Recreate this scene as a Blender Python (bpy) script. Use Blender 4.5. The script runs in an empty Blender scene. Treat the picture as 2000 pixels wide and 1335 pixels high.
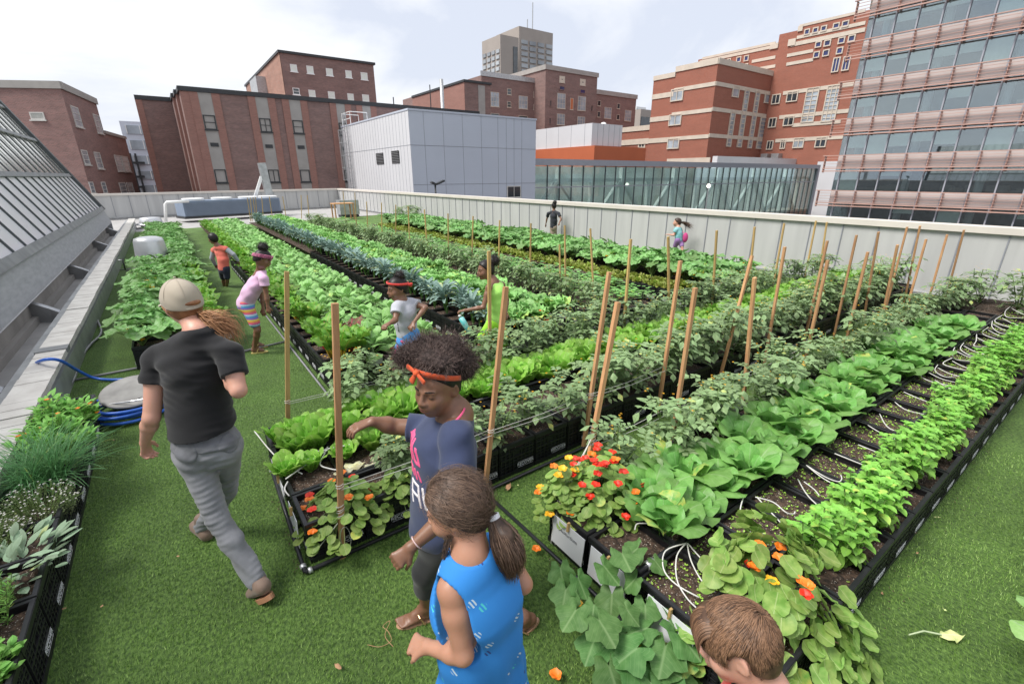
import bpy, math, random
import numpy as np
from mathutils import Vector, Matrix
random.seed(7); RN=np.random.RandomState(11)
S=bpy.context.scene; COL=S.collection
# ---------------------------------------------------------------- camera
FPX=904.4; CAMH=2.25
PITCH,ROLL,YAW=0.34428564,-0.0034630,0.62394229
_f=np.array([math.sin(YAW)*math.cos(PITCH),math.cos(YAW)*math.cos(PITCH),-math.sin(PITCH)])
_r0=np.array([math.cos(YAW),-math.sin(YAW),0.0]); _u0=np.cross(_r0,_f)
_r=math.cos(ROLL)*_r0+math.sin(ROLL)*_u0; _u=-math.sin(ROLL)*_r0+math.cos(ROLL)*_u0
cam=bpy.data.objects.new('camera',bpy.data.cameras.new('camera')); COL.objects.link(cam); S.camera=cam
cam.data.sensor_width=36; cam.data.lens=36*FPX/2000; cam.data.clip_start=.05; cam.data.clip_end=3000
M=Matrix(((_r[0],_u[0],-_f[0],0),(_r[1],_u[1],-_f[1],0),(_r[2],_u[2],-_f[2],CAMH),(0,0,0,1))); cam.matrix_world=M
S.render.resolution_x=1024; S.render.resolution_y=683
# ---------------------------------------------------------------- world and sun
W=bpy.data.worlds.new("World"); S.world=W; W.use_nodes=True
nt=W.node_tree; nd=nt.nodes; lk=nt.links; nd.clear()
out=nd.new('ShaderNodeOutputWorld'); bg=nd.new('ShaderNodeBackground'); bg.inputs['Strength'].default_value=.1
sky=nd.new('ShaderNodeTexSky'); sky.sky_type='NISHITA'; sky.sun_disc=False
SUN_EL,SUN_AZ=math.radians(55),math.radians(283)
sky.sun_elevation=SUN_EL; sky.sun_rotation=SUN_AZ; sky.air_density=1.3; sky.dust_density=3
tc=nd.new('ShaderNodeTexCoord'); mp=nd.new('ShaderNodeMapping'); mp.inputs['Scale'].default_value=(1,1,2.2); mp.inputs['Location'].default_value=(2.1,.9,.4)
n1=nd.new('ShaderNodeTexNoise'); n1.inputs['Scale'].default_value=1.9; n1.inputs['Detail'].default_value=9; n1.inputs['Roughness'].default_value=.55; n1.inputs['Distortion'].default_value=.35
rp=nd.new('ShaderNodeValToRGB'); rp.color_ramp.elements[0].position=.45; rp.color_ramp.elements[0].color=(0,0,0,1); rp.color_ramp.elements[1].position=.60; rp.color_ramp.elements[1].color=(1,1,1,1)
# thin high veil over the whole sky, brighter cumulus on top of it
n2=nd.new('ShaderNodeTexNoise'); n2.inputs['Scale'].default_value=.9; n2.inputs['Detail'].default_value=4
veil=nd.new('ShaderNodeMixRGB'); veil.inputs[0].default_value=.90; veil.inputs[2].default_value=(5.2,5.55,6.4,1)
cl=nd.new('ShaderNodeMixRGB'); cl.inputs[2].default_value=(7.3,7.4,7.5,1)
ml=nd.new('ShaderNodeMath'); ml.operation='MULTIPLY'; ml.inputs[1].default_value=.8
lk.new(tc.outputs['Generated'],mp.inputs['Vector']); lk.new(mp.outputs['Vector'],n1.inputs['Vector'])
lk.new(n1.outputs['Fac'],rp.inputs['Fac']); lk.new(rp.outputs['Color'],ml.inputs[0]); lk.new(sky.outputs['Color'],veil.inputs[1])
lk.new(veil.outputs['Color'],cl.inputs[1]); lk.new(ml.outputs['Value'],cl.inputs[0]); lk.new(cl.outputs['Color'],bg.inputs['Color']); lk.new(bg.outputs['Background'],out.inputs['Surface'])
sl=bpy.data.lights.new('sun','SUN'); sl.energy=3.0; sl.angle=math.radians(24); sl.color=(1,.965,.91)
so=bpy.data.objects.new('sun',sl); COL.objects.link(so)
_d=Vector((math.sin(SUN_AZ)*math.cos(SUN_EL),math.cos(SUN_AZ)*math.cos(SUN_EL),math.sin(SUN_EL)))
so.rotation_euler=_d.to_track_quat('Z','Y').to_euler()
S.view_settings.view_transform='Standard'; S.view_settings.look='None'; S.view_settings.gamma=1; S.view_settings.exposure=0.62
S.cycles.max_bounces=6; S.cycles.transparent_max_bounces=12
# ---------------------------------------------------------------- measuring helpers (photo pixels, 2000 wide, to points of the place)
def ray(px,py):
    d=_f+_r*((px-1000)/FPX)+_u*((667.5-py)/FPX); return d
def GZ(px,py,z=0.0):
    d=ray(px,py); t=(z-CAMH)/d[2]; return np.array([d[0]*t,d[1]*t,z])
def FY(px,py,Y):
    d=ray(px,py); t=Y/d[1]; return np.array([d[0]*t,Y,CAMH+d[2]*t])
def FX(px,py,X):
    d=ray(px,py); t=X/d[0]; return np.array([X,d[1]*t,CAMH+d[2]*t])
def DP(px,py,dep):
    d=ray(px,py); return np.array([d[0]*dep,d[1]*dep,CAMH+d[2]*dep])
# ---------------------------------------------------------------- materials
MT={}
def _new(name):
    m=bpy.data.materials.new(name); m.use_nodes=True; MT[name]=m
    return m,m.node_tree.nodes,m.node_tree.links,m.node_tree.nodes['Principled BSDF']
def V(v,a=1): return (v[0],v[1],v[2],a)
def pm(name,base,rough=.6,var=.15,scale=6,bump=0,bscale=40,metal=0,second=None,detail=5,coord='Object',rand=0,spec=None,stretch=None,sss=0,bdist=.01):
    m,n,l,b=_new(name); tc=n.new('ShaderNodeTexCoord'); vec=tc.outputs[coord]
    if stretch:
        mp=n.new('ShaderNodeMapping'); mp.inputs['Scale'].default_value=stretch; l.new(vec,mp.inputs[0]); vec=mp.outputs[0]
    no=n.new('ShaderNodeTexNoise'); no.inputs['Scale'].default_value=scale; no.inputs['Detail'].default_value=detail; l.new(vec,no.inputs['Vector'])
    r=n.new('ShaderNodeValToRGB'); r.color_ramp.elements[0].position=.3; r.color_ramp.elements[1].position=.7
    c2=second or [min(1,c*(1+var)) for c in base]; c1=base if second else [c*(1-var) for c in base]
    r.color_ramp.elements[0].color=V(c1); r.color_ramp.elements[1].color=V(c2); l.new(no.outputs['Fac'],r.inputs[0]); col=r.outputs[0]
    if rand:
        oi=n.new('ShaderNodeObjectInfo'); hs=n.new('ShaderNodeHueSaturation'); mr=n.new('ShaderNodeMapRange'); mr.inputs[3].default_value=1-rand; mr.inputs[4].default_value=1+rand
        l.new(oi.outputs['Random'],mr.inputs[0]); l.new(mr.outputs[0],hs.inputs['Value']); l.new(col,hs.inputs['Color']); col=hs.outputs[0]
    l.new(col,b.inputs['Base Color']); b.inputs['Roughness'].default_value=rough; b.inputs['Metallic'].default_value=metal
    if spec is not None: b.inputs['Specular IOR Level'].default_value=spec
    if sss:
        b.inputs['Subsurface Weight'].default_value=sss; b.inputs['Subsurface Radius'].default_value=(.02,.008,.004); b.inputs['Subsurface Scale'].default_value=.5
    if bump:
        nb=n.new('ShaderNodeTexNoise'); nb.inputs['Scale'].default_value=bscale; nb.inputs['Detail'].default_value=6; l.new(vec,nb.inputs['Vector'])
        bp=n.new('ShaderNodeBump'); bp.inputs['Strength'].default_value=bump; bp.inputs['Distance'].default_value=bdist; l.new(nb.outputs['Fac'],bp.inputs['Height']); l.new(bp.outputs[0],b.inputs['Normal'])
    return m
def brick(name,c1,c2,mortar,bw=.22,bh=.075,rough=.9,noise=.25):
    m,n,l,b=_new(name); tc=n.new('ShaderNodeTexCoord'); br=n.new('ShaderNodeTexBrick')
    br.inputs['Scale'].default_value=1; br.inputs['Brick Width'].default_value=bw; br.inputs['Row Height'].default_value=bh; br.inputs['Mortar Size'].default_value=.009
    br.inputs['Color1'].default_value=V(c1); br.inputs['Color2'].default_value=V(c2); br.inputs['Mortar'].default_value=V(mortar); l.new(tc.outputs['UV'],br.inputs['Vector'])
    mp=n.new('ShaderNodeMapping'); mp.inputs['Scale'].default_value=(.35,1.2,1); l.new(tc.outputs['UV'],mp.inputs[0])
    no=n.new('ShaderNodeTexNoise'); no.inputs['Scale'].default_value=1.1; no.inputs['Detail'].default_value=9; no.inputs['Roughness'].default_value=.7; l.new(mp.outputs[0],no.inputs['Vector'])
    hs=n.new('ShaderNodeHueSaturation'); mr=n.new('ShaderNodeMapRange'); mr.inputs[1].default_value=.25; mr.inputs[2].default_value=.75; mr.inputs[3].default_value=1-noise; mr.inputs[4].default_value=1+noise
    l.new(no.outputs['Fac'],mr.inputs[0]); l.new(mr.outputs[0],hs.inputs['Value']); l.new(br.outputs['Color'],hs.inputs['Color']); l.new(hs.outputs[0],b.inputs['Base Color']); b.inputs['Roughness'].default_value=rough
    return m
def glass(name,tint,rough=.03,refl=.35,tcol=(.8,.85,.85),mx_=1):
    m,n,l,b=_new(name); n.remove(b); o=n['Material Output']
    g=n.new('ShaderNodeBsdfGlossy'); g.inputs['Color'].default_value=V(tint); g.inputs['Roughness'].default_value=rough
    t=n.new('ShaderNodeBsdfTransparent'); t.inputs['Color'].default_value=V(tcol); lw=n.new('ShaderNodeLayerWeight'); lw.inputs['Blend'].default_value=.35
    mr=n.new('ShaderNodeMapRange'); mr.inputs[3].default_value=refl; mr.inputs[4].default_value=mx_; l.new(lw.outputs['Fresnel'],mr.inputs[0])
    mx=n.new('ShaderNodeMixShader'); l.new(mr.outputs[0],mx.inputs[0]); l.new(t.outputs[0],mx.inputs[1]); l.new(g.outputs[0],mx.inputs[2]); l.new(mx.outputs[0],o.inputs['Surface'])
    return m
def leafm(name,c,vein=None,rough=.5,var=.22,mott=None,transl=.3,vw=.045,sidev=True,spec=.4,rand=.17,gain=1.68):
    mott=mott or [x*1.35 for x in c]; c=[x*gain for x in c]; mott=[min(.8,x*gain) for x in mott]; vein=[min(.8,x*1.15) for x in vein] if vein else None
    """leaf surface: per-leaf value (attribute lv), veins from the leaf's own UV, mottling by noise"""
    m,n,l,b=_new(name); uv=n.new('ShaderNodeTexCoord'); sx=n.new('ShaderNodeSeparateXYZ'); l.new(uv.outputs['UV'],sx.inputs[0])
    def mth(op,a,bv=None,cl=False):
        q=n.new('ShaderNodeMath'); q.operation=op; q.use_clamp=cl
        for i,v in enumerate((a,bv)):
            if v is None: continue
            if isinstance(v,(int,float)): q.inputs[i].default_value=v
            else: l.new(v,q.inputs[i])
        return q.outputs[0]
    ax=mth('ABSOLUTE',mth('SUBTRACT',sx.outputs[0],.5)); mid=mth('SUBTRACT',1.0,mth('DIVIDE',ax,vw),True)
    if sidev:
        sv=mth('FRACT',mth('MULTIPLY',mth('SUBTRACT',sx.outputs[1],mth('MULTIPLY',ax,.9)),7.0)); sv=mth('SUBTRACT',1.0,mth('DIVIDE',mth('ABSOLUTE',mth('SUBTRACT',sv,.5)),.09),True); mid=mth('MAXIMUM',mid,mth('MULTIPLY',sv,.45))
    no=n.new('ShaderNodeTexNoise'); no.inputs['Scale'].default_value=28; no.inputs['Detail'].default_value=4; l.new(uv.outputs['Object'],no.inputs['Vector'])
    cm=n.new('ShaderNodeMixRGB'); cm.inputs[1].default_value=V(c); cm.inputs[2].default_value=V(mott or [x*1.35 for x in c]); fr=n.new('ShaderNodeMapRange'); fr.inputs[1].default_value=.35; fr.inputs[2].default_value=.7; l.new(no.outputs['Fac'],fr.inputs[0]); l.new(fr.outputs[0],cm.inputs[0])
    vm=n.new('ShaderNodeMixRGB'); vm.inputs[2].default_value=V(vein or [min(1,x*1.9+.03) for x in c]); l.new(mid,vm.inputs[0]); l.new(cm.outputs[0],vm.inputs[1])
    at=n.new('ShaderNodeAttribute'); at.attribute_name='lv'; oi=n.new('ShaderNodeObjectInfo')
    ym=n.new('ShaderNodeMixRGB'); ym.inputs[2].default_value=(.50,.44,.10,1); l.new(mth('MULTIPLY',mth('GREATER_THAN',at.outputs['Fac'],1.15),mth('MULTIPLY',fr.outputs[0],.85)),ym.inputs[0]); l.new(vm.outputs[0],ym.inputs[1]); vm=ym
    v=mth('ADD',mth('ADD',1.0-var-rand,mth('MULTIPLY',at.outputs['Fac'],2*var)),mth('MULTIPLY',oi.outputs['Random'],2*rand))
    hs=n.new('ShaderNodeHueSaturation'); l.new(v,hs.inputs['Value']); l.new(vm.outputs[0],hs.inputs['Color'])
    l.new(mth('ADD',.488,mth('MULTIPLY',at.outputs['Fac'],.024)),hs.inputs['Hue'])
    l.new(hs.outputs[0],b.inputs['Base Color']); b.inputs['Roughness'].default_value=rough; b.inputs['Specular IOR Level'].default_value=spec
    bp=n.new('ShaderNodeBump'); bp.inputs['Strength'].default_value=.35; bp.inputs['Distance'].default_value=.004
    l.new(mth('SUBTRACT',no.outputs['Fac'],mth('MULTIPLY',mid,.8)),bp.inputs['Height']); l.new(bp.outputs[0],b.inputs['Normal'])
    tr=n.new('ShaderNodeBsdfTranslucent'); l.new(hs.outputs[0],tr.inputs[0]); mx=n.new('ShaderNodeMixShader'); mx.inputs[0].default_value=transl
    l.new(b.outputs[0],mx.inputs[1]); l.new(tr.outputs[0],mx.inputs[2]); l.new(mx.outputs[0],n['Material Output'].inputs['Surface'])
    return m
# ---------------------------------------------------------------- mesh helpers
class MB:
    """collects boxes, bars, tubes, polygons; build() links them as ONE mesh object"""
    def __init__(s): s.v=[]; s.f=[]; s.uv=[]; s.m=[]
    def face(s,pts,mi=0,uv=None):
        b=len(s.v); s.v+= [tuple(float(c) for c in p) for p in pts]; s.f.append(tuple(range(b,b+len(pts)))); s.m.append(mi)
        if uv is None:
            p=[Vector(q) for q in pts]; nrm=(p[1]-p[0]).cross(p[2]-p[0])
            if abs(nrm.z)>.7*nrm.length: uv=[(q.x,q.y) for q in p]
            else:
                t=Vector((-nrm.y,nrm.x,0)); t=t.normalized() if t.length>1e-9 else Vector((1,0,0)); uv=[(q.dot(t),q.z) for q in p]
        s.uv+=[tuple(q) for q in uv]
    def obox(s,c,ax,h,mi=0):
        c=np.array(c,float); A=[np.array(a,float)*hh for a,hh in zip(ax,h)]
        P={}
        for i in (-1,1):
            for j in (-1,1):
                for k in (-1,1): P[i,j,k]=c+A[0]*i+A[1]*j+A[2]*k
        for q in (((-1,-1,-1),(-1,1,-1),(1,1,-1),(1,-1,-1)),((-1,-1,1),(1,-1,1),(1,1,1),(-1,1,1)),((-1,-1,-1),(1,-1,-1),(1,-1,1),(-1,-1,1)),((1,1,-1),(-1,1,-1),(-1,1,1),(1,1,1)),((-1,1,-1),(-1,-1,-1),(-1,-1,1),(-1,1,1)),((1,-1,-1),(1,1,-1),(1,1,1),(1,-1,1))):
            s.face([P[t] for t in q],mi)
        return s
    def box(s,x0,x1,y0,y1,z0,z1,mi=0):
        return s.obox(((x0+x1)/2,(y0+y1)/2,(z0+z1)/2),((1,0,0),(0,1,0),(0,0,1)),(abs(x1-x0)/2,abs(y1-y0)/2,abs(z1-z0)/2),mi)
    def bar(s,a,b,w,d,mi=0,side=None):
        a=Vector(a);b=Vector(b);t=(b-a); L=t.length
        if L<1e-6: return s
        t/=L; up=Vector(side) if side is not None else (Vector((0,0,1)) if abs(t.z)<.9 else Vector((1,0,0)))
        x=t.cross(up).normalized(); y=x.cross(t).normalized(); return s.obox((a+b)/2,(x,y,t),(w/2,d/2,L/2),mi)
    def tube(s,pts,r,n=8,mi=0,cap=True,r1=None):
        pts=[Vector(p) for p in pts]; K=len(pts); rings=[]; prev=None
        for i,p in enumerate(pts):
            t=(pts[min(i+1,K-1)]-pts[max(i-1,0)]); t=t.normalized() if t.length>1e-9 else Vector((0,0,1))
            if prev is None: x=t.orthogonal().normalized()
            else: x=(prev-t*prev.dot(t)); x=x.normalized() if x.length>1e-6 else t.orthogonal().normalized()
            prev=x; y=t.cross(x); rr=r if r1 is None else r+(r1-r)*i/(K-1)
            if isinstance(r,(list,tuple)): rr=r[i]
            rings.append([p+(x*math.cos(2*math.pi*j/n)+y*math.sin(2*math.pi*j/n))*rr for j in range(n)])
        for i in range(K-1):
            for j in range(n):
                k=(j+1)%n; s.face([rings[i][j],rings[i][k],rings[i+1][k],rings[i+1][j]],mi,[(j/n,i),(k/n,i),(k/n,i+1),(j/n,i+1)])
        if cap: s.face(rings[0][::-1],mi); s.face(rings[-1],mi)
        return s
    def lathe(s,prof,c=(0,0,0),n=24,mi=0,axis='z'):
        c=Vector(c)
        for (r0,z0),(r1,z1) in zip(prof[:-1],prof[1:]):
            for j in range(n):
                a=2*math.pi*j/n;b=2*math.pi*(j+1)/n
                P=[Vector((r0*math.cos(a),r0*math.sin(a),z0)),Vector((r0*math.cos(b),r0*math.sin(b),z0)),Vector((r1*math.cos(b),r1*math.sin(b),z1)),Vector((r1*math.cos(a),r1*math.sin(a),z1))]
                if r1<1e-6: P=P[:3]
                elif r0<1e-6: P=[P[0],P[2],P[3]]
                s.face([c+p for p in P],mi)
        return s
    def prism(s,poly,z0,z1,mi=0,top=True,tmi=None):
        n=len(poly)
        for i in range(n):
            a=poly[i];b=poly[(i+1)%n]; s.face([(a[0],a[1],z0),(b[0],b[1],z0),(b[0],b[1],z1),(a[0],a[1],z1)],mi)
        if top: s.face([(p[0],p[1],z1) for p in poly],mi if tmi is None else tmi)
        return s
    def mesh(s,name,mats,smooth=False,origin=(0,0,0)):
        me=bpy.data.meshes.new(name); o=origin
        me.from_pydata([(a-o[0],b-o[1],c-o[2]) for a,b,c in s.v],[],s.f)
        u=me.uv_layers.new(name='UVMap'); u.data.foreach_set('uv',np.array(s.uv,dtype=np.float32).ravel())
        for m in (mats if isinstance(mats,(list,tuple)) else [mats]): me.materials.append(m)
        me.polygons.foreach_set('material_index',s.m)
        if smooth: me.polygons.foreach_set('use_smooth',[True]*len(s.f))
        return me
    def build(s,name,mats,parent=None,smooth=False,bevel=0,weld=False):
        o=(0,0,0)
        if parent is not None: o=wloc(parent)
        me=s.mesh(name,mats,smooth,o)
        ob=bpy.data.objects.new(name,me); COL.objects.link(ob)
        if parent is not None: ob.parent=parent
        if weld or smooth:
            w=ob.modifiers.new('weld','WELD'); w.merge_threshold=.0005
        if bevel:
            bv=ob.modifiers.new('bevel','BEVEL'); bv.width=bevel; bv.segments=2; bv.limit_method='ANGLE'
        return ob
WL={}
def wloc(o):
    p=Vector((0,0,0))
    while o is not None: p=p+o.location; o=o.parent
    return p
def tag(o,label=None,cat=None,group=None,kind=None):
    if label: o['label']=label
    if cat: o['category']=cat
    if group: o['group']=group
    if kind: o['kind']=kind
    return o
def thing(name,loc,label,cat,group=None,rz=0):
    o=bpy.data.objects.new(name,None); COL.objects.link(o); o.location=loc; o.rotation_euler=(0,0,rz); o.empty_display_size=.2
    return tag(o,label,cat,group)
def struct(name,mb,mats): return tag(mb.build(name,mats),kind='structure')
def put(mesh,name,loc=(0,0,0),parent=None,rz=0,sc=1,rot=None):
    o=bpy.data.objects.new(name,mesh); COL.objects.link(o); o.location=loc; o.rotation_euler=rot or (0,0,rz); o.scale=(sc,sc,sc) if not isinstance(sc,(tuple,list)) else sc
    if parent is not None: o.parent=parent
    return o
def textmesh(txt,size,mat,depth=.001):
    cu=bpy.data.curves.new('lettering','FONT'); cu.body=txt; cu.size=size; cu.extrude=depth; cu.align_x='CENTER'; cu.align_y='CENTER'
    o=bpy.data.objects.new('lettering',cu); COL.objects.link(o); bpy.context.view_layer.update()
    me=bpy.data.meshes.new_from_object(o); bpy.data.objects.remove(o); me.materials.clear(); me.materials.append(mat); return me
# ================================================================ materials of the place
BR_A=brick('brick_dark',(.255,.145,.125),(.18,.108,.096),(.24,.19,.18))  # muted mauve: haze of the distance put into the brick colours
BR_B=brick('brick_left',(.29,.15,.13),(.21,.115,.10),(.27,.21,.2))
BR_L=brick('brick_tan',(.36,.18,.13),(.30,.145,.105),(.3,.24,.2))
BR_O=brick('brick_orange',(.33,.10,.06),(.27,.082,.05),(.30,.18,.14),noise=.12)
BR_E=brick('brick_edge',(.33,.155,.125),(.27,.13,.105),(.27,.18,.15),noise=.12)
CONC=pm('concrete_strip',(.34,.32,.30),.85,.10,1.2)
CREAM=pm('cast_stone',(.56,.49,.41),.8,.08,1)
TAUPE=pm('tower_concrete',(.33,.29,.26),.85,.06,.15)
ROOFD=pm('roof_gravel',(.22,.21,.2),.95,.2,3)
DKM=pm('dark_metal',(.03,.032,.035),.5,.2)
PANEL=pm('metal_panel_blue',(.49,.525,.60),.42,.03,.4)
PANELG=pm('metal_panel_grey',(.60,.60,.62),.5,.03,.4)
SEAM=pm('panel_seam',(.24,.25,.28),.7,.1)
WHITEP=pm('parapet_panel',(.41,.41,.405),.6,.05,1.5,second=(.49,.49,.48),stretch=(3,3,.25))
CAPM=pm('parapet_cap',(.62,.575,.52),.55,.06,2)
ALU=pm('aluminium',(.60,.61,.62),.35,.1,3,metal=.6,bump=.1,bscale=8)
GALV=pm('galvanised',(.42,.43,.44),.4,.18,4,metal=.5)
WHITE=pm('white_paint',(.78,.78,.77),.5,.05)
WIN=pm('window_glass_dark',(.035,.045,.055),.08,.5,.5,spec=.9)
WINL=pm('window_glass_pale',(.32,.36,.40),.12,.35,.6,spec=.9)
WINB=pm('window_glass_blue',(.02,.03,.13),.08,.3,.4,spec=.8)
BLIND=pm('window_blind',(.72,.76,.70),.8,.06)
FRM=pm('window_frame',(.55,.53,.5),.6,.1)
TERR=pm('terracotta_louvre',(.47,.29,.24),.6,.12,1)
SPAN=pm('spandrel_panel',(.50,.44,.42),.6,.08,.6)
GLS=glass('curtain_glass',(.80,.88,.92),.02,.21,(.82,.88,.88),.8)
GLB=glass('bridge_glass',(.75,.88,.88),.05,.16,(.95,1,.98),.28)
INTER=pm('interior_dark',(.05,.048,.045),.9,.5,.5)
INTL=pm('interior_green',(.80,.86,.80),.9,.25,.4)
STEELW=pm('white_steel',(.62,.66,.66),.5,.05)
FRAMEB=pm('bridge_frame',(.33,.34,.38),.5,.05)
MULL=pm('mullion',(.07,.08,.085),.5,.1)
COPE=pm('coping_stone',(.46,.44,.41),.85,.2,5,bump=.35,bscale=14,second=(.60,.585,.55))
MEMB=pm('flashing_grey',(.25,.26,.265),.55,.25,3,metal=.25)
TRGH=pm('trough_wall',(.27,.255,.235),.85,.3,2.2,second=(.40,.375,.345))
MUD=pm('wet_silt',(.12,.075,.045),.25,.4,1.7,second=(.22,.17,.13),spec=.6)
SKIRT=pm('lead_skirt',(.30,.31,.33),.6,.22,6,stretch=(3,.6,3),second=(.40,.41,.43))
SKYP=pm('skylight_panel',(.82,.82,.84),.3,.05,.5,spec=.7)  # near white: sky reflected in the grey panels is put into the colour
SKYG=pm('skylight_glass',(.92,.92,.85),.15,.06,.4,metal=.6)  # cream white base colour stands in for sky reflected in the glass
BLACK=pm('black_plastic',(.013,.013,.015),.42,.3,20,bump=.15,bscale=60,bdist=.002)
LINER=pm('fabric_liner',(.008,.008,.009),.85,.3,30)
PIPE=pm('black_pipe',(.02,.021,.024),.35,.2)
PIPEG=pm('grey_pipe',(.22,.22,.23),.5,.15)
DRIP=pm('drip_line',(.62,.61,.58),.55,.08)
STRING=pm('string',(.55,.54,.5),.8,.1)
WOOD=pm('stake_wood',(.42,.21,.10),.7,.2,9,stretch=(5,5,.6),second=(.58,.33,.16),rand=.22,bump=.2,bscale=30,bdist=.002)
BAMB=pm('stake_pale',(.50,.33,.13),.6,.15,9,stretch=(5,5,.6),rand=.15)
CARD=pm('card',(.66,.67,.70),.5,.03)
INK=pm('ink',(.10,.10,.12),.6,.1)
DECK=pm('roof_deck',(.36,.35,.34),.9,.15,2)
# soil with pale perlite grains
def soilm():
    m,n,l,b=_new('potting_soil'); tc=n.new('ShaderNodeTexCoord')
    no=n.new('ShaderNodeTexNoise'); no.inputs['Scale'].default_value=45; no.inputs['Detail'].default_value=8; l.new(tc.outputs['Object'],no.inputs['Vector'])
    r=n.new('ShaderNodeValToRGB'); r.color_ramp.elements[0].position=.35; r.color_ramp.elements[0].color=(.022,.014,.010,1); r.color_ramp.elements[1].position=.7; r.color_ramp.elements[1].color=(.11,.068,.045,1); l.new(no.outputs['Fac'],r.inputs[0])
    vo=n.new('ShaderNodeTexVoronoi'); vo.inputs['Scale'].default_value=95; l.new(tc.outputs['Object'],vo.inputs['Vector'])
    n3=n.new('ShaderNodeTexNoise'); n3.inputs['Scale'].default_value=70; l.new(tc.outputs['Object'],n3.inputs['Vector'])
    a=n.new('ShaderNodeMath'); a.operation='LESS_THAN'; a.inputs[1].default_value=.30; l.new(vo.outputs['Distance'],a.inputs[0])
    g=n.new('ShaderNodeMath'); g.operation='GREATER_THAN'; g.inputs[1].default_value=.56; l.new(n3.outputs['Fac'],g.inputs[0])
    mu=n.new('ShaderNodeMath'); mu.operation='MULTIPLY'; l.new(a.outputs[0],mu.inputs[0]); l.new(g.outputs[0],mu.inputs[1])
    mx=n.new('ShaderNodeMixRGB'); mx.inputs[2].default_value=(.42,.37,.32,1); l.new(mu.outputs[0],mx.inputs[0]); l.new(r.outputs[0],mx.inputs[1]); l.new(mx.outputs[0],b.inputs['Base Color']); b.inputs['Roughness'].default_value=.95
    bp=n.new('ShaderNodeBump'); bp.inputs['Strength'].default_value=.9; bp.inputs['Distance'].default_value=.012; l.new(no.outputs['Fac'],bp.inputs['Height']); l.new(bp.outputs[0],b.inputs['Normal'])
    return m
SOIL=soilm()
def turfm():
    m,n,l,b=_new('turf'); tc=n.new('ShaderNodeTexCoord')
    def noi(s,d,st=None):
        v=tc.outputs['Object']
        if st:
            mp=n.new('ShaderNodeMapping'); mp.inputs['Scale'].default_value=st; l.new(v,mp.inputs[0]); v=mp.outputs[0]
        q=n.new('ShaderNodeTexNoise'); q.inputs['Scale'].default_value=s; q.inputs['Detail'].default_value=d; l.new(v,q.inputs['Vector']); return q.outputs['Fac']
    a=noi(70,5,(1,.6,1)); bb=noi(2.2,3); c=noi(260,2)
    r=n.new('ShaderNodeValToRGB'); e=r.color_ramp.elements; e[0].position=.34; e[0].color=(.04,.09,.014,1); e[1].position=.72; e[1].color=(.165,.29,.055,1); l.new(a,r.inputs[0])
    hs=n.new('ShaderNodeHueSaturation'); mr=n.new('ShaderNodeMapRange'); mr.inputs[1].default_value=.3; mr.inputs[2].default_value=.7; mr.inputs[3].default_value=.82; mr.inputs[4].default_value=1.22; l.new(bb,mr.inputs[0]); l.new(mr.outputs[0],hs.inputs['Value']); l.new(r.outputs[0],hs.inputs['Color'])
    l.new(hs.outputs[0],b.inputs['Base Color']); b.inputs['Roughness'].default_value=.75
    bp=n.new('ShaderNodeBump'); bp.inputs['Strength'].default_value=.8; bp.inputs['Distance'].default_value=.02; ad=n.new('ShaderNodeMath'); l.new(a,ad.inputs[0]); l.new(c,ad.inputs[1]); l.new(ad.outputs[0],bp.inputs['Height']); l.new(bp.outputs[0],b.inputs['Normal'])
    return m
TURF=turfm()
# ================================================================ the roof and its edges
XW=11.65                                     # inner face of the long right-hand parapet
mb=MB(); mb.box(-900,1800,-900,1800,-14.3,-14.0); struct('ground',mb,pm('street_asphalt',(.13,.13,.13),.9,.2,.3))
mb=MB(); mb.box(-26,XW+.5,-12,38.6,-13.9,-.012); struct('roof_deck',mb,DECK)
mb=MB(); mb.face([(-1.27,-9,0),(XW-.1,-9,0),(XW-.1,29,0),(-1.27,26.3,0)]); struct('turf',mb,TURF)
# long white parapet of standing panels under a cream cap (right)
def parapet(p0,p1,zt,label,seams,thick=.28,capo=.06):
    p0=np.array(p0,float);p1=np.array(p1,float);u=(p1-p0);L=np.hypot(*u);u/=L;nn=np.array([u[1],-u[0]])   # nn points away from the roof when p0->p1 keeps roof on the left
    r=thing('parapet_wall',(p0[0],p0[1],0),label,'wall')
    c=(p0+p1)/2+nn*thick/2
    MB().obox((c[0],c[1],zt/2-.45),((u[0],u[1],0),(nn[0],nn[1],0),(0,0,1)),(L/2,thick/2,(zt-.06)/2+.45)).build('panel_face',WHITEP,r)
    MB().obox((c[0]-0,c[1],zt-.035),((u[0],u[1],0),(nn[0],nn[1],0),(0,0,1)),(L/2+.05,thick/2+capo,.055)).build('cap',CAPM,r,bevel=.015)
    m=MB(); d=0
    while d<L:
        q=p0+u*d-nn*.006; m.obox((q[0],q[1],(zt-.1)/2+.06),((u[0],u[1],0),(nn[0],nn[1],0),(0,0,1)),(.009,.012,(zt-.12)/2-.06)); d+=seams
    m.build('seam',SEAM,r)
    q=(p0+p1)/2-nn*.03; m=MB(); m.obox((q[0],q[1],.10),((u[0],u[1],0),(nn[0],nn[1],0),(0,0,1)),(L/2,.03,.02)); m.build('base_flashing',GALV,r)
    return r
parapet((10.95,37.75),(XW,2.0),1.35,'long white panelled parapet with cream cap along the right side of the roof',.62) if False else None
def par2():
    r=parapet((XW,-9),(XW,14),1.35,'white panelled parapet with cream cap behind the near beds, right of the running girl',.62)
# the wall is one thing: one run of panels from the near right out of frame to the far corner
parapet((XW+.05,-9),(10.95,37.9),1.37,'long white panelled parapet with cream cap along the right side of the roof',.62)
parapet((10.95,37.9),(-14,32.4),1.37,'white panelled parapet across the far end of the roof behind the grey cooling unit',.8)
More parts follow.
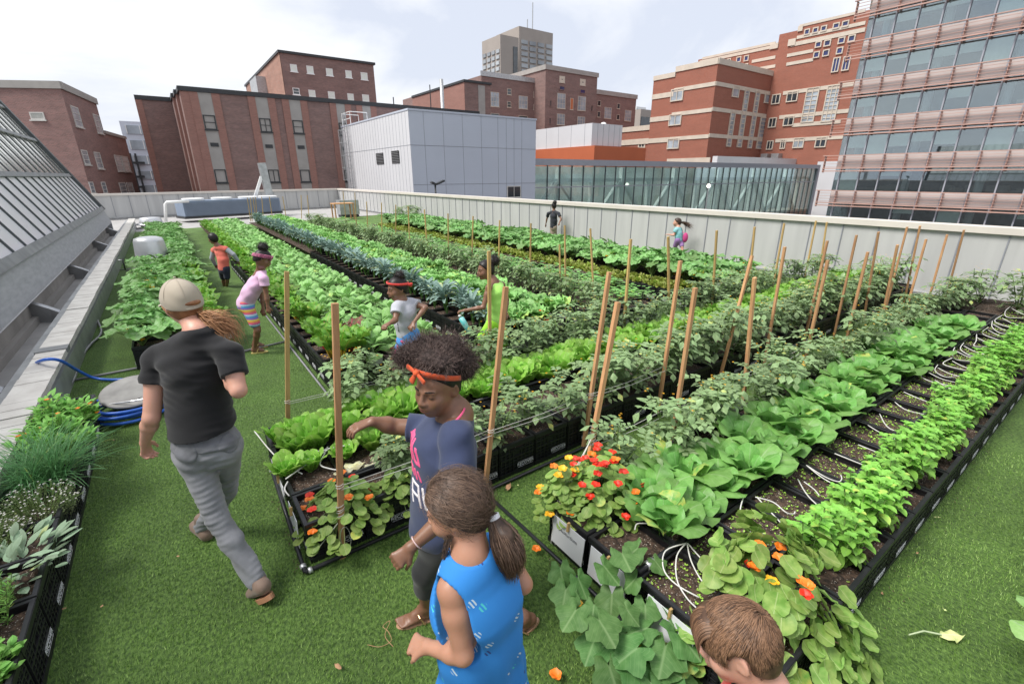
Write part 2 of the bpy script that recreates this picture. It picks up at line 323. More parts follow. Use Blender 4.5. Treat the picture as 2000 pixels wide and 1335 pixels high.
# coping wall along the trough (left)
cw=thing('coping_wall',(-1.35,10,0),'low kerb wall topped with pale worn stone slabs between the turf and the rainwater trough','wall')
MB().box(-1.60,-1.29,1.0,28.5,-.6,.345).build('kerb_body',MEMB,cw)
MB().box(-1.30,-1.262,1.0,28.5,.0,.26).build('side_flashing',GALV,cw)
m=MB(); y=1.0; k=0
while y<28.4:
    L=1.02; dz=RN.uniform(-.004,.006); dx=RN.uniform(-.008,.008)
    for j in range(6):       # each slab slightly dished: small facets
        a=y+j*L/6; m.box(-1.50+dx,-1.245+dx,a+.0015,a+L/6-.0015,.33,.392+dz+RN.uniform(-.0035,.0035))
    y+=L+.016; k+=1
m.build('coping_slab',COPE,cw,bevel=.006)
MB().box(-1.515,-1.235,7.05,7.22,.352,.405).build('joint_cover',MEMB,cw)
# skylight and its trough
YE=26.5
g0=np.array([-2.15,YE,.92]); top=FY(0,205,YE)
sx,sz=g0[0],g0[2]; dx,dz=top[0]-sx,top[2]-sz; LL=math.hypot(dx,dz); ux,uz=dx/LL,dz/LL
sk=np.array([-1.98,YE,.45])
slt=thing('skylight',(sx,YE,0),'long sloping glass skylight with dark glazing bars rising to the left of the roof','skylight')
LT=LL*1.5
def sp(t,y,o=0): return (sx+ux*t+uz*-o*-1*0+(-uz)*-o, y, sz+uz*t+(ux*-1)*o*-1*0+(-ux)*o*1)
# normal of the slope pointing to the right and up
nx,nz=uz,-ux
def sp(t,y,o=0): return (sx+ux*t+nx*o, y, sz+uz*t+nz*o)
def slab(t0,t1,y0,y1,o0,o1,mi=0,m=None):
    c=[(a+b)/2 for a,b in zip(sp((t0+t1)/2,(y0+y1)/2,(o0+o1)/2),(0,0,0))]; c=sp((t0+t1)/2,(y0+y1)/2,(o0+o1)/2)
    m.obox(c,((ux,0,uz),(0,1,0),(nx,0,nz)),((t1-t0)/2,(y1-y0)/2,(o1-o0)/2),mi)
tb=LL*.36      # transom between grey panels and glass
m=MB(); slab(0,tb,-4,YE,-.08,0,0,m); m.build('grey_panel',SKYP,slt)
m=MB(); slab(tb,LT,-4,YE,-.08,-.02,0,m); m.build('glass_pane',SKYG,slt)
m=MB(); yy=YE-.02
while yy>-4: slab(0.0,LT,yy-.035,yy+.0,0,.035,0,m); yy-=.95
m.build('glazing_bar',MULL,slt)
m=MB()
for t in (tb,tb+LL*.33,tb+LL*.62): slab(t-.06,t+.06,-4,YE,0.0,.06,0,m)
slab(-.0,.16,-4,YE,-.01,.09,0,m); m.build('transom',MEMB,slt)
m=MB(); slab(0,LT,YE,YE+.35,-.1,.1,0,m); m.build('end_verge',MULL,slt)
m=MB(); m.face([(sx+.03,-4,sz+.03),(sk[0],-4,sk[2]),(sk[0],YE+.1,sk[2]),(sx+.03,YE+.1,sz+.03)]); m.face([(sx-.3,-4,sz-.1),(sk[0],-4,sk[2]-.03),(sk[0],YE+.1,sk[2]-.03),(sx-.3,YE+.1,sz-.1)]); m.face([(sx+.03,YE+.1,sz+.03),(sk[0],YE+.1,sk[2]),(sk[0],YE+.1,sk[2]-.35),(sx-.9,YE+.1,sk[2]-.35),(sx-.9,YE+.1,sz)])
m.build('lead_skirt',SKIRT,slt)
MB().box(sx-9,sx-.1,-4,YE,-.5,sz-.1).build('upstand',TRGH,slt)
tr=thing('rainwater_trough',(-2.1,12,-.5),'grey lined rainwater trough with brown silt beside the stone topped kerb','gutter')
MB().box(sx-.14,-1.60,1.0,27.6,-.40,-.10).build('silt_bed',MUD,tr)
MB().box(sx-.14,sx+.02,1.0,27.6,-.10,.40).build('side_wall',TRGH,tr)
MB().box(sx+.02,sx+.10,1.0,27.6,-.10,.10).build('lower_ledge',CONC,tr)
for y in (6.6,10.3,14.6,20.0,25.0):
    m=MB(); pts=[(sx+.02,y+.25,.34),(sx+.28,y+.1,.22),(-1.75,y-.02,.17),(-1.58,y-.05,.33)]
    for a,b in zip(pts[:-1],pts[1:]):
        m.face([a,b,(b[0],b[1]+.02,-.45),(a[0],a[1]+.02,-.45)]); m.face([(a[0],a[1]+.13,a[2]+.01),(b[0],b[1]+.13,b[2]+.01),b,a]); m.face([(a[0],a[1]+.13,a[2]+.01),(a[0],a[1]+.14,-.45),(b[0],b[1]+.14,-.45),(b[0],b[1]+.13,b[2]+.01)])
    m.build('baffle',GALV,tr)
# ---------------------------------------------------------------- vents, cooling unit, ducts at the far end
def vent(c,r,label,h=.62):
    t=thing('roof_vent',(c[0],c[1],0),label,'vent')
    MB().lathe([(r*.86,-.0),(r*.86,h*.34)],(c[0],c[1],0),28).build('curb',ALU,t,smooth=True)
    MB().lathe([(r*.8,h*.28),(r*1.22,h*.30),(r*1.25,h*.34),(r*1.2,h*.40),(r*1.0,h*.46),(r*.93,h*.50)],(c[0],c[1],0),32).build('base_flange',ALU,t,smooth=True)
    MB().lathe([(r*.93,h*.48),(r*.90,h*.58),(r*.84,h*.92),(r*.77,h*1.0),(r*.5,h*1.04),(0,h*1.06)],(c[0],c[1],0),32).build('hood',ALU,t,smooth=True)
    return t
v=GZ(300,508,.30); vent(v,.37,'spun aluminium roof vent hood standing among the squash leaves beside the turf path',.84)
v=GZ(297,423,.2); vent((v[0],28.3),.5,'low round aluminium vent cap on the bare roof beyond the squash bed',.45)
t=thing('cooling_unit',FY(455,425,31)*np.array([1,1,0]),'long blue grey louvred cooling unit at the far end of the roof','air conditioner')
a=FY(363,425,30.2); b=FY(549,408,31.6); m=MB(); dv=np.array([b[0]-a[0],b[1]-a[1]]); LU=np.hypot(*dv); dv/=LU; nn=np.array([-dv[1],dv[0]])
zt=FY(363,393,30.2)[2]; zb=max(.12,FY(368,423,30.2)[2])
cc=(a[:2]+b[:2])/2+nn*.6
AX=((dv[0],dv[1],0),(nn[0],nn[1],0),(0,0,1))
ACM=pm('ac_casing',(.20,.25,.33),.5,.08,2)
MB().obox((cc[0],cc[1],(zt+zb)/2),AX,(LU/2,.6,(zt-zb)/2)).build('casing',ACM,t)
m=MB(); q=(a[:2]+b[:2])/2-nn*.02
k=zb+.08
while k<zt-.04: m.obox((q[0],q[1],k),AX,(LU/2-.06,.02,.012)); k+=.055
m.build('louvre',pm('ac_louvre',(.24,.29,.38),.5,.05),t)
m=MB(); m.obox((cc[0],cc[1],zb-.06),AX,(LU/2+.05,.65,.06)); m.build('base_frame',DKM,t)
for fr in (.14,.42,.70,.92):
    q=a[:2]+dv*LU*fr+nn*.6; MB().lathe([(.5,zt),(.52,zt+.10),(.46,zt+.12),(.1,zt+.125),(0,zt+.12)],(q[0],q[1],0),20).build('fan_guard',WHITE,t)
t=thing('duct',(FY(515,378,33)[0],33,0),'upright square metal duct with a slanting brace behind the cooling unit','duct')
a=FY(505,318,33);b=FY(516,372,33); MB().bar((a[0]+.15,33,a[2]),(a[0]+.35,33,0.1),.42,.4).build('riser',GALV,t); 
a=FY(510,345,33); c=FY(493,378,33); MB().bar((a[0],32.9,a[2]),(c[0],32.9,c[2]-.4),.16,.16).build('brace',WHITE,t)
t=thing('pipe',FY(330,400,30)*np.array([1,1,0]),'white insulated pipe bent square beside the cooling unit','pipe')
a=FY(322,395,30);b=FY(322,425,30);c=FY(360,393,30); MB().tube([(b[0],30,.1),(a[0],30,a[2]-.08),(a[0]+.08,30,a[2]),(c[0]+.2,30,c[2])],.07,10).build('pipe_run',WHITE,t,smooth=True)
t=thing('table',FY(690,400,30)*np.array([1,1,0]),'small wooden potting table at the far corner of the roof','table')
c=FY(668,393,27); 
MB().box(c[0]-.55,c[0]+.55,26.7,27.4,.82,.87).build('tabletop',WOOD,t)
for i in (-.5,.5):
    for j in (26.75,27.35): MB().box(c[0]+i-.03,c[0]+i+.03,j-.03,j+.03,0,.82).build('leg',WOOD,t)
t=thing('heater',FY(680,405,28.5)*np.array([1,1,0]),'pale grey metal cabinet beside the potting table','cabinet')
m=MB(); m.box(c[0]+.2,c[0]+1.3,28.2,28.9,.15,.95); m.build('casing',GALV,t,bevel=.03); MB().box(c[0]+.25,c[0]+1.25,28.18,28.9,0,.13).build('base',DKM,t)
# flood lamp behind the parapet
p=FY(856,415,25.0); t=thing('flood_lamp',(p[0]-.1,25,0),'black post with two small flood lamps in front of the white parapet','lamp')
m=MB(); m.tube([(p[0]-.1,25,0),(p[0]-.1,25,FY(856,360,25)[2])],.05,8); m.build('post',DKM,t,smooth=True)
z=FY(856,358,25)[2]; m=MB(); m.obox((p[0]+.22,25,z+.05),((.93,0,.36),(0,1,0),(-.36,0,.93)),(.26,.14,.05)); m.build('lamp_head',DKM,t,bevel=.02); m=MB(); m.obox((p[0]-.2,25,z),((.9,0,-.4),(0,1,0),(.4,0,.9)),(.16,.12,.05)); m.build('lamp_head',DKM,t,bevel=.02)
# ================================================================ buildings
class Face:
    """vertical plane through two ground points; converts photo pixels to positions on it"""
    def __init__(s,p0,p1):
        s.p=np.array(p0[:2],float); u=np.array(p1[:2],float)-s.p; s.L=np.hypot(*u); s.u=u/s.L; s.n=np.array([s.u[1],-s.u[0]])
        if s.n@(-s.p)<0: s.n=-s.n
    def px(s,x,y):
        d=ray(x,y); t=(s.p@s.n)/(d[:2]@s.n); q=d[:2]*t; return (q-s.p)@s.u, CAMH+d[2]*t
    def at(s,a,z,o=0): q=s.p+s.u*a+s.n*o; return (q[0],q[1],z)
    def box(s,m,a0,a1,z0,z1,o0,o1,mi=0):
        m.obox(s.at((a0+a1)/2,(z0+z1)/2,(o0+o1)/2),((s.u[0],s.u[1],0),(s.n[0],s.n[1],0),(0,0,1)),(abs(a1-a0)/2,abs(o1-o0)/2,abs(z1-z0)/2),mi)
    def rect(s,x0,y0,x1,y1):
        a,zt=s.px(x0,(y0)); b,_=s.px(x1,y0); xm=(x0+x1)/2; _,zt=s.px(xm,y0); _,zb=s.px(xm,y1); return min(a,b),max(a,b),zb,zt
def window(F,r,par,pane=None,nx=2,nz=1,fw=.07,frame=None,name='window',sill=True,deep=.05):
    a0,a1,z0,z1=r; m=MB(); f=F
    f.box(m,a0,a0+fw,z0,z1,0,deep); f.box(m,a1-fw,a1,z0,z1,0,deep); f.box(m,a0+fw,a1-fw,z1-fw,z1,0,deep); f.box(m,a0+fw,a1-fw,z0,z0+fw,0,deep)
    for i in range(1,nx): c=a0+(a1-a0)*i/nx; f.box(m,c-fw*.35,c+fw*.35,z0+fw,z1-fw,0,deep*.9)
    for i in range(1,nz): c=z0+(z1-z0)*i/nz; f.box(m,a0+fw,a1-fw,c-fw*.3,c+fw*.3,0,deep*.8)
    if sill: f.box(m,a0-.08,a1+.08,z0-.09,z0-.002,0,deep+.06)
    w=m.build(name,frame or FRM,par)
    m=MB(); f.box(m,a0+fw*.5,a1-fw*.5,z0+fw*.5,z1-fw*.5,0.004,deep*.4); m.build('pane',pane or WIN,w); return w
ZB=-14.0
def bldg(name,loc,label): return thing(name,(loc[0],loc[1],0),label,'building')
# --- left brick building
c1=FY(118,172,48); Z1=c1[2]; c0=GZ(-260,166,Z1); c2=GZ(188,203,Z1)
b=bldg('brick_building',c1,'far left dark brick building with a chamfered corner and a green louvre')
dirn=(c2-c1)[:2]; dirn/=np.hypot(*dirn)
F1=Face(c0,c1);F2=Face(c1,c2); a,z2=F2.px(245,270); a2,z2b=F2.px(200,260); z2=(z2+z2b)/2
c3=F2.at(a+.0,0)
back=np.array([-30.,40.])
MB().prism([c0[:2],c1[:2],c2[:2],(c2[0]-8,c2[1]+25),(c0[0],c0[1]+30)],ZB,Z1).build('wall',BR_B,b)
MB().prism([c2[:2],c3[:2],(c3[0]-10,c3[1]+20),(c2[0]-8,c2[1]+20)],ZB,z2).build('low_wing',BR_B,b)
m=MB(); F1.box(m,0,F1.L+.1,Z1-.05,Z1+.42,-.2,.12); F2.box(m,0,F2.L+.1,Z1-.05,Z1+.42,-.2,.12); m.build('roof_edge',CONC,b)
m=MB(); F2.box(m,F2.L,a,z2-.05,z2+.2,-.2,.1); m.build('roof_edge',CONC,b)
r=F1.rect(57,219,85,234); window(F1,r,b,pm('green_louvre',(.07,.13,.10),.6,.1),1,7,name='vent_grille')
for q in ((137,208,150,245),(181,224,191,258),(157,293,168,321),(182,297,193,329),(222,303,234,334),(236,305,248,335),(196,355,204,378),(231,356,243,380),(246,356,257,380),(172,355,180,378)):
    window(F2,F2.rect(*q),b,WINL,1,3)
# --- pale office block
q0=FY(232,236,92);q1=FY(292,237,92)
b=bldg('office_building',q0,'white and glass office block with ribbon windows seen in the gap between brick buildings')
MB().box(q0[0],q0[0]+26,92,110,ZB,q0[2]).build('wall',pm('white_cladding',(.62,.66,.74),.5,.04),b)
F=Face(q0,q0+np.array([26,0,0])); 
for (y0,y1) in ((245,262),(274,292),(304,321),(334,350),(362,378)):
    a,zt=F.px(262,y0);_,zb=F.px(262,y1); m=MB(); F.box(m,.6,25,zb,zt,0,.12); w=m.build('ribbon_window',WINL,b)
    m=MB(); k=.6
    while k<25: F.box(m,k-.06,k+.06,zb,zt,.1,.2); k+=1.6
    m.build('mullion',WHITE,w)
m=MB(); a,zt=F.px(270,300);_,zb=F.px(270,380); F.box(m,F.px(262,340)[0],F.px(266,340)[0],zb-4,zt,.3,.6); F.box(m,F.px(272,340)[0],F.px(276,340)[0],zb-4,zt,.3,.6)
for y in (318,345,365): z=F.px(268,y)[1]; F.box(m,F.px(255,y)[0],F.px(283,y)[0],z-.15,z+.15,.32,.58)
m.build('fire_escape',DKM,b)
# --- long brick building with concrete strips
Y0=50; pts=[]
A=FY(350,173,Y0); Z2=A[2]
b=bldg('brick_building',A,'long brick building with vertical concrete strips behind the far parapet')
B0=FY(262,190,Y0+8)[0]; 
X1=FY(342,176,Y0+2.2)[0]; X2=FY(336,184,Y0+4.5)[0]; XR=FY(934,222,Y0)[0]
poly=[(B0,Y0+7.5),(X2,Y0+7.5),(X2,Y0+4.6),(X1,Y0+4.6),(X1,Y0+2.3),(A[0],Y0+2.3),(A[0],Y0),(XR,Y0),(XR,Y0+25),(B0,Y0+25)]
MB().prism(poly,ZB,Z2,top=True).build('wall',BR_A,b)
m=MB()
for i in range(7):
    f=Face(poly[i],poly[i+1]); f.box(m,-.1 if i%2 else 0,f.L+.1,Z2-.15,Z2+.2,-.3,.1+.01*i)
m.build('roof_edge',DKM,b)
F=Face((A[0],Y0),(XR,Y0))
m=MB()
for x,y in ((266,200),): 
    f=Face((B0,Y0+7.5),(X2,Y0+7.5)); f.box(m,0,.5,ZB,Z2-.16,0,.06)
for k,(xx,yy) in enumerate(((A[0],Y0),(X1,Y0+2.3),(X2,Y0+4.6))): m.box(xx-.03,xx+.62,yy-.05,yy,ZB,Z2-.16)
m.build('corner_rib',BR_E,b)
def strip(xl,xr,yref=200):   # concrete strip with windows
    a0=F.px(xl,yref)[0];a1=F.px(xr,yref)[0]; m=MB(); F.box(m,a0,a1,ZB,Z2-.16,0,.05); s=m.build('concrete_strip',CONC,b)
    m=MB(); F.box(m,a0-.6,a0-.002,ZB,Z2-.16,0,.09); F.box(m,a1+.002,a1+.6,ZB,Z2-.16,0,.09); m.build('brick_pier',BR_E,b)
    return a0,a1
zt1=F.px(405,225)[1];zb1=F.px(405,253)[1]; zt2=F.px(425,331)[1]; zb2=F.px(425,357)[1]
for i,(xl,xr) in enumerate(((389,415),(499,523),(564,586),(655,672),(706,722),(850,870))):
    a0,a1=strip(xl,xr)
    for (zt,zb) in ((zt1,zb1),(zt2,zb2)):
        window(F,(a0+.05,a1-.05,zb,zt),b,(WIN,WINL,BLIND if zt==zt1 else WIN,WIN,WINL,WIN)[i],(1,2,1,1,1,1)[i],2 if zt==zt1 else 1,name='window',frame=DKM,deep=.12)
    m=MB(); zz=zb1-(zb1-zt2)*.42; F.box(m,(a0+a1)/2-.3,(a0+a1)/2+.3,zz,zz+.3,.05,.12); m.build('grille',DKM,b)
a=FY(415,168,58); 
for (px0,px1,ph) in ((430,442,170),):
    q=FY(px0,173,62); MB().box(q[0],q[0]+2.0,62,63,Z2,Z2+1.2).build('roof_fan',GALV,b)
# upper penthouse
c1=FY(546,103,64); c2=FY(729,126,64); zt=c1[2]; c0=GZ(497,144,zt)
b=bldg('brick_building',c1,'tall brick block with two rows of small square white windows, centre left skyline')
MB().box(c1[0],c2[0],64,90,ZB,zt).build('wall',BR_A,b)
m=MB(); m.face([(c1[0]-.05,64.02,Z2-3),(c1[0]-.05,89,Z2-3),(c1[0]-.05,89,zt-.01),(c1[0]-.05,64.02,zt-.01)]); m.face([(c1[0]-.04,64.02,Z2-3),(c1[0]-.04,64.02,zt-.01),(c1[0]-.04,89,zt-.01),(c1[0]-.04,89,Z2-3)]); m.build('side_wall',BR_L,b)
MB().box(c1[0]-.2,c2[0]+.2,63.8,90,zt,zt+.25).build('roof_edge',DKM,b)
F=Face(c1,c2)
for q in ((566,126,579,140),(598,129,611,144),(636,134,649,148),(674,138,686,152),(704,142,717,156)): window(F,F.rect(*q),b,BLIND,1,2,frame=WHITE)
for i,q in enumerate(((571,172,584,185),(602,176,615,190),(640,179,653,194),(678,183,690,197),(707,185,720,199))): window(F,F.rect(*q),b,WIN if i==0 else BLIND,1,2,frame=WHITE)
G=Face(c1,(c1[0],89)); m=MB(); a0,z0=G.px(519,150); a1,_=G.px(506,158); G.box(m,a0,a1,z0-2.6,z0,0,1.2); m.build('air_duct',GALV,b)
# --- centre brick hospital building
def zc(px,py,Y): return FY(px,py,Y)
b=bldg('brick_building',FY(940,146,80),'older brick building with stone framed windows and a raised central tower in the middle distance')
L0=FY(940,147,80); R0=FY(1070,168,80); 
MB().box(L0[0],R0[0]+6,80,115,ZB,L0[2]).build('wall',BR_A,b)
T0=FY(1066,132,76.5); T1=FY(1167,150,76.5); MB().box(T0[0],T1[0],76.5,104,ZB,T0[2]).build('tower',BR_A,b)
W0=FY(1167,181,82); W1=FY(1243,192,82); MB().box(T1[0]-2,W1[0],82,110,ZB,W0[2]).build('wing',BR_A,b)
m=MB(); m.box(L0[0]-.2,T0[0],79.8,80,L0[2]-.1,L0[2]+.7); m.build('parapet_band',GALV,b)
m=MB(); m.box(T0[0]-.2,T1[0]+.2,76.3,76.5,T0[2]-.3,T0[2]+.5); m.box(T0[0]-.2,T0[0],76.5,104,T0[2]-.3,T0[2]+.5); m.build('parapet_band',CONC,b)
m=MB(); m.box(T1[0],W1[0]+.2,81.8,82,W0[2]-.3,W0[2]+.6); m.build('parapet_band',CONC,b)
FM=Face((L0[0],80),(R0[0],80)); FT=Face((T0[0],76.5),(T1[0],76.5)); FW=Face((T1[0],82),(W1[0],82))
def I2(x,y): return 840+x/4.307,20+y/4.307
def rz(F,x0,y0,x1,y1): a,b_=I2(x0,y0);c,d=I2(x1,y1); return F.rect(a,b_,c,d)
for q in ((508,690,580,812),(745,722,820,830)): window(FM,rz(FM,*q),b,WINL,3,3,frame=CREAM)
for q in ((648,660,682,712),(870,686,898,735),(648,768,680,818),(870,792,898,838),(510,868,580,930),(745,888,820,940)): window(FM,rz(FM,*q),b,WIN,1,2,frame=CREAM)
for q in ((1070,700,1140,828),(1244,725,1312,845),(1068,872,1134,965),(1240,895,1304,980)): window(FT,rz(FT,*q),b,WINL,3,3,frame=CREAM)
for q in ((1088,555,1134,610),(1262,580,1308,634)): window(FT,rz(FT,*q),b,WIN,1,1,frame=CREAM,fw=.5)
for q in ((1090,640,1132,672),(1264,668,1304,700)): window(FT,rz(FT,*q),b,WINB,1,1,frame=BR_A)
for q in ((1008,758,1022,808),(1355,800,1368,850),(1002,905,1016,955)): window(FT,rz(FT,*q),b,WIN,1,1,frame=BR_A)
window(FT,rz(FT,1180,740,1206,838),b,pm('orange_panel',(.5,.15,.06),.6,.1),1,1,frame=CREAM,name='door_panel')
for q in ((1468,818,1528,912),(1640,842,1694,934)): window(FW,rz(FW,*q),b,WINL,3,3,frame=CREAM)
for q in ((1410,760,1436,806),(1574,785,1598,830),(1408,852,1432,900),(1570,878,1594,922)): window(FW,rz(FW,*q),b,WIN,1,1,frame=CREAM)
# wing in front with one concrete strip
N0=FY(907,160,66); N1=FY(957,167,66); zt=N0[2]; nb=bldg('brick_building',N0,'windowless brick stair block with one concrete strip and a steel flue')
MB().box(N0[0],N1[0],66,84,ZB,zt).build('wall',BR_A,nb)
MB().box(N0[0]-.06,N0[0]-.002,66,84,ZB,zt-.01).build('side_wall',BR_E,nb)
MB().box(N0[0]-.2,N1[0]+.2,65.8,84,zt,zt+.3).build('roof_edge',DKM,nb)
Fn=Face(N0,N1); a0=Fn.px(934,190)[0];a1=Fn.px(947,190)[0]; m=MB(); Fn.box(m,a0,a1,ZB,zt-.2,0,.06); m.build('concrete_strip',CONC,nb)
q=FY(863,180,60); MB().tube([(q[0],60,2),(q[0],60,FY(863,155,60)[2])],.24,10).build('flue',GALV,nb,smooth=True)
for (px,py,h) in ((842,166,58),(770,190,56)):
    q=FY(px,215,h); t=thing('mast',(q[0],h,0),'thin lightning mast above the roof of the long brick building, '+('right' if px>800 else 'left')+' one of the two','mast'); MB().tube([(q[0],h,Z2-3),(q[0],h,FY(px,py,h)[2])],.06,6).build('pole',DKM,t)
# --- concrete tower
c=FY(1014,51,230); e=FY(1080,65,230); zt=c[2]; cl_=GZ(978,64,zt)
b=bldg('tower_building',c,'tall taupe concrete tower with a grid of pale windows and thin masts on the skyline')
MB().box(c[0],e[0],230,cl_[1]+6,ZB,zt).build('wall',TAUPE,b)
c2=FY(977,67,222); e2=GZ(942,82,c2[2]); MB().box(c2[0],FY(1013,70,222)[0],222,e2[1],ZB,c2[2]).build('stair_wing',TAUPE,b)
F=Face(c,e); G=Face((c2[0],222),(c2[0],e2[1]))
WT=pm('tower_windows',(.16,.17,.19),.3,.5,.06,second=(.45,.48,.50),detail=1)
m=MB(); n_=0
for i in range(9):
    for j in range(4):
        x0=1018+j*16; y0=79+i*11.5+j*2.9; r=F.rect(x0,y0,x0+12,y0+7.5); F.box(m,*r,0,.5)
m.build('window_grid',WT,b)
m=MB()
for i in range(8):
    for j in range(4):
        x0=944+j*8.6; y0=106-j*3+i*11.5; r=G.rect(x0,y0,x0+6,y0+7); G.box(m,*r,0,.5)
m.build('window_grid',WT,b)
K=Face((c2[0],222),(FY(1013,70,222)[0],222)); m=MB(); r=K.rect(1002,92,1010,150); K.box(m,*r,0,.4); m.build('window_slot',WIN,b)
for x,y in ((1030,38),(1040,5)):
    q=FY(x,58,236); MB().tube([(q[0],236,zt-2),(q[0],236,FY(x,y,236)[2])],.3,6).build('mast',GALV,b)
# --- blue-grey panel block with ladder
Yb=34.2; c=FY(797,215,Yb); e=FY(1047,235,Yb); zt=c[2]; cl_=GZ(648,254,zt)
b=bldg('panel_building',c,'pale blue metal panelled rooftop block behind the white parapet')
MB().box(c[0],e[0],Yb,cl_[1],-6,zt).build('wall',PANEL,b)
MB().box(c[0]-.02,c[0]-.002,Yb+.01,cl_[1],-6,zt).build('side_wall',PANELG,b)  # same panels as the front, lighter grey: sunlit side put into the colour
MB().box(c[0]-.06,e[0]+.06,Yb-.06,cl_[1],zt,zt+.12).build('roof_edge',PANEL,b)
F=Face((c[0],Yb),(e[0],Yb)); G=Face((c[0],Yb),(c[0],cl_[1])); m=MB()
for x in (831,868,905,941,973,989,1004,1019): a=F.px(x,300)[0]; F.box(m,a-.012,a+.012,-1,zt-.01,0,.008)
for y in (283,361): z=F.px(798,y)[1]; F.box(m,0,F.L,z-.018,z+.018,.001,.009)
m.build('panel_joint',SEAM,b)
m=MB(); k=.55
while k<G.L: G.box(m,k-.012,k+.012,-1,zt-.01,.0,.028); k+=.62
for y in (283,):
    z=F.px(798,y)[1]; G.box(m,0,G.L,z-.018,z+.018,.001,.03)
m.build('panel_joint',SEAM,b)
for q in ((735,299,749,321),(765,295,780,319)):
    r=G.rect(*q); w=MB(); G.box(w,*r,.02,.06); w=w.build('vent_grille',DKM,b); m=MB(); k=r[2]+.05
    while k<r[3]: G.box(m,r[0]+.05,r[1]-.05,k,k+.03,.06,.09); k+=.12
    m.build('slat',GALV,w)
window(F,F.rect(990,363,1017,386),b,WIN,2,1,name='window',frame=FRM)
# caged ladder
a1,_=G.px(686,300); t=thing('ladder',G.at(a1,0),'caged grey access ladder fixed to the left side of the pale blue block','ladder')
m=MB()
zt2=zt+1.1; zb=.3; a0=a1-.35; a2=a1+.35
for aa in (a0,a2): m.tube([G.at(aa,zb,.25),G.at(aa,zt2,.25)],.035,6)
k=zb+.2
while k<zt2: m.tube([G.at(a0,k,.25),G.at(a2,k,.25)],.02,6); k+=.35
m.build('rails_and_rungs',GALV,t)
m=MB(); hoops=[zb+1.6+i*1.1 for i in range(5)]
for z in hoops:
    if z>zt2: break
    m.tube([G.at(a0+.35-.42*math.cos(u),z,.25+.75*math.sin(u)) for u in np.linspace(0,math.pi,9)],.018,5)
for u in np.linspace(.3,2.84,5): m.tube([G.at(a1-.42*math.cos(u),hoops[0],.25+.75*math.sin(u)),G.at(a1-.42*math.cos(u),min(hoops[-1],zt2),.25+.75*math.sin(u))],.015,5)
m.build('cage',GALV,t)
m=MB()
for aa in (a0-.5,a2+1.2): m.tube([G.at(aa,zt,0),G.at(aa,zt+1.15,0),G.at(aa,zt+1.15,-1.6),G.at(aa,zt,-1.6)],.04,6)
for z in (zt+.6,zt+1.15): m.tube([G.at(a0-.5,z,0),G.at(a2+1.2,z,0)],.035,6)
m.build('guard_rail',WHITE,t)
# --- second grey block + low orange brick building
Yc=54.; c=FY(1157,240,Yc); e=FY(1216,247,Yc); zt=c[2]; cl_=GZ(1046,252,zt)
b=bldg('panel_building',c,'pale grey panelled plant room standing on low orange brickwork, right of the pale blue block')
zb=FY(1157,285,Yc)[2]
MB().box(c[0],e[0],Yc,cl_[1]+4,zb,zt).build('wall',PANELG,b)
F=Face((c[0],Yc),(e[0],Yc)); G=Face((c[0],Yc),(c[0],cl_[1]+4)); m=MB()
k=1.5
while k<G.L: G.box(m,k-.02,k+.02,zb,zt-.01,0,.02); k+=3
k=1.2
while k<F.L: F.box(m,k-.02,k+.02,zb,zt-.01,0,.02); k+=1.2
m.build('panel_joint',SEAM,b)
e3=FY(1272,293,Yc-1); MB().prism([(c[0]-.3,Yc-1),(e3[0]-2,Yc-1),(e3[0]-.6,Yc-.4),(e3[0],Yc+1),(e3[0],Yc+8),(c[0]-.3,Yc+30)],ZB,zb).build('base_wall',pm('orange_render',(.46,.12,.05),.8,.06,.3),b)
q=FY(1188,241,56); MB().lathe([(.5,zt),(.5,zt+.3),(.35,zt+.55),(0,zt+.65)],(q[0],57,0),12).build('roof_dome',WHITE,b)
# far pale blocks in the gap
q=FY(1243,208,150);q2=FY(1262,208,150); b=bldg('office_building',q,'white ribbed office tower glimpsed left of the orange brick building'); MB().box(q[0],q2[0],150,160,ZB,q[2]).build('wall',WHITE,b); F=Face(q,q2); m=MB()
for i in range(9): z=q[2]-1.5-i*1.6; F.box(m,0,F.L,z,z+.6,0,.2)
m.build('ribbon_window',WINL,b)
q=FY(1252,213,120);q2=FY(1295,213,120); b=bldg('office_building',q,'grey concrete block with dark glazing just left of the orange brick building'); MB().box(q[0],q2[0],120,130,ZB,q[2]).build('wall',TAUPE,b); F=Face(q,q2); m=MB(); F.box(m,.4,F.L-.4,q[2]-6,q[2]-2.4,0,.2); m.build('ribbon_window',WIN,b)
# --- glass bridge
Yg=35.6; a=FY(1047,303,Yg); e=FY(1596,326,Yg); zt=(a[2]+e[2])/2; XL=a[0]-1; XRr=e[0]
b=bldg('glass_bridge',a,'long glazed footbridge with white diagonal trusses behind the right parapet')
MB().box(XL,XRr+.6,Yg-.25,Yg+.35,zt-.55,zt).build('roof_beam',FRAMEB,b)
MB().box(XL,XRr,Yg+.4,Yg+5,zt-.2,zt-.16).build('added_glass_roof',GLB,b)  # unseen roof, added as glass so sky light reaches the interior
MB().box(XRr,XRr+.6,Yg-.25,Yg+5,-6,zt-.56).build('end_frame',FRAMEB,b)
MB().box(XL,XRr,Yg,Yg+.04,-5,zt-.56).build('glass_wall',GLB,b)
MB().box(XL,XRr,Yg+4.6,Yg+5,-5,zt-.56).build('back_wall',INTL,b)
MB().box(XL,XRr,Yg+.2,Yg+4.6,-3.3,-3.0).build('floor',CONC,b)
m=MB(); k=XL+.8; 
while k<XRr: m.box(k-.045,k+.045,Yg-.10,Yg-.002,-5,zt-.56); k+=1.55
m.build('mullion',MULL,b)
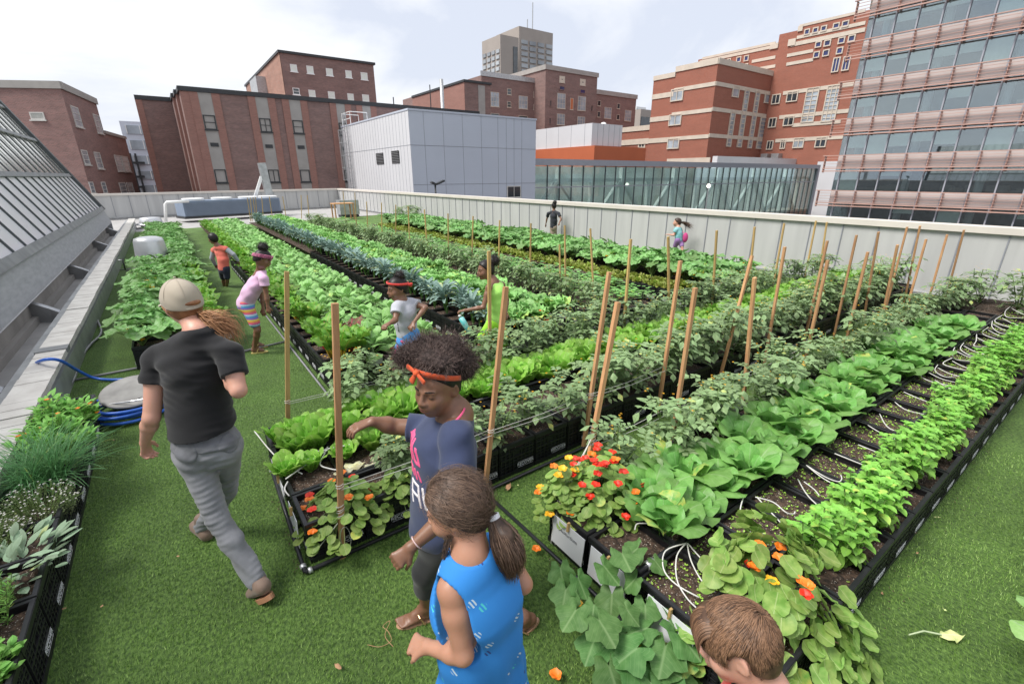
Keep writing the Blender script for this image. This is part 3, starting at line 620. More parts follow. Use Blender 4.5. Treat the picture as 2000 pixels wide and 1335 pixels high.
m=MB(); z=FY(1300,361,Yg)[2]; m.box(XL,XRr,Yg-.14,Yg-.125,z-.05,z+.05); m.build('transom',FRAMEB,b)
m=MB(); k=XL; up=True; ztt=zt-2.1; zbb=-3.0
m.box(XL,XRr,Yg+.9,Yg+1.15,ztt,ztt+.35)
while k<XRr-4:
    m.bar((k,Yg+1,zbb),(k+4.3,Yg+1,ztt),.42,.3); m.bar((k+4.9,Yg+1,ztt),(k+9.2,Yg+1,zbb),.42,.3); m.bar((k+4.6,Yg+1.02,zbb),(k+4.6,Yg+1.02,zt-.7),.5,.3); m.bar((k+9.2,Yg+1.02,zbb),(k+9.2,Yg+1.02,ztt),.4,.3); k+=9.2
m.build('truss',STEELW,b)
m=MB(); k=XL+2
while k<XRr: m.box(k,k+1.2,Yg+4.5,Yg+4.58,-1.6,-.2); k+=3.2
m.build('inner_panel',BLIND,b)
q=FY(1384,363,Yg+.6); t=thing('globe_lamp',(q[0],30,0),'small lit globe lamp on a slim pole in front of the glazed footbridge','lamp')
q=FY(1384,363,30); m=MB(); m.lathe([(0,.2),(.14,.14),(.2,0),(.14,-.14),(0,-.2)],(q[0],30,q[2]),16)
LAMP,_n,_l,_b=_new('lamp_glow'); _b.inputs['Emission Color'].default_value=(1,.93,.75,1); _b.inputs['Emission Strength'].default_value=3; _b.inputs['Base Color'].default_value=(1,.95,.85,1)
m.build('globe',LAMP,t,smooth=True); MB().tube([(q[0],30,-14),(q[0],30,q[2]-.2)],.05,8).build('pole',GALV,t)
# white low building behind the bridge
q=FY(1400,318,43);q2=FY(1660,312,43); b=bldg('white_building',q,'white windowless low building between the glazed footbridge and the louvred glass building')
MB().box(q[0],q2[0]+40,43,43.8,ZB,q2[2]-.2).build('wall',PANELG,b)
q3=q
# --- orange brick building
Yo=50.; cc=FY(1402.6,124,Yo); zt=cc[2]; e=FY(1508,151.5,Yo); l1=GZ(1313.5,139,zt)
def I3(x,y): return 1260+x/3.926,y/3.926
b=bldg('orange_brick_building',cc,'large orange red brick building with cream stone bands and tall strip windows')
XA=cc[0];XB=e[0]
FA=Face((XA,Yo),(XA,l1[1])); FB=Face((XA,Yo),(XB,Yo))
MB().box(XA,XB+25,Yo,l1[1],ZB,zt).build('wall',BR_O,b)
# far step on the left
z2=FX(1312,151,XA)[2]; y2=FX(1277,155,XA)[1]; y1=l1[1]
MB().box(XA,XB+20,y1,y2,ZB,z2).build('far_bay',BR_O,b)
# tall part
C1=FX(1520,84,XB); C0=FX(1364,116,XB); C2=FX(1559,52,XB); zA=(C1[2]+C0[2])/2; zBq=C2[2]; C3=FX(1730,14,XB)
MB().box(XB,XB+25,C1[1],C0[1],ZB,zA).build('tall_wall',BR_O,b)
Yn=C3[1]-6
MB().box(XB-.0,XB+25,Yn,C2[1],ZB,zBq).build('tallest_wall',BR_O,b)
MB().box(XB-.0,XB+25,C2[1],C1[1],ZB,zA+1.2).build('tall_link',BR_O,b)
FT=Face((XB,C0[1]),(XB,Yn))
wb=[o for o in COL.objects if o.name.startswith('white_building')][0]
k0=FX(1597,318,XB-1.5);k1=FX(1668,312,XB-1.5); MB().box(XB-1.5,XB-.05,k1[1],k0[1],ZB,(k0[2]+k1[2])/2).build('end_wall',PANELG,wb)
m=MB()
FA.box(m,0,FA.L+.1,zt-.05,zt+.8,-.3,.15); FB.box(m,.0,FB.L,zt-.05,zt+.8,-.3,.15)
Fq=Face((XA,y1),(XA,y2)); Fq.box(m,.1,Fq.L,z2-.05,z2+.7,-.3,.15)
for F,pp in ((FA,((225,680),(210,868),(195,1050))),):
    pass
def band(F,x,y,h,a0=None,a1=None,o=.12):
    px,py=I3(x,y); z=F.px(px,py)[1]; F.box(m,0 if a0 is None else a0,F.L if a1 is None else a1,z-h/2,z+h/2,0,o)
for y in (640,838,1040): band(FA,545,y,.6); 
for y in (640,838,1040): band(FB,556,y+3,.6)
def bandpx(F,x0,y0,x1,y1,h,o=.1):
    p0=I3(x0,y0);p1=I3(x1,y1); a0,z0=F.px(*p0);a1,z1=F.px(*p1); z=(z0+z1)/2; F.box(m,min(a0,a1),max(a0,a1),z-h/2,z+h/2,0,o)
bandpx(FA,170,1235,500,1232,.9,.16)
for s in ((440,445,1000,335,.4),(420,470,960,372,.5),(1120,350,1690,222,.6),(1165,288,1690,178,.5),(820,472,1000,440,.5),(820,540,1000,505,.5),(1090,425,1290,392,.5),(1085,492,1290,460,.5),(1060,710,1600,650,.6),(1030,895,1560,855,.6),(1130,958,1500,935,.6),(1000,1080,1520,1050,.6),(1185,200,1690,85,.4)): bandpx(FT,*s,o=.1)
for s in ((1105,300,1160,350),(965,335,1025,375),(1180,200,1215,240)):
    r=FT.rect(*I3(s[0],s[1]),*I3(s[2],s[3])); FT.box(m,*r,0,.22)
for yy in (735,910,1075): 
    p=I3(130,yy); a,z=Fq.px(*p); Fq.box(m,.1,Fq.L,z-.4,z+.4,0,.12)
m.build('stone_band',CREAM,b)
def W3(F,x0,y0,x1,y1,pane,nx,nz,fw=.16): window(F,F.rect(*I3(x0,y0),*I3(x1,y1)),b,pane,nx,nz,fw=fw,frame=CREAM,deep=.2,sill=False)
for q in ((205,680,300,775),(190,875,285,962),(178,1060,268,1142)): W3(FA,*q,WINL,2,1)
for q in ((672,660,722,750),(918,722,960,795)): W3(FB,*q,WINL,1,1)
W3(FB,655,858,690,1128,WINL,1,8)
W3(FB,765,682,800,1135,WINL,1,12)
W3(FB,848,700,880,1142,WINL,1,12)
W3(FB,885,900,932,1145,WINL,1,8)
for q in ((980,722,1045,798),(1095,700,1180,780),(955,902,1015,978),(1070,890,1150,965),(940,1078,990,1148),(1045,1070,1085,1142),(1145,1055,1228,1135),(1315,1050,1400,1130)): W3(FT,*q,WINL if q[0] in (1145,) else WIN,2,1)
W3(FT,1245,670,1345,935,WINL,2,8); W3(FT,1405,650,1515,930,WINL,3,9)
for q in ((1228,222,1270,268),(1292,210,1335,255),(1355,196,1400,242),(1448,175,1498,222),(1518,158,1570,208),(1312,318,1360,365),(1380,305,1432,355),(1488,285,1540,335),(1565,268,1620,320),(1298,395,1345,445),(1370,380,1420,432),(1475,362,1525,415),(630,450,662,488),(706,435,742,478),(765,425,800,470),(756,488,794,520)): W3(FT,*q,WINB,1,1,.16)
W3(FT,1450,440,1505,552,WINB,2,1); W3(FT,1528,430,1585,540,WINB,2,1)
m=MB(); 
for q in ((920,1180,970,1235),(1000,1178,1055,1235)): r=FT.rect(*I3(q[0],q[1]),*I3(q[2],q[3])); FT.box(m,*r,.0,1.5)
m.build('roof_plant',GALV,b)
# lower brick wing running left behind the grey block
q=FX(1218,252,XA); MB().box(XA+2,XA+30,y2,y2+60,ZB,FX(1250,250,XA)[2]).build('low_wing',BR_O,b)
F=Face((XA+2,y2),(XA+2,y2+60)); m=MB(); z=F.px(1245,277)[1]; F.box(m,0,60,z-.5,z+.5,0,.15); zq=F.px(1240,250)[1]; F.box(m,0,60,FX(1250,250,XA)[2]-.3,FX(1250,250,XA)[2]+.6,-.3,.15); m.build('stone_band',CREAM,b)
for x0 in (1247,1274): window(F,F.rect(x0,274,x0+14,290),b,WIN,2,1,fw=.3,frame=CREAM)
# --- louvred glass building (right)
XG=52.; b=bldg('glass_office_building',(XG,10),'modern glass building with terracotta louvre bands filling the right edge')
e=FX(1664,192,XG); ye=e[1]; YN=-14
FG=Face((XG,ye),(XG,YN))
def zl(x,y): return FX(1600+x/2.9025,y/2.9025,XG)[2]
bands=[(1080,1195,70),(872,975,112),(672,762,155),(456,552,205),(238,330,245),(0,95,290)]
bz=[(zl(x,y0),zl(x,y1)) for y0,y1,x in bands]
bz=[(a_,b_) for a_,b_ in bz]
fh=(bz[-1][0]-bz[0][0])/5; bh=np.mean([a_-b_ for a_,b_ in bz]); bz=[(bz[0][0]+fh*i,bz[0][0]+fh*i-bh) for i in range(-3,9)]
ztop=bz[-1][0]
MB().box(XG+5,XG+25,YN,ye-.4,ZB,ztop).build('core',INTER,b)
m=MB()
for (a_,b_) in bz: m.box(XG+.02,XG+5.1,YN,ye,a_-.9,a_-.45)
m.build('floor_slab',CONC,b)
MB().box(XG-.0,XG+.02,YN,ye,ZB,ztop).build('glass_wall',GLS,b)
MB().box(XG,XG+25,ye,ye+.05,ZB,ztop).build('end_glass',GLS,b)
for i,(a_,b_) in enumerate(bz):
    m=MB(); FG.box(m,0,FG.L,b_+bh*.28,a_,.03,.10); s=m.build('spandrel',SPAN,b)
    m=MB(); k=b_+.08
    while k<b_+bh*.30: FG.box(m,-1.0,FG.L,k,k+.09,.5,.6); k+=.24
    k=b_+bh*.34
    while k<a_-.02: FG.box(m,-1.0,FG.L,k,k+.03,.5,.55); k+=.24
    FG.box(m,-1.15,FG.L,a_-.02,a_+.05,.45,.62)
    k=-1.0
    while k<FG.L: FG.box(m,k-.02,k+.02,b_,a_,.1,.5); k+=1.55
    m.build('louvre',TERR,s)
m=MB(); k=.4
while k<FG.L: FG.box(m,k-.045,k+.045,ZB,ztop,.003,.12); k+=1.55
m.build('mullion',FRAMEB,b)
m=MB()
for k in (1.0,5.2,10,17.5,25): 
    q=FG.at(k,0,-1.2); m.tube([(q[0],q[1],ZB),(q[0],q[1],ztop)],.28,10)
m.build('column',STEELW,b)
random.seed(3); m=MB()
for i,(a_,b_) in enumerate(bz[:-1]):
    zt_=bz[i+1][1]
    for j in range(24):
        if random.random()<(.9 if i>=6 else .4):
            h=random.choice([.35,.7,1.0,1.6]) if i<8 else 1.9; FG.box(m,.5+j*1.55,1.95+j*1.55,zt_-h+.02,zt_,-.08,-.05)
m.build('blind',BLIND,b)
m=MB()
for i,(a_,b_) in enumerate(bz[:-1]):
    for j in range(40):
        k=random.uniform(0,FG.L-2); w=random.uniform(.5,1.8); h=random.uniform(.3,.9); q=FG.at(k,0,-random.uniform(1,4)); m.box(q[0]-.3,q[0]+.3,q[1]-w/2,q[1]+w/2,a_-.44,a_-.3+h)
m.build('furniture',pm('furniture',(.14,.12,.1),.8,.7,.8,second=(.3,.27,.22)),b)
# ================================================================ plants: leaf bags (numpy) -> shared meshes
def L_ok(mi): return mi==0
class Bag:
    def __init__(s): s.V=[];s.Q=[];s.UV=[];s.M=[];s.L=[];s.n=0
    def _add(s,v,q,uv,mi,lv):
        s.V.append(v);s.Q.append(q+s.n);s.n+=len(v);s.UV.append(uv[q].reshape(-1,2));s.M.append(np.full(len(q),mi));s.L.append(np.full(len(v),lv))
    def strip(s,p,az,e0,e1,L,W,prof='ov',nl=7,nw=4,cup=.12,ruf=0,rf=5,roll=0,mi=0,lv=None,pet=0,petw=.1,jit=1,drop=1.0,serr=0):
        """one leaf: centreline starts at p, points along azimuth az, elevation goes e0 -> e1"""
        R=RN; lv=R.rand() if lv is None else lv
        if R.rand()<.03 and L_ok(mi): lv=1.25
        t=np.linspace(0,1,nl+1); el=e0+(e1-e0)*t**drop; ds=L/nl
        d=np.stack([np.cos(az)*np.cos(el),np.sin(az)*np.cos(el),np.sin(el)],1)
        c=np.vstack([np.zeros(3),np.cumsum(d[:-1]*ds,0)])+np.array(p)
        s0=np.array([-np.sin(az),np.cos(az),0.]); nrm=np.cross(d,s0)*-1; nrm=np.cross(s0,d)
        side=s0*np.cos(roll)+nrm*np.sin(roll); nr=-s0*np.sin(roll)+nrm*np.cos(roll)
        if prof=='ov': w=np.sin(np.pi*np.clip(t,0,1)**.8)**.75
        elif prof=='obov': w=np.sin(np.pi*np.clip(t*.94+.03,0,1)**1.5)**.6
        elif prof=='strap': w=np.clip(np.sin(np.pi*(t*.93+.05))**.35,0,1)
        elif prof=='round': w=np.sqrt(np.clip(1-((t-.55)/.47)**2,0,1))
        elif prof=='tri': w=np.clip((1-t)*1.15,0,1)*np.clip(t*7,0,1)
        if pet>0:
            tt=np.clip((t-pet)/(1-pet),0,1); w=np.where(t<pet,petw,np.maximum(petw*(1-tt),np.interp(tt,np.linspace(0,1,len(w)),w)))
        if serr: w=w*(1+serr*(np.arange(nl+1)%2))
        w=np.maximum(w,.02); a=np.linspace(-1,1,nw+1); ph=R.rand()*6.28
        X=np.outer(w,a)*W/2; r=ruf*W*np.abs(a)[None,:]**1.6*np.sin(rf*2*np.pi*t[:,None]+ph+np.sign(a)[None,:]*1.3)
        Z=cup*W*(a[None,:]**2)*w[:,None]+r
        Y=ruf*W*.5*np.abs(a)[None,:]**2*np.cos(rf*2*np.pi*t[:,None]+ph)
        P=c[:,None,:]+X[...,None]*side[:,None,:]+Z[...,None]*nr[:,None,:]+Y[...,None]*d[:,None,:]
        idx=np.arange((nl+1)*(nw+1)).reshape(nl+1,nw+1); q=np.stack([idx[:-1,:-1],idx[:-1,1:],idx[1:,1:],idx[1:,:-1]],-1).reshape(-1,4)
        uv=np.stack([np.broadcast_to((a+1)/2,X.shape),np.broadcast_to(t[:,None],X.shape)],-1).reshape(-1,2)
        s._add(P.reshape(-1,3),q,uv,mi,lv); return c[-1]
    def disc(s,c,az,tilt,Rr,lobe='round',nr=3,na=14,cup=.15,ruf=.04,mi=0,lv=None):
        """radial leaf; c = where the stalk meets it; az = direction of its tip; tilt = how far the tip dips"""
        R=RN; lv=R.rand() if lv is None else lv
        if R.rand()<.03 and L_ok(mi): lv=1.25
        th=np.linspace(0,2*np.pi,na,endpoint=False)
        if lobe=='round': r=1+.05*np.cos(3*th+1); off=0
        elif lobe=='squash': r=.72+.30*np.abs(np.cos(2.5*th))**.8; r*=np.where(np.abs(th-np.pi)<.35,.45,1); off=.25
        elif lobe=='cuke': r=.80+.22*np.clip(np.cos(5*th),-1,1)*.6+.12*np.cos(th); r*=np.where(np.abs(th-np.pi)<.3,.35,1); off=.3
        rr=np.linspace(0,1,nr+1)[1:]; ph=R.rand(2)*6
        X=[0.];Y=[0.];Z=[0.];U=[(.5,.3)]
        for k in rr:
            X+=list(Rr*k*r*np.cos(th)+off*Rr*k*.6); Y+=list(Rr*k*r*np.sin(th)); Z+=list(Rr*(cup*k*k+ruf*k*k*np.sin(5*th+ph[0])+.6*ruf*k*np.sin(9*th+ph[1])))
            U+=[(.5+.5*k*np.sin(a),.3+.7*k*max(-.4,np.cos(a))) for a in th]
        P=np.stack([X,Y,Z],1); ct,st=np.cos(tilt),np.sin(tilt)
        P=np.stack([P[:,0]*ct+P[:,2]*st,P[:,1],-P[:,0]*st+P[:,2]*ct],1); ca,sa=np.cos(az),np.sin(az)
        P=np.stack([P[:,0]*ca-P[:,1]*sa,P[:,0]*sa+P[:,1]*ca,P[:,2]],1)+np.array(c)
        q=[]
        for j in range(na):
            k=(j+1)%na; q.append((0,1+j,1+k,1+k))
            for i in range(nr-1): q.append((1+i*na+j,1+(i+1)*na+j,1+(i+1)*na+k,1+i*na+k))
        s._add(P,np.array(q),np.array(U),mi,lv)
    def stem(s,pts,r0,r1,mi=1,n=4,lv=.5):
        pts=np.array(pts,float); K=len(pts); V_=[]
        for i in range(K):
            t=pts[min(i+1,K-1)]-pts[max(i-1,0)]; t/=np.linalg.norm(t)+1e-9; x=np.cross(t,[.3,.9,.2]); x/=np.linalg.norm(x); y=np.cross(t,x); r=r0+(r1-r0)*i/(K-1)
            for j in range(n): a=2*np.pi*j/n; V_.append(pts[i]+(x*np.cos(a)+y*np.sin(a))*r)
        q=[]
        for i in range(K-1):
            for j in range(n): k=(j+1)%n; q.append((i*n+j,i*n+k,(i+1)*n+k,(i+1)*n+j))
        s._add(np.array(V_),np.array(q),np.tile([[.2,.5]],(len(V_),1)),mi,lv)
    def mesh(s,name,mats):
        me=bpy.data.meshes.new(name); V_=np.concatenate(s.V);Q=np.concatenate(s.Q);UV=np.concatenate(s.UV);Mi=np.concatenate(s.M);L=np.concatenate(s.L)
        tri=Q[:,2]==Q[:,3]; nt_=tri.sum()
        cnt=np.where(tri,3,4); loops=[];uvs=[]
        mask=np.ones(Q.shape,bool); mask[tri,3]=False; lv=Q[mask]; uv=UV.reshape(-1,4,2)[mask]
        me.vertices.add(len(V_)); me.vertices.foreach_set('co',V_.astype(np.float32).ravel()); me.loops.add(len(lv)); me.loops.foreach_set('vertex_index',lv.astype(np.int32))
        me.polygons.add(len(Q)); st=np.concatenate([[0],np.cumsum(cnt)[:-1]]); me.polygons.foreach_set('loop_start',st.astype(np.int32)); me.polygons.foreach_set('material_index',Mi.astype(np.int32)); me.polygons.foreach_set('use_smooth',np.ones(len(Q),bool))
        u=me.uv_layers.new(name='UVMap'); u.data.foreach_set('uv',uv.astype(np.float32).ravel())
        at=me.attributes.new('lv','FLOAT','POINT'); at.data.foreach_set('value',L.astype(np.float32))
        for m in mats: me.materials.append(m)
        me.update(calc_edges=True); me.validate(); return me
D=math.radians
LET=leafm('leaf_lettuce',(.115,.235,.028),vein=(.34,.46,.16),mott=(.175,.32,.05),transl=.35)
BOK=leafm('leaf_bokchoy',(.085,.195,.04),vein=(.22,.36,.14),mott=(.125,.26,.065),rough=.42,transl=.3,vw=.035)
BAS=leafm('leaf_basil',(.12,.25,.035),vein=(.2,.36,.09),mott=(.17,.32,.06),rough=.4,transl=.3)
TOM=leafm('leaf_tomato',gain=1.6,c=(.110,.165,.070),mott=(.18,.25,.12),vein=(.14,.22,.08),transl=.25,var=.3,sidev=False)
NAS=leafm('leaf_nasturtium',gain=1.35,c=(.13,.235,.045),vein=(.36,.44,.18),mott=(.24,.33,.09),transl=.3,sidev=False,vw=.03)
SQU=leafm('leaf_squash',(.075,.19,.03),vein=(.22,.34,.14),mott=(.18,.29,.13),transl=.25,var=.3)
CUK=leafm('leaf_cucumber',gain=1.2,c=(.060,.15,.035),vein=(.17,.28,.11),mott=(.10,.205,.06),transl=.25,rough=.6)
CHA=leafm('leaf_chard',(.06,.17,.02),vein=(.32,.30,.06),mott=(.13,.26,.03),transl=.3,var=.35)
COLL=leafm('leaf_collard',(.115,.225,.055),vein=(.26,.37,.2),mott=(.17,.28,.10),transl=.2,rough=.6)
LAC=leafm('leaf_lacinato',(.085,.140,.115),vein=(.22,.30,.23),mott=(.14,.20,.18),transl=.15,rough=.65)
CUR=leafm('leaf_curly_kale',(.10,.215,.05),vein=(.24,.37,.15),mott=(.17,.29,.10),transl=.25,var=.35,sidev=False)
BEA=leafm('leaf_bean',(.085,.20,.045),mott=(.16,.29,.09),transl=.3,var=.35)
YEL=leafm('leaf_yellow_lettuce',(.14,.22,.03),vein=(.3,.34,.1),mott=(.22,.19,.05),transl=.3,var=.4)
SAG=leafm('leaf_sage',(.19,.27,.17),vein=(.3,.38,.26),mott=(.24,.32,.22),transl=.2,rough=.8)
CHI=leafm('leaf_chive',(.055,.145,.05),mott=(.09,.19,.075),sidev=False)
HER=leafm('leaf_herb',(.10,.23,.04),mott=(.17,.31,.07),transl=.3,sidev=False)
THY=leafm('leaf_thyme',(.11,.15,.06),mott=(.2,.23,.11),sidev=False)
STEM=pm('stem_green',(.16,.25,.07),.5,.2,20); STEMY=pm('stem_yellow',(.62,.42,.04),.4,.15,20); STEMR=pm('stem_red',(.35,.02,.03),.4,.2,20); STEMW=pm('stem_pale',(.42,.50,.30),.5,.1,20)
FLO=pm('petal_orange',(.80,.20,.015),.5,.15,30); FLR=pm('petal_red',(.72,.035,.012),.5,.2,30); FLY=pm('petal_yellow',(.85,.45,.02),.5,.15,30); FLW=pm('petal_white',(.62,.60,.56),.6,.1,30); FLM=pm('petal_mauve',(.42,.22,.42),.6,.1,30)
def u(a,b): return a+(b-a)*RN.rand()
def lettuce():
    g=Bag()
    for i in range(17):
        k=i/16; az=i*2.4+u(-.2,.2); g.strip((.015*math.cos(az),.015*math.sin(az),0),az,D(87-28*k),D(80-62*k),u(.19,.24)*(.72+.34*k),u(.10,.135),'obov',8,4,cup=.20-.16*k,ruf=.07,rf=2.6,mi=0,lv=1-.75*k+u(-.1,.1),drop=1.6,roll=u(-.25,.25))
    return g.mesh('lettuce',[LET])
def bokchoy():
    g=Bag()
    for i in range(14):
        k=i/13; az=i*2.4+u(-.25,.25); L=u(.27,.33)*(.6+.45*k); g.strip((.02*math.cos(az),.02*math.sin(az),0),az,D(86-30*k),D(58-70*k),L,u(.19,.23)*(.68+.34*k),'round',10,6,cup=.20-.12*k,ruf=.075,rf=2.2,pet=.34,petw=.11,mi=0,drop=1.7,lv=.9-.7*k+u(-.1,.15),roll=u(-.3,.3))
    return g.mesh('bok_choy',[BOK])
def basil(h=.30,n=8):
    g=Bag()
    for i in range(n):
        az=u(0,6.28); d=u(.02,.12); top=np.array([math.cos(az)*d,math.sin(az)*d,u(.7,1)*h]); g.stem([(top[0]*.3,top[1]*.3,0),(top[0]*.7,top[1]*.7,top[2]*.5),top],.004,.003)
        for lev in range(5):
            f=1-lev*.17; p=top*np.array([.5+.5*f,.5+.5*f,f]); a0=u(0,3.14)+lev*1.57
            for s_ in range(4 if lev<2 else 2):
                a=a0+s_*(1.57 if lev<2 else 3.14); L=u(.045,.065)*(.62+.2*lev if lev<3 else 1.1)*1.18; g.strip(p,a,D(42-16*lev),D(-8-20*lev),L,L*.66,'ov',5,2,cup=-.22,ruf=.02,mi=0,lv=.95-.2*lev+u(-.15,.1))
    return g.mesh('basil',[BAS,STEM])
def tomato(h=.50,n=36,fl=5):
    g=Bag()
    for b in range(4):
        az=u(0,6.28); pts=[np.zeros(3)]; d=u(.10,.22)
        for k in range(1,6): pts.append(np.array([math.cos(az+k*.15)*d*k/5,math.sin(az+k*.15)*d*k/5,h*k/5*u(.9,1.03)]))
        g.stem(pts,.007,.004,1)
        for j in range(n//4+3):
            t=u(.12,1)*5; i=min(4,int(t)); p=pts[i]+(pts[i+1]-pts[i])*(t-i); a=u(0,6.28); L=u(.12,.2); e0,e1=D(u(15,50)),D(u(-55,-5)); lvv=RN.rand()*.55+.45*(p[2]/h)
            q=[p]; 
            for m_ in range(4): e=e0+(e1-e0)*m_/3; q.append(q[-1]+np.array([math.cos(a)*math.cos(e),math.sin(a)*math.cos(e),math.sin(e)])*L/4)
            g.stem([q[0],q[2],q[4]],.0022,.0014,1,3)
            g.strip(q[4],a,e1,e1-.5,L*.50,L*.34,'ov',4,2,cup=u(-.2,.25),mi=0,lv=lvv,serr=-.3)
            for m_ in (1,2,3):
                for sg in (-1,1): g.strip(q[m_],a+sg*u(.9,1.35),e0*.3,D(u(-45,5)),L*u(.32,.46),L*.26,'ov',4,2,cup=u(-.2,.25),mi=0,lv=lvv,serr=-.3)
        if fl and b<fl:
            for j in range(3):
                p=pts[-1]+RN.uniform(-.08,.08,3)
                for a in range(5): g.strip(p,a*1.257,D(-10),D(-50),.014,.008,'tri',2,1,mi=2,cup=0)
    return g.mesh('tomato_plant',[TOM,STEM,FLY])
def flower(g,p,mi,R=.026,tilt=None,yc=3):
    az0=u(0,6.28)
    for a in range(5): g.strip(p,az0+a*1.257,D(u(40,62)),D(u(-25,10)),R*1.35,R*1.35,'round',4,3,cup=-.1,ruf=.08,rf=1.5,mi=mi,lv=.5)
def nasturtium(w=.22,h=.22,n=46,fl=(2,2,3),fn=7,rad=(.022,.036),drop=.0):
    g=Bag()
    for i in range(n):
        a=u(0,6.28); r=w*math.sqrt(u(0,1)); z=h*(1-.75*(r/w)**2)*u(.55,1)-drop*(r/w); p=np.array([math.cos(a)*r,math.sin(a)*r,z]); g.stem([(p[0]*.25,p[1]*.25,0),(p[0]*.8,p[1]*.8,z*.65),p],.0022,.0016,1,3)
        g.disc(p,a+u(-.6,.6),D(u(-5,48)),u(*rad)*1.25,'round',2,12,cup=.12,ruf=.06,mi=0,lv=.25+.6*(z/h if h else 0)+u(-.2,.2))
    for i in range(fn):
        a=u(0,6.28); r=w*u(.2,.95); z=h*(1-.7*(r/w)**2)*u(.95,1.2)-drop*(r/w); flower(g,(math.cos(a)*r,math.sin(a)*r,z),int(fl[i%len(fl)]))
    return g.mesh('nasturtium',[NAS,STEM,FLO,FLR,FLY])
def chard(n=15,red=.4):
    g=Bag()
    for i in range(n):
        k=i/(n-1); az=i*2.4+u(-.3,.3); L=u(.30,.40)*(.75+.25*k); sm=3 if RN.rand()<red else 1
        e0,e1=D(86-26*k),D(60-65*k); g.stem([(0,0,0),(math.cos(az)*L*.25*math.cos(e0),math.sin(az)*L*.25*math.cos(e0),L*.26),(math.cos(az)*L*.52*math.cos(e0),math.sin(az)*L*.52*math.cos(e0),L*.5*math.sin(e0))],.008,.005,sm)
        p=(math.cos(az)*L*.45*math.cos(e0),math.sin(az)*L*.45*math.cos(e0),L*.45*math.sin(e0)); g.strip(p,az,e0*.95,e1,L*.62,u(.12,.17),'ov',8,5,cup=.05,ruf=.13,rf=2.6,mi=0,lv=.9-.6*k+u(-.2,.2),roll=u(-.4,.4))
    return g.mesh('swiss_chard',[CHA,STEMY,STEM,STEMR])
def collard(n=13,h=.16):
    g=Bag(); g.stem([(0,0,0),(.01,0,h*.6),(0,0,h)],.012,.010,1)
    for i in range(n):
        k=i/(n-1); az=i*2.4+u(-.3,.3); z=h*(1-.7*k); L=u(.20,.27)*(.7+.4*k)
        g.strip((0,0,z),az,D(78-52*k),D(30-52*k),L,u(.14,.18)*(.7+.35*k),'round',8,5,cup=.14,ruf=.05,rf=2,pet=.35,petw=.09,mi=0,lv=.9-.5*k+u(-.15,.15),roll=u(-.25,.25))
    return g.mesh('collard',[COLL,STEMW])
def lacinato(n=18,h=.30):
    g=Bag(); g.stem([(0,0,0),(.01,0,h*.6),(0,.01,h)],.012,.008,1)
    for i in range(n):
        k=i/(n-1); az=i*2.4+u(-.3,.3); z=h*(1-.35*k); L=u(.26,.34)
        g.strip((0,0,z),az,D(82-34*k),D(20-70*k),L,u(.055,.075),'strap',9,4,cup=-.25,ruf=.09,rf=3,pet=.18,petw=.15,mi=0,lv=.9-.5*k+u(-.15,.15),roll=u(-.3,.3),drop=1.3)
    for i in range(9): az=u(0,6.28); g.strip((0,0,.02),az,D(88),D(70),u(.22,.3),.05,'strap',5,2,mi=2,cup=.1,lv=RN.rand())
    return g.mesh('lacinato_kale',[LAC,STEMW,BEA])
def curly(n=20):
    g=Bag()
    for i in range(n):
        k=i/(n-1); az=i*2.4+u(-.3,.3); L=u(.22,.28)*(.75+.3*k)
        g.strip((0,0,.08),az,D(84-36*k),D(40-50*k),L,u(.12,.16),'round',10,6,cup=.05,ruf=.20,rf=4.2,pet=.3,petw=.1,mi=0,lv=.95-.6*k+u(-.2,.2),roll=u(-.4,.4))
    return g.mesh('curly_kale',[CUR,STEMW])
def squash(n=15,R=.15):
    g=Bag()
    for i in range(n):
        k=i/(n-1); az=i*2.4+u(-.4,.4); L=u(.30,.46)*(.6+.4*k); e=D(82-42*k); p=np.array([math.cos(az)*math.cos(e)*L,math.sin(az)*math.cos(e)*L,math.sin(e)*L]); g.stem([(0,0,0),p*np.array([.35,.35,.55]),p],.009,.006,1,4)
        g.disc(p,az,D(u(0,40)),R*u(.75,1.15)*(.65+.35*k),'squash',3,20,cup=.18,ruf=.09,mi=0,lv=.85-.5*k+u(-.25,.25))
    for i in range(2): az=u(0,6.28); flower(g,(math.cos(az)*.1,math.sin(az)*.1,u(.1,.25)),2,.04)
    return g.mesh('squash_plant',[SQU,STEM,FLY])
def bean(n=34,h=.30,w=.17,m=None):
    g=Bag()
    for i in range(n):
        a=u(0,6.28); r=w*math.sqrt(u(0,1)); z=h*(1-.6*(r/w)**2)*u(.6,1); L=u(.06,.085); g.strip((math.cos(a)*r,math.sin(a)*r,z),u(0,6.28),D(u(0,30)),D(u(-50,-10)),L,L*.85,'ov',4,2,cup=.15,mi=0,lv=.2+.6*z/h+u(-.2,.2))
        if i%4==0: g.stem([(0,0,0),(math.cos(a)*r*.6,math.sin(a)*r*.6,z*.7),(math.cos(a)*r,math.sin(a)*r,z)],.003,.002,1,3)
    return g.mesh('bean_plant',[m or BEA,STEM])
def loosel(n=14):
    g=Bag()
    for i in range(n):
        k=i/(n-1); az=i*2.4+u(-.2,.2); g.strip((0,0,0),az,D(80-50*k),D(55-60*k),u(.12,.17),u(.08,.12),'round',6,4,cup=.1,ruf=.12,rf=3,mi=0,lv=RN.rand())
    return g.mesh('loose_leaf_lettuce',[YEL])
VAR={}
def variants(k,fn,n): VAR[k]=[fn() for _ in range(n)]
variants('lettuce',lettuce,5); variants('bok',bokchoy,5); variants('basil',basil,5); variants('tomato',tomato,5)
variants('nast',lambda:nasturtium(.2,.22,44,(2,3,4),6),2)
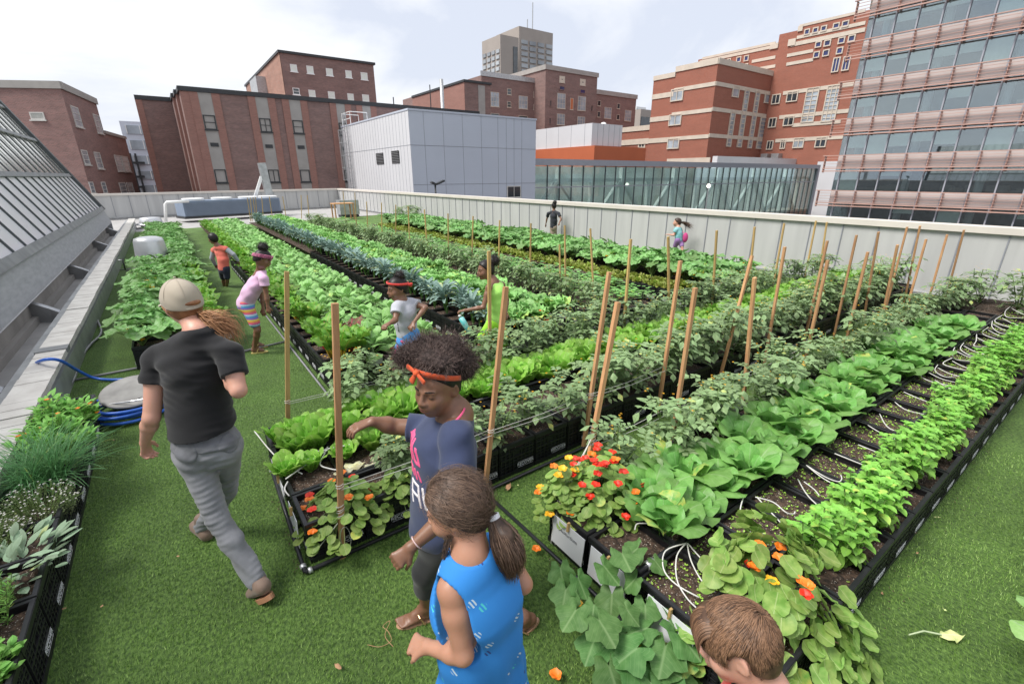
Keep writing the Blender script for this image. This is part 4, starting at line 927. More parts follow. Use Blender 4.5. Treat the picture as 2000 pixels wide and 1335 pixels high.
variants('chard',lambda:chard(15,u(.1,.7)),4); variants('collard',collard,4); variants('lac',lacinato,4); variants('curly',curly,4); variants('squash',squash,4); variants('bean',bean,4); variants('yel',loosel,3)
variants('tsmall',lambda:tomato(.42,34,3),3)
# ---------------------------------------------------------------- milk crates
CP=.352; CH=.285
def crate_mesh():
    m=MB(); a=CP/2-.004; w=.011; 
    for s in (-1,1):
        m.box(-a,a,s*a-(w if s>0 else -0),s*a+(0 if s>0 else w),CH-.035,CH); m.box(-a,a,s*a-(w if s>0 else 0),s*a+(0 if s>0 else w),0,.035)
        m.box(s*a-(w if s>0 else 0),s*a+(0 if s>0 else w),-a+w,a-w,CH-.035,CH); m.box(s*a-(w if s>0 else 0),s*a+(0 if s>0 else w),-a+w,a-w,0,.035)
    # walls: inset panel, lattice ribs, hand hole
    for rot in range(4):
        c,s_=math.cos(rot*math.pi/2),math.sin(rot*math.pi/2)
        def pb(u0,u1,z0,z1,o0,o1):
            cx,cy=(u0+u1)/2,-(a-(o0+o1)/2); x=cx*c-cy*s_; y=cx*s_+cy*c
            m.obox((x,y,(z0+z1)/2),((c,s_,0),(-s_,c,0),(0,0,1)),((u1-u0)/2,(o1-o0)/2,(z1-z0)/2))
        pb(-a+w,a-w,.15,.162,.001,w); pb(-a+w,a-w,.205,.215,.001,w)
        n=8
        for i in range(n+1):
            x=-a+.016+(2*a-.032)*i/n
            if i in (3,4,5): pb(x-.004,x+.004,.035,.15,.002,w*.9); pb(x-.004,x+.004,.162,.205,.002,w*.9) if i!=4 else None
            else: pb(x-.004,x+.004,.035,CH-.035,.002,w*.9)
        for z in (.065,.095,.122): pb(-a+w,a-w,z-.0035,z+.0035,.003,w*.8)
        for z in (.183,.232): pb(-a+w,-a*.38,z-.0035,z+.0035,.003,w*.8); pb(a*.38,a-w,z-.0035,z+.0035,.003,w*.8)
        pb(-a*.36,a*.36,.222,.232,.001,w)
        pb(a*.05,a*.86,.045,.105,.0015,w*.6)      # plate that carries the lettering
        pb(-a+.003,a-.003,.02,CH-.012,.0125,.0155)                    # fabric liner behind the lattice
    return m.mesh('milk_crate',[BLACK])
CRATE=crate_mesh()
def rim_mesh():
    m=MB(); a=CP/2-.004; w=.02
    for s in (-1,1): m.box(-a+.002,a-.002,s*(a-w/2-.003)-w/2,s*(a-w/2-.003)+w/2,CH-.006,CH+.004+.0); m.box(s*(a-w/2-.003)-w/2,s*(a-w/2-.003)+w/2,-a+w+.001,a-w-.001,CH-.006,CH+.004)
    return m.mesh('rim',[BLACK])
RIM=rim_mesh()
def soil_mesh():
    m=bpy.data.meshes.new('soil'); n=12; a=CP/2-.012; v=[];f=[]
    for i in range(n+1):
        for j in range(n+1):
            e=min(i,n-i,j,n-j); v.append((-a+2*a*i/n,-a+2*a*j/n,CH-.045+(0 if e==0 else .012)+RN.uniform(-.005,.005)))
    for i in range(n):
        for j in range(n): b=i*(n+1)+j; f.append((b,b+n+1,b+n+2,b+1))
    m.from_pydata(v,[],f); m.polygons.foreach_set('use_smooth',[True]*len(f)); m.materials.append(SOIL); return m
SOILM=[soil_mesh() for _ in range(3)]
LABW=pm('lettering_white',(.70,.71,.73),.6,.1)
RECT=textmesh('RECOVER',.038,LABW)
ML=MB(); ML.box(-.075,.075,.0215,.0235,0,.001); ML.box(-.075,.075,-.0235,-.0215,0,.001); RECL=ML.mesh('label_lines',[LABW])
CRN=0
CLAB=set()
def crate(x,y,label,group,front=False,left=False):
    global CRN
    t=thing('milk_crate',(x,y,0),label,'crate',group); put(CRATE,'crate_wall',(0,0,0),t); put(RIM,'rim',(0,0,0),t); put(SOILM[CRN%3],'soil',(0,0,0),t,rz=(CRN%4)*math.pi/2); CRN+=1
    a=CP/2
    if front:
        l=put(RECT,'lettering',(a*.45,-a+.0018,.076),t,rot=(math.pi/2,0,0)); put(RECL,'label_line',(0,0,0),l)
    if left:
        l=put(RECT,'lettering',(-a+.0018,-a*.45,.076),t,rot=(math.pi/2,0,-math.pi/2)); put(RECL,'label_line',(0,0,0),l)
    return t
def crates(x0,y0,nx,ny,pick,what,front=True,left=True):
    """nx by ny block whose lower-left corner is x0,y0; pick(i,j) says which crates are made one by one"""
    rest=MB(); any_=False
    for i in range(nx):
        for j in range(ny):
            x=x0+CP*(i+.5); y=y0+CP*(j+.5)
            if pick(i,j):
                pos='at the corner' if (i==0 and j==0) else 'in the walkway side' if (j==0) else 'at the left end' if i==0 else 'in the inner rows'
                crate(x,y,'black lattice milk crate %s of the %s'%(pos,what),'milk crates of the '+what,front and j==0,left and i==0)
            else: any_=True; rest.box(x-CP/2+.01,x+CP/2-.01,y-CP/2+.01,y+CP/2-.01,CH-.06,CH-.035+RN.uniform(-.004,.004))
    if any_:
        o=rest.build('soil_fill',SOIL); tag(o,'dark potting soil filling the middle of the '+what,'soil',None,'stuff')
N1X,N1Y=.29,2.53; N2X,N2Y=1.60,.43
crates(N1X,N1Y,31,4,lambda i,j:j==0 or i==0 or (i<8),'lettuce and tomato bed')
crates(N2X,N2Y,27,4,lambda i,j:i<=22 or j==0,'bok choy and basil bed')
crates(-.68,7.0,3,50,lambda i,j:j==0 or (i==2 and j<4) or (i==0 and j<3),'squash and chard bed')
crates(1.09,4.85,4,58,lambda i,j:j==0 or (i==0 and j<26),'chard and collard bed')
crates(3.02,4.62,4,58,lambda i,j:j==0 or (i==0 and j<26),'kale bed')
crates(4.92,4.62,4,50,lambda i,j:j==0 or (i==0 and j<5),'staked tomato and bean bed')
crates(7.15,4.62,6,46,lambda i,j:j==0 or (i==0 and j<4),'far squash bed')
crates(3.9,-1.62,18,4,lambda i,j:False,'bed at the right edge')
HX,HY=-1.255,1.9
crates(-.90-CP,1.75,1,11,lambda i,j:True,'herb planter by the kerb wall',front=True,left=False)
# lettering on the turf-facing side of the herb crates
for j in range(11):
    l=put(RECT,'lettering',(-.90-.0025+.004,1.75+CP*(j+.5)+CP*.22,.076),None,rot=(math.pi/2,0,math.pi/2)); 
    par=[o for o in COL.objects if o.name.startswith('milk_crate') and abs(o.location.x-(-.90-CP/2))<.01 and abs(o.location.y-(1.75+CP*(j+.5)))<.01][0]
    l.parent=par; l.location=l.location-par.location; q=put(RECL,'label_line',(0,0,0),l)
# ---------------------------------------------------------------- planting
SOILZ=CH-.04
CHR=leafm('leaf_chard_red',(.11,.02,.025),vein=(.5,.05,.08),mott=(.05,.10,.03))
def chard2(col):
    g=Bag()
    for i in range(13):
        k=i/12; az=i*2.4+u(-.3,.3); L=u(.34,.44)*(.75+.25*k); e0,e1=D(86-22*k),D(62-55*k)
        g.stem([(0,0,0),(math.cos(az)*L*.25*math.cos(e0),math.sin(az)*L*.25*math.cos(e0),L*.26),(math.cos(az)*L*.56*math.cos(e0),math.sin(az)*L*.56*math.cos(e0),L*.55*math.sin(e0))],.011,.006,1)
        p=(math.cos(az)*L*.5*math.cos(e0),math.sin(az)*L*.5*math.cos(e0),L*.5*math.sin(e0)); g.strip(p,az,e0*.95,e1,L*.55,u(.11,.15),'ov',8,5,cup=.05,ruf=.13,rf=2.6,mi=0,lv=.9-.6*k+u(-.2,.2),roll=u(-.4,.4))
    return g.mesh('swiss_chard',[CHR if col==2 else CHA,(STEMY,STEMR,STEMR)[col]])
CH2=[chard2(i) for i in range(3)]; CHN=[0]
def one_chard(x,y,s_):
    i=CHN[0]; CHN[0]+=1; k=(0,1,0,2,1)[i]; o=put(CH2[k],'swiss_chard',(x,y,SOILZ),None,rz=i*1.3,sc=s_); tag(o,('chard with thick golden yellow stems at the near end of the second bed','chard with bright red stems at the near end of the second bed','dark red leaved chard at the near end of the second bed')[k],'chard','chards with coloured stems')

def plant(k,x,y,label,cat,group,s=1,z=SOILZ,tilt=.12,name=None,rz=None):
    me=VAR[k][RN.randint(len(VAR[k]))]; o=put(me,name or me.name.split('.')[0],(x,y,z),None); o.rotation_euler=(u(-tilt,tilt),u(-tilt,tilt),u(0,6.28) if rz is None else rz); sc=s*u(.80,1.16); o.scale=(sc,sc,sc*u(.92,1.08)); tag(o,label,cat,group); return o
def rowx(k,x0,x1,y,step,label,cat,group,s=1,jy=.03,**kw):
    x=x0
    while x<x1: plant(k,x+u(-.03,.03),y+u(-jy,jy),label,cat,group,s,**kw); x+=step*u(.92,1.08)
def rowy(k,x,y0,y1,step,label,cat,group,s=1,jx=.03,**kw):
    y=y0
    while y<y1: plant(k,x+u(-jx,jx),y+u(-.03,.03),label,cat,group,s,**kw); y+=step*u(.92,1.08)
g='lettuces in the lettuce and tomato bed'
rowx('lettuce',.42,10.9,N1Y+CP*2.45,.185,'bright green upright lettuce in the front lettuce row beside the tomatoes','lettuce',g,1.26)
rowx('lettuce',.40,10.9,N1Y+CP*1.72,.195,'bright green upright lettuce in the row nearest the string ties','lettuce',g,.9) if False else None
rowx('lettuce',.36,10.9,N1Y+CP*3.25,.185,'bright green upright lettuce in the back lettuce row of the near bed','lettuce',g,1.0)
rowx('lettuce',.30,1.3,N1Y+CP*1.75,.2,'lettuce with broad pale ribbed leaves at the left end of the near bed','lettuce',g,1.0)
gt='staked tomato plants'
TX=[1.05,1.35,1.75,2.15,2.5,2.95,3.4,3.8,4.2,4.7,5.1,5.6,6.0,6.5,6.9,7.4,7.8,8.3,8.8,9.2,9.7,10.1,10.6]
for i,x in enumerate(TX): plant('tsmall' if x<2.7 else 'tomato',x,N1Y+CP*.42+u(-.06,.05),'bushy grey green tomato plant in the front row of the lettuce bed','tomato plant',gt,1.12 if x>2.7 else .9)
for i in range(9): plant('tsmall',3.2+i*.84,N1Y+CP*1.05+u(-.06,.06),'smaller tomato plant in the inner line of the front tomato row','tomato plant',gt,1.05)
for i in range(24): plant('tomato',1.0+i*.42,N1Y+CP*4.0+u(-.05,.05),'grey green tomato plant in the back row behind the lettuces','tomato plant',gt,.95 if i>2 else .85)
for i in range(20): plant('tomato',2.25+i*.42,N2Y+CP*3.8+u(-.06,.08),'grey green tomato plant behind the bok choy row','tomato plant',gt,.92)
for x,y,s in ((10.2,1.0,1.1),(10.6,1.5,1.1),(9.9,1.6,1.1)): plant('tomato',x,y,'tall tomato plant at the far end by the white parapet','tomato plant',gt,s)
g='bok choy along the bok choy and basil bed'
rowx('bok',1.98,8.3,N2Y+CP*2.42,.35,'broad leaved bok choy in the front row beside the bare soil','bok choy',g,1.02)
rowx('bok',2.15,8.1,N2Y+CP*3.0,.36,'broad leaved bok choy in the back row under the tomatoes','bok choy',g,1.05)
g='basil plants along the outer edge'
rowx('basil',2.40,10.6,N2Y+CP*.50,.165,'bright green bushy basil on the outer edge of the seedling bed','basil',g,1.12,jy=.07)
rowx('basil',2.7,10.6,N2Y+CP*.72,.24,'bright green bushy basil in the inner line of the basil row','basil',g,.92,jy=.05)
g='squash plants in the left hand bed'
for x in (-.55,-.1): rowy('squash',x,7.2,13.7,.40,'large leaved green squash plant in the left hand bed beside the kerb path','squash plant',g,.92,jx=.1)
for x in (-.45,-.1): rowy('squash',x,16.6,24,.40,'large leaved green squash plant in the left hand bed beyond the vent hood','squash plant',g,.92,jx=.1)
rowy('squash',.05,13.7,16.6,.4,'large leaved green squash plant right of the vent hood','squash plant',g,.85,jx=.05)
rowy('chard',.2,7.05,12,.23,'yellow and red stemmed chard beside the boy in coral','chard','chard plants',.95)
rowy('squash',.12,12,24,.42,'green squash plant on the aisle side of the left hand bed','squash plant',g,.85,jx=.1)
for x,y,s_ in ((1.25,4.98,1.35),(1.45,5.05,1.25),(1.22,5.3,1.3),(1.5,5.4,1.15),(1.24,5.62,1.25)): one_chard(x,y,s_)
rowy('chard',1.27,5.8,24,.2,'chard with yellow and red stems along the left edge of the second bed','chard','chard plants',1.0,jx=.05)
for x in (1.66,2.02,2.36): rowy('collard',x,5.0+(x-1.6)*.3,24,.27,'grey green collard with round leaves in the second bed','collard','collards in the second bed',1.1 if x<2.3 else 1.0,jx=.05)
rowy('lac',3.24,4.8,24.5,.22,'blue grey lacinato kale with drooping strap leaves in the third bed','kale','lacinato kale row',.88,jx=.05)
for x in (3.58,3.90,4.22): rowy('curly',x,4.85,24.5,.23,'frilly curly kale in the third bed','kale','curly kale rows',1.28,jx=.05)
rowy('tomato',5.15,4.9,22,.34,'grey green tomato plant on the stakes of the fourth bed','tomato plant',gt,.98,jx=.08)
for x in (5.62,5.95,6.25): rowy('bean',x,4.9,22,.26,'leafy light green bean plant in the fourth bed','bean plant','bean plants',1.1,jx=.06)
for x in (7.3,7.6): rowy('yel',x,4.9,20,.2,'yellow green loose leaf lettuce beside the far squash','lettuce','yellow lettuces',1.0,jx=.05)
for x in (7.95,8.4,8.85,9.2): rowy('squash',x,4.9,20.6,.40,'big leaved squash plant near the white parapet','squash plant','squash plants near the parapet',1.12,jx=.1)
for x,y,s in ((9.9,22,1.3),(10.3,22.5,1.3),(9.6,23,1.3),(10.4,23.4,1.3),(10.0,23.8,1.3)): plant('tomato',x,y,'tall dark green bush at the far corner by the parapet','bush','bushes at the far corner',s,z=0.1)
# nasturtiums
def one(me,name,x,y,z,label,cat,s=1,rz=0,group=None): o=put(me,name,(x,y,z),None,rz=rz,sc=s); tag(o,label,cat,group); return o
one(nasturtium(.30,.22,150,(2,2,3),10,(.02,.034),.16),'nasturtium',.55,2.62,.27,'variegated nasturtium with orange flowers spilling over the near left crate corner','nasturtium')
one(nasturtium(.20,.16,70,(3,2),3,(.02,.034),.16),'nasturtium',.90,2.60,.27,'pale nasturtium with a few dark red flowers right of the leaning stake','nasturtium')
one(nasturtium(.31,.38,230,(3,3,3,3,2),34,(.02,.034),.1),'nasturtium',1.90,1.68,.25,'nasturtium bush covered in red flowers at the corner of the seedling bed','nasturtium')
one(nasturtium(.17,.33,90,(4,4,2),11,(.018,.03),.1),'nasturtium',1.70,1.82,.24,'nasturtium with yellow orange flowers against the string tied stake','nasturtium')
nb_=Bag()
for i in range(250):
    a=u(0,1); x=u(-.44,.34); y=u(-.42,.24); out_=max(0,-(y+.05))+max(0,-(x+.1)); z=.24-1.35*max(0,out_-.04)+u(-.06,.08); z=max(z,-.22)
    p=np.array([x,y,z]); nb_.stem([p+np.array([.02,.03,-.05]),p],.0022,.0016,1,3); nb_.disc(p,math.atan2(y-.1,x)+u(-.7,.7),D(u(10,70)),u(.035,.06),'round',3,14,cup=.15,ruf=.07,mi=0,lv=RN.rand())
for i in range(9): flower(nb_,(u(-.2,.28),u(-.25,.1),u(.2,.32)),int(RN.choice([2,2,4,3])),.026)
one(nb_.mesh('nasturtium',[NAS,STEM,FLO,FLR,FLY]),'nasturtium',1.98,.66,.26,'lush large leaved nasturtium with orange flowers beside the brown haired boy','nasturtium')
# cucumber draping over the end of the seedling bed
ck=Bag()
spots=[(1095,1110),(1130,1130),(1180,1105),(1160,1180),(1125,1190),(1195,1160),(1240,1130),(1225,1190),(1260,1180),(1290,1170),(1170,1210),(1220,1235),(1265,1225),(1310,1215),(1245,1265),(1300,1260),(1190,1260),(1160,1250),(1230,1300),(1290,1300),(1330,1240),(1340,1290),(1270,1330),(1330,1330),(1245,1070),(1280,1095),(1215,1080),(1105,1150),(1350,1170),(1200,1220),(1320,1345),(1190,1300),(1260,1290)]
for i,(px,py) in enumerate(spots):
    p=FX(px,py,1.60-u(.03,.34)) if px<1275 else FX(px,py,1.60-u(.05,.25))
    p=GZ(px,py,max(.06,.40-.0011*max(0,py-1060)+u(-.05,.05)))
    R_=u(.065,.105)*(1.15 if py>1200 else .95); ck.disc(p,math.atan2(-.6,-.8)+u(-1.5,1.5),D(u(0,55)),R_,'cuke',3,20,cup=-.06,ruf=.09,mi=0,lv=RN.rand()); ck.stem([p+np.array([.05,.05,-.16]),p+np.array([.04,.03,-.07]),p],.004,.003,1,4)
for i in range(4): 
    p=GZ(1130+40*i,1180+30*i,.1); flower(ck,p,2,.02)
ck.stem([GZ(1290,1240,.2),GZ(1200,1290,.06),GZ(1150,1320,.03),GZ(1165,1345,.03)],.003,.002,1)
tag(put(ck.mesh('cucumber_plant',[CUK,STEM,FLY]),'cucumber_plant'),'cucumber vine with large angular leaves draped over the crates left of the boy','cucumber plant')
one(VAR['tomato'][0],'tomato_plant',.97,2.72,.25,'small tomato plant with a green fruit beside the navy shirt','tomato plant',.62)
for x,y,nm in ((3.0,4.75,0),(2.0,4.9,1)): one(nasturtium(.2,.22,40,(2,3),6),'nasturtium',x+.9*(1-nm),y,.26,('nasturtium with orange flowers at the near end of the kale bed','nasturtium with orange flowers at the near end of the collard bed')[nm],'nasturtium')
one(VAR['nast'][0],'nasturtium',8.6,4.7,.27,'nasturtium at the near end of the far squash bed','nasturtium')
for x,y in ((1.35,4.72),(2.25,4.65),(3.55,4.42),(4.1,4.4)): one(VAR['tomato'][int(x*7)%5],'tomato_plant',x,y-.15,.12,'sprawling grey green tomato plant between the near bed and the long beds','tomato plant',.85,rz=x*3,group='sprawling tomato plants')
# seedlings: uncountable tiny sprouts on the bare soil
sg=Bag()
for i in range(2600):
    x=u(N2X+.04,10.3); y=N2Y+CP*u(1.08,1.95) if RN.rand()<.93 else N2Y+CP*u(.1,.9)
    if (abs(((x-N2X)/CP)%1-.5)>.42): continue
    for a in (0,2.1,4.2)[:RN.randint(2,4)]: L=u(.006,.016); sg.strip((x,y,SOILZ+.012+u(0,.006)),a+x*50,D(40),D(10),L,L*.8,'ov',2,1,mi=0,cup=0)
tag(put(sg.mesh('seedlings',[leafm('leaf_seedling',(.20,.33,.05),sidev=False)]),'seedlings'),'scatter of tiny pale green seedlings on the bare soil','seedlings',None,'stuff')
# ---------------------------------------------------------------- herb planter by the kerb
def herb(n,w,h,L,W_,mat,fl=None,nf=0,el=(70,20),prof='ov',name='herb',cl=6,fr=.012):
    g=Bag()
    for i in range(n):
        a=u(0,6.28); r=w*math.sqrt(u(0,1)); z=h*(1-.5*(r/w)**2)*u(.55,1.05); top=np.array([math.cos(a)*r,math.sin(a)*r,z]); g.stem([(top[0]*.4,top[1]*.4,0),top*np.array([.8,.8,.6]),top],.0022,.0015,1,3)
        for j in range(cl): f=1-.13*j; g.strip(top*np.array([.8+.2*f,.8+.2*f,f]),u(0,6.28),D(u(*sorted(el))),D(u(-30,15)),L*u(.7,1.15),W_,prof,4,2,cup=.1,mi=0,lv=.9-.1*j+u(-.2,.1))
        if fl is not None and i<nf:
            for j in range(8): g.strip(top+np.array([0,0,.01]),j*.785,D(30),D(0),fr,fr*.6,'ov',2,1,mi=2,cup=0)
    return g.mesh(name,[mat,STEM,fl or FLO])
one(herb(110,.22,.32,.080,.026,HER,FLO,8,name='calendula',fr=.022),'calendula',-1.06,5.05,.2,'pale green calendula with a few orange flowers at the far end of the herb planter','herb',1.05)
one(herb(110,.22,.30,.080,.026,HER,FLO,4,name='calendula',fr=.022),'calendula',-1.07,4.62,.2,'pale green calendula with two orange flowers beside the chives','herb',1.05)
g=Bag()
for i in range(700):
    a=u(0,6.28); e=D(u(35,85)); L=u(.28,.50); g.strip((u(-.12,.12),u(-.14,.14),0),a,e,e-D(u(25,85)),L,.0045,'strap',7,1,mi=0,cup=0)
one(g.mesh('chives',[CHI]),'chives',-1.06,4.14,.22,'dark green clump of grassy chives arching out of the herb planter','herb')
one(herb(260,.24,.20,.013,.006,THY,FLW,170,name='thyme',cl=10,fr=.007),'thyme',-1.05,3.72,.22,'thyme mound speckled with tiny white flowers','herb')
one(herb(220,.20,.18,.013,.006,THY,FLW,110,name='thyme',cl=10,fr=.007),'thyme',-1.20,3.45,.22,'second smaller thyme mound with white flowers beside the sage','herb')
g=Bag()
for i in range(95):
    a=u(0,6.28); r=.19*math.sqrt(u(0,1)); g.strip((math.cos(a)*r,math.sin(a)*r,u(.0,.12)),a+u(-.5,.5),D(u(20,70)),D(u(-15,20)),u(.09,.15),u(.034,.050),'ov',6,3,cup=.12,mi=0,pet=.2,petw=.1,lv=RN.rand())
one(g.mesh('sage',[SAG]),'sage',-1.05,3.14,.23,'silvery green sage with long oval leaves in the herb planter','herb')
g=Bag()
for i in range(60):
    a=u(0,6.28); r=.18*math.sqrt(u(0,1)); p=np.array([math.cos(a)*r,math.sin(a)*r,u(.14,.30)]); b0=p*np.array([.6,.6,0]); g.stem([b0,p],.003,.002,1,3)
    for j in range(30): f=u(.15,1); g.strip(b0+(p-b0)*f,u(0,6.28),D(u(10,60)),D(u(0,50)),u(.022,.034),.0045,'strap',2,1,mi=0,cup=0)
one(g.mesh('rosemary',[HER,STEM]),'rosemary',-1.10,2.76,.22,'spiky green rosemary below the sage in the herb planter','herb')
one(herb(80,.18,.18,.045,.034,HER,name='mint'),'mint',-1.08,2.42,.22,'bright green mint with rounded leaves in the herb planter','herb')
one(herb(150,.21,.22,.024,.013,leafm('leaf_catmint',(.13,.19,.13),sidev=False),FLM,90,name='catmint',fr=.009),'catmint',-1.09,2.05,.22,'grey green catmint with mauve flowers at the bottom left corner','herb')
# leaves reaching in at the right edge
for i,(px,py,s) in enumerate(((2015,970,.6),(2030,1030,.75),(2020,1100,.7),(2015,1160,.65),(2030,1230,.8),(2020,1300,.6))):
    p=GZ(px+2,py,.34); one(VAR['collard'][i%4],'collard',p[0],p[1]-.1,.22,'grey green collard leaning in at the right edge','collard',s,rz=i,group='collards at the right edge')
# ================================================================ signed-distance bodies -> one continuous mesh each
def _n(v): v=np.array(v,float); return v/(np.linalg.norm(v)+1e-9)
class SD:
    def __init__(s): s.ops=[]
    def add(s,fn,k=.015): s.ops.append(('u',fn,k)); return s
    def sub(s,fn,k=.008): s.ops.append(('s',fn,k)); return s
    def cut(s,pt,nrm,k=.004):
        """removes the side the normal points to"""
        pt=np.array(pt,float);nrm=_n(nrm); s.ops.append(('i',lambda p:(p-pt)@nrm,k)); return s
    def noise(s,f): s.ops.append(('n',f,0)); return s
    def __call__(s,p):
        d=None
        for o,f,k in s.ops:
            e=f(p)
            if d is None: d=e; continue
            if o=='u': h=np.clip(.5+.5*(d-e)/k,0,1); d=d+(e-d)*h-k*h*(1-h)
            elif o=='s': e=-e; h=np.clip(.5-.5*(d-e)/k,0,1); d=d+(e-d)*h+k*h*(1-h)
            elif o=='i': h=np.clip(.5-.5*(d-e)/k,0,1); d=d+(e-d)*h+k*h*(1-h)
            elif o=='n': d=d+e
        return d
def cone(a,b,ra,rb):
    a=np.array(a,float);b=np.array(b,float);ba=b-a;L=ba@ba+1e-9
    def f(p): pa=p-a; t=np.clip(pa@ba/L,0,1); return np.linalg.norm(pa-t[:,None]*ba,axis=1)-(ra+(rb-ra)*t)
    return f
def scone(a,b,ra,rb):
    a=np.array(a,float);b=np.array(b,float);n=_n(b-a);f0=cone(a,b+n*.05,ra,rb)
    return lambda p:np.maximum(f0(p),(p-b)@n)
def econe(a,b,A,B,side):
    a=np.array(a,float);b=np.array(b,float);ba=b-a;Ln=np.linalg.norm(ba);ax=ba/Ln;sd=np.array(side,float);sd=_n(sd-ax*(sd@ax));fr=np.cross(ax,sd)
    def f(p):
        q=p-a;h=q@ax;t=np.clip(h/Ln,0,1);w=h-t*Ln;W=A[0]+(B[0]-A[0])*t;Dd=A[1]+(B[1]-A[1])*t
        r=np.sqrt((q@sd/W)**2+(q@fr/Dd)**2+(w/Dd)**2); return (r-1)*np.minimum(W,Dd)
    return f
def ell(c,ax,r):
    c=np.array(c,float);Am=np.array([_n(v) for v in ax]);r=np.array(r,float)
    def f(p): q=(p-c)@Am.T; k0=np.linalg.norm(q/r,axis=1);k1=np.linalg.norm(q/(r*r),axis=1)+1e-9; return k0*(k0-1)/k1
    return f
def sdmesh(f,lo,hi,h,name,mat,parent,B=8,mfn=None,smooth=True):
    lo=np.array(lo,float);hi=np.array(hi,float);nb=np.ceil((hi-lo)/(h*B)).astype(int)
    gi=np.stack(np.meshgrid(*[np.arange(n) for n in nb],indexing='ij'),-1).reshape(-1,3)
    cen=lo+(gi+.5)*h*B; d=f(cen); act=gi[np.abs(d)<h*B*1.25+.012]
    off=np.stack(np.meshgrid(*[np.arange(B+1)]*3,indexing='ij'),-1).reshape(-1,3)
    vals=[]
    for i in range(0,len(act),400):
        pp=(lo+(act[i:i+400,None,:]*B+off[None])*h).reshape(-1,3); vals.append(f(pp).reshape(-1,B+1,B+1,B+1))
    Vv=np.concatenate(vals); N=(nb+2)*B
    cs=[(i,j,k) for i in (0,1) for j in (0,1) for k in (0,1)]
    C8=np.stack([Vv[:,i:B+i,j:B+j,k:B+k] for i,j,k in cs],-1); ins=C8<0; mix=ins.any(-1)&~ins.all(-1)
    bi,ci,cj,ck=np.nonzero(mix); v8=C8[bi,ci,cj,ck]; pos=np.zeros((len(bi),3));cnt=np.zeros(len(bi)); csa=np.array(cs,float)
    for a in range(8):
        for b in range(a+1,8):
            if np.abs(csa[a]-csa[b]).sum()!=1: continue
            x=(v8[:,a]<0)!=(v8[:,b]<0); t=v8[:,a]/(v8[:,a]-v8[:,b]+1e-20); q=csa[a]+(csa[b]-csa[a])*t[:,None]; pos[x]+=q[x];cnt[x]+=1
    g=act[bi]*B+np.stack([ci,cj,ck],1); P_=lo+(g+pos/cnt[:,None])*h
    gid=lambda G:(G[:,0]+1)+N[0]*((G[:,1]+1)+N[1]*(G[:,2]+1))
    ids=gid(g); od=np.argsort(ids); ids_s=ids[od]
    quads=[]
    for ax in range(3):
        sl0=[slice(0,B)]*3; e0=Vv[:,0:B,0:B,0:B]; sh=[slice(0,B)]*3; sh[ax]=slice(1,B+1); e1=Vv[(slice(None),)+tuple(sh)]
        m_=((e0<0)!=(e1<0)); b_,i_,j_,k_=np.nonzero(m_); G=act[b_]*B+np.stack([i_,j_,k_],1); flip=(e0[b_,i_,j_,k_]<0)
        u1=np.zeros(3,int);u2=np.zeros(3,int);u1[(ax+1)%3]=1;u2[(ax+2)%3]=1
        cells=[G-u1-u2,G-u2,G,G-u1]; ix=[]; ok=np.ones(len(G),bool)
        for c in cells:
            k=gid(c); s_=np.searchsorted(ids_s,k); s_=np.minimum(s_,len(ids_s)-1); ok&=ids_s[s_]==k; ix.append(od[s_])
        Q=np.stack(ix,1); Q[~flip]=Q[~flip][:,::-1]; quads.append(Q[ok])
    Q=np.concatenate(quads); o=np.array(wloc(parent)) if parent is not None else np.zeros(3)
    me=bpy.data.meshes.new(name); me.vertices.add(len(P_)); me.vertices.foreach_set('co',(P_-o).astype(np.float32).ravel()); me.loops.add(4*len(Q)); me.loops.foreach_set('vertex_index',Q.astype(np.int32).ravel()); me.polygons.add(len(Q)); me.polygons.foreach_set('loop_start',np.arange(0,4*len(Q),4,dtype=np.int32)); me.polygons.foreach_set('use_smooth',np.ones(len(Q),bool))
    mats=mat if isinstance(mat,(list,tuple)) else [mat]
    for m in mats: me.materials.append(m)
    if mfn is not None: me.polygons.foreach_set('material_index',mfn(P_[Q].mean(1)).astype(np.int32))
    me.update(calc_edges=True); me.validate()
    ob=bpy.data.objects.new(name,me); COL.objects.link(ob)
    if parent is not None: ob.parent=parent
    if smooth: sm=ob.modifiers.new('smooth','SMOOTH'); sm.factor=.5; sm.iterations=3
    return ob
def wr(amp,fz=60,fx=14,ph=0,dirv=(0,0,1)):
    """cloth folds: bands across dirv bent by slower waves"""
    dv=_n(dirv); a=np.cross(dv,[.3,.7,.2]); a=_n(a); b=np.cross(dv,a)
    def f(p):
        z=p@dv;x=p@a;y=p@b; w=np.sin(fz*z+2.2*np.sin(fx*x+ph)+1.7*np.sin(fx*.8*y+1.3*ph)); return amp*(w*.6+.4*np.sin(fz*.53*z+3*np.sin(fx*1.3*y+ph)+x*20))*(.5+.5*np.sin(fx*.7*x+fx*.5*y+z*9+ph))
    return f
NH=np.array([math.sin(YAW),math.cos(YAW)])
def PV(px,py,D): d=ray(px,py); t=D/(d[:2]@NH); return np.array([d[0]*t,d[1]*t,CAMH+d[2]*t])
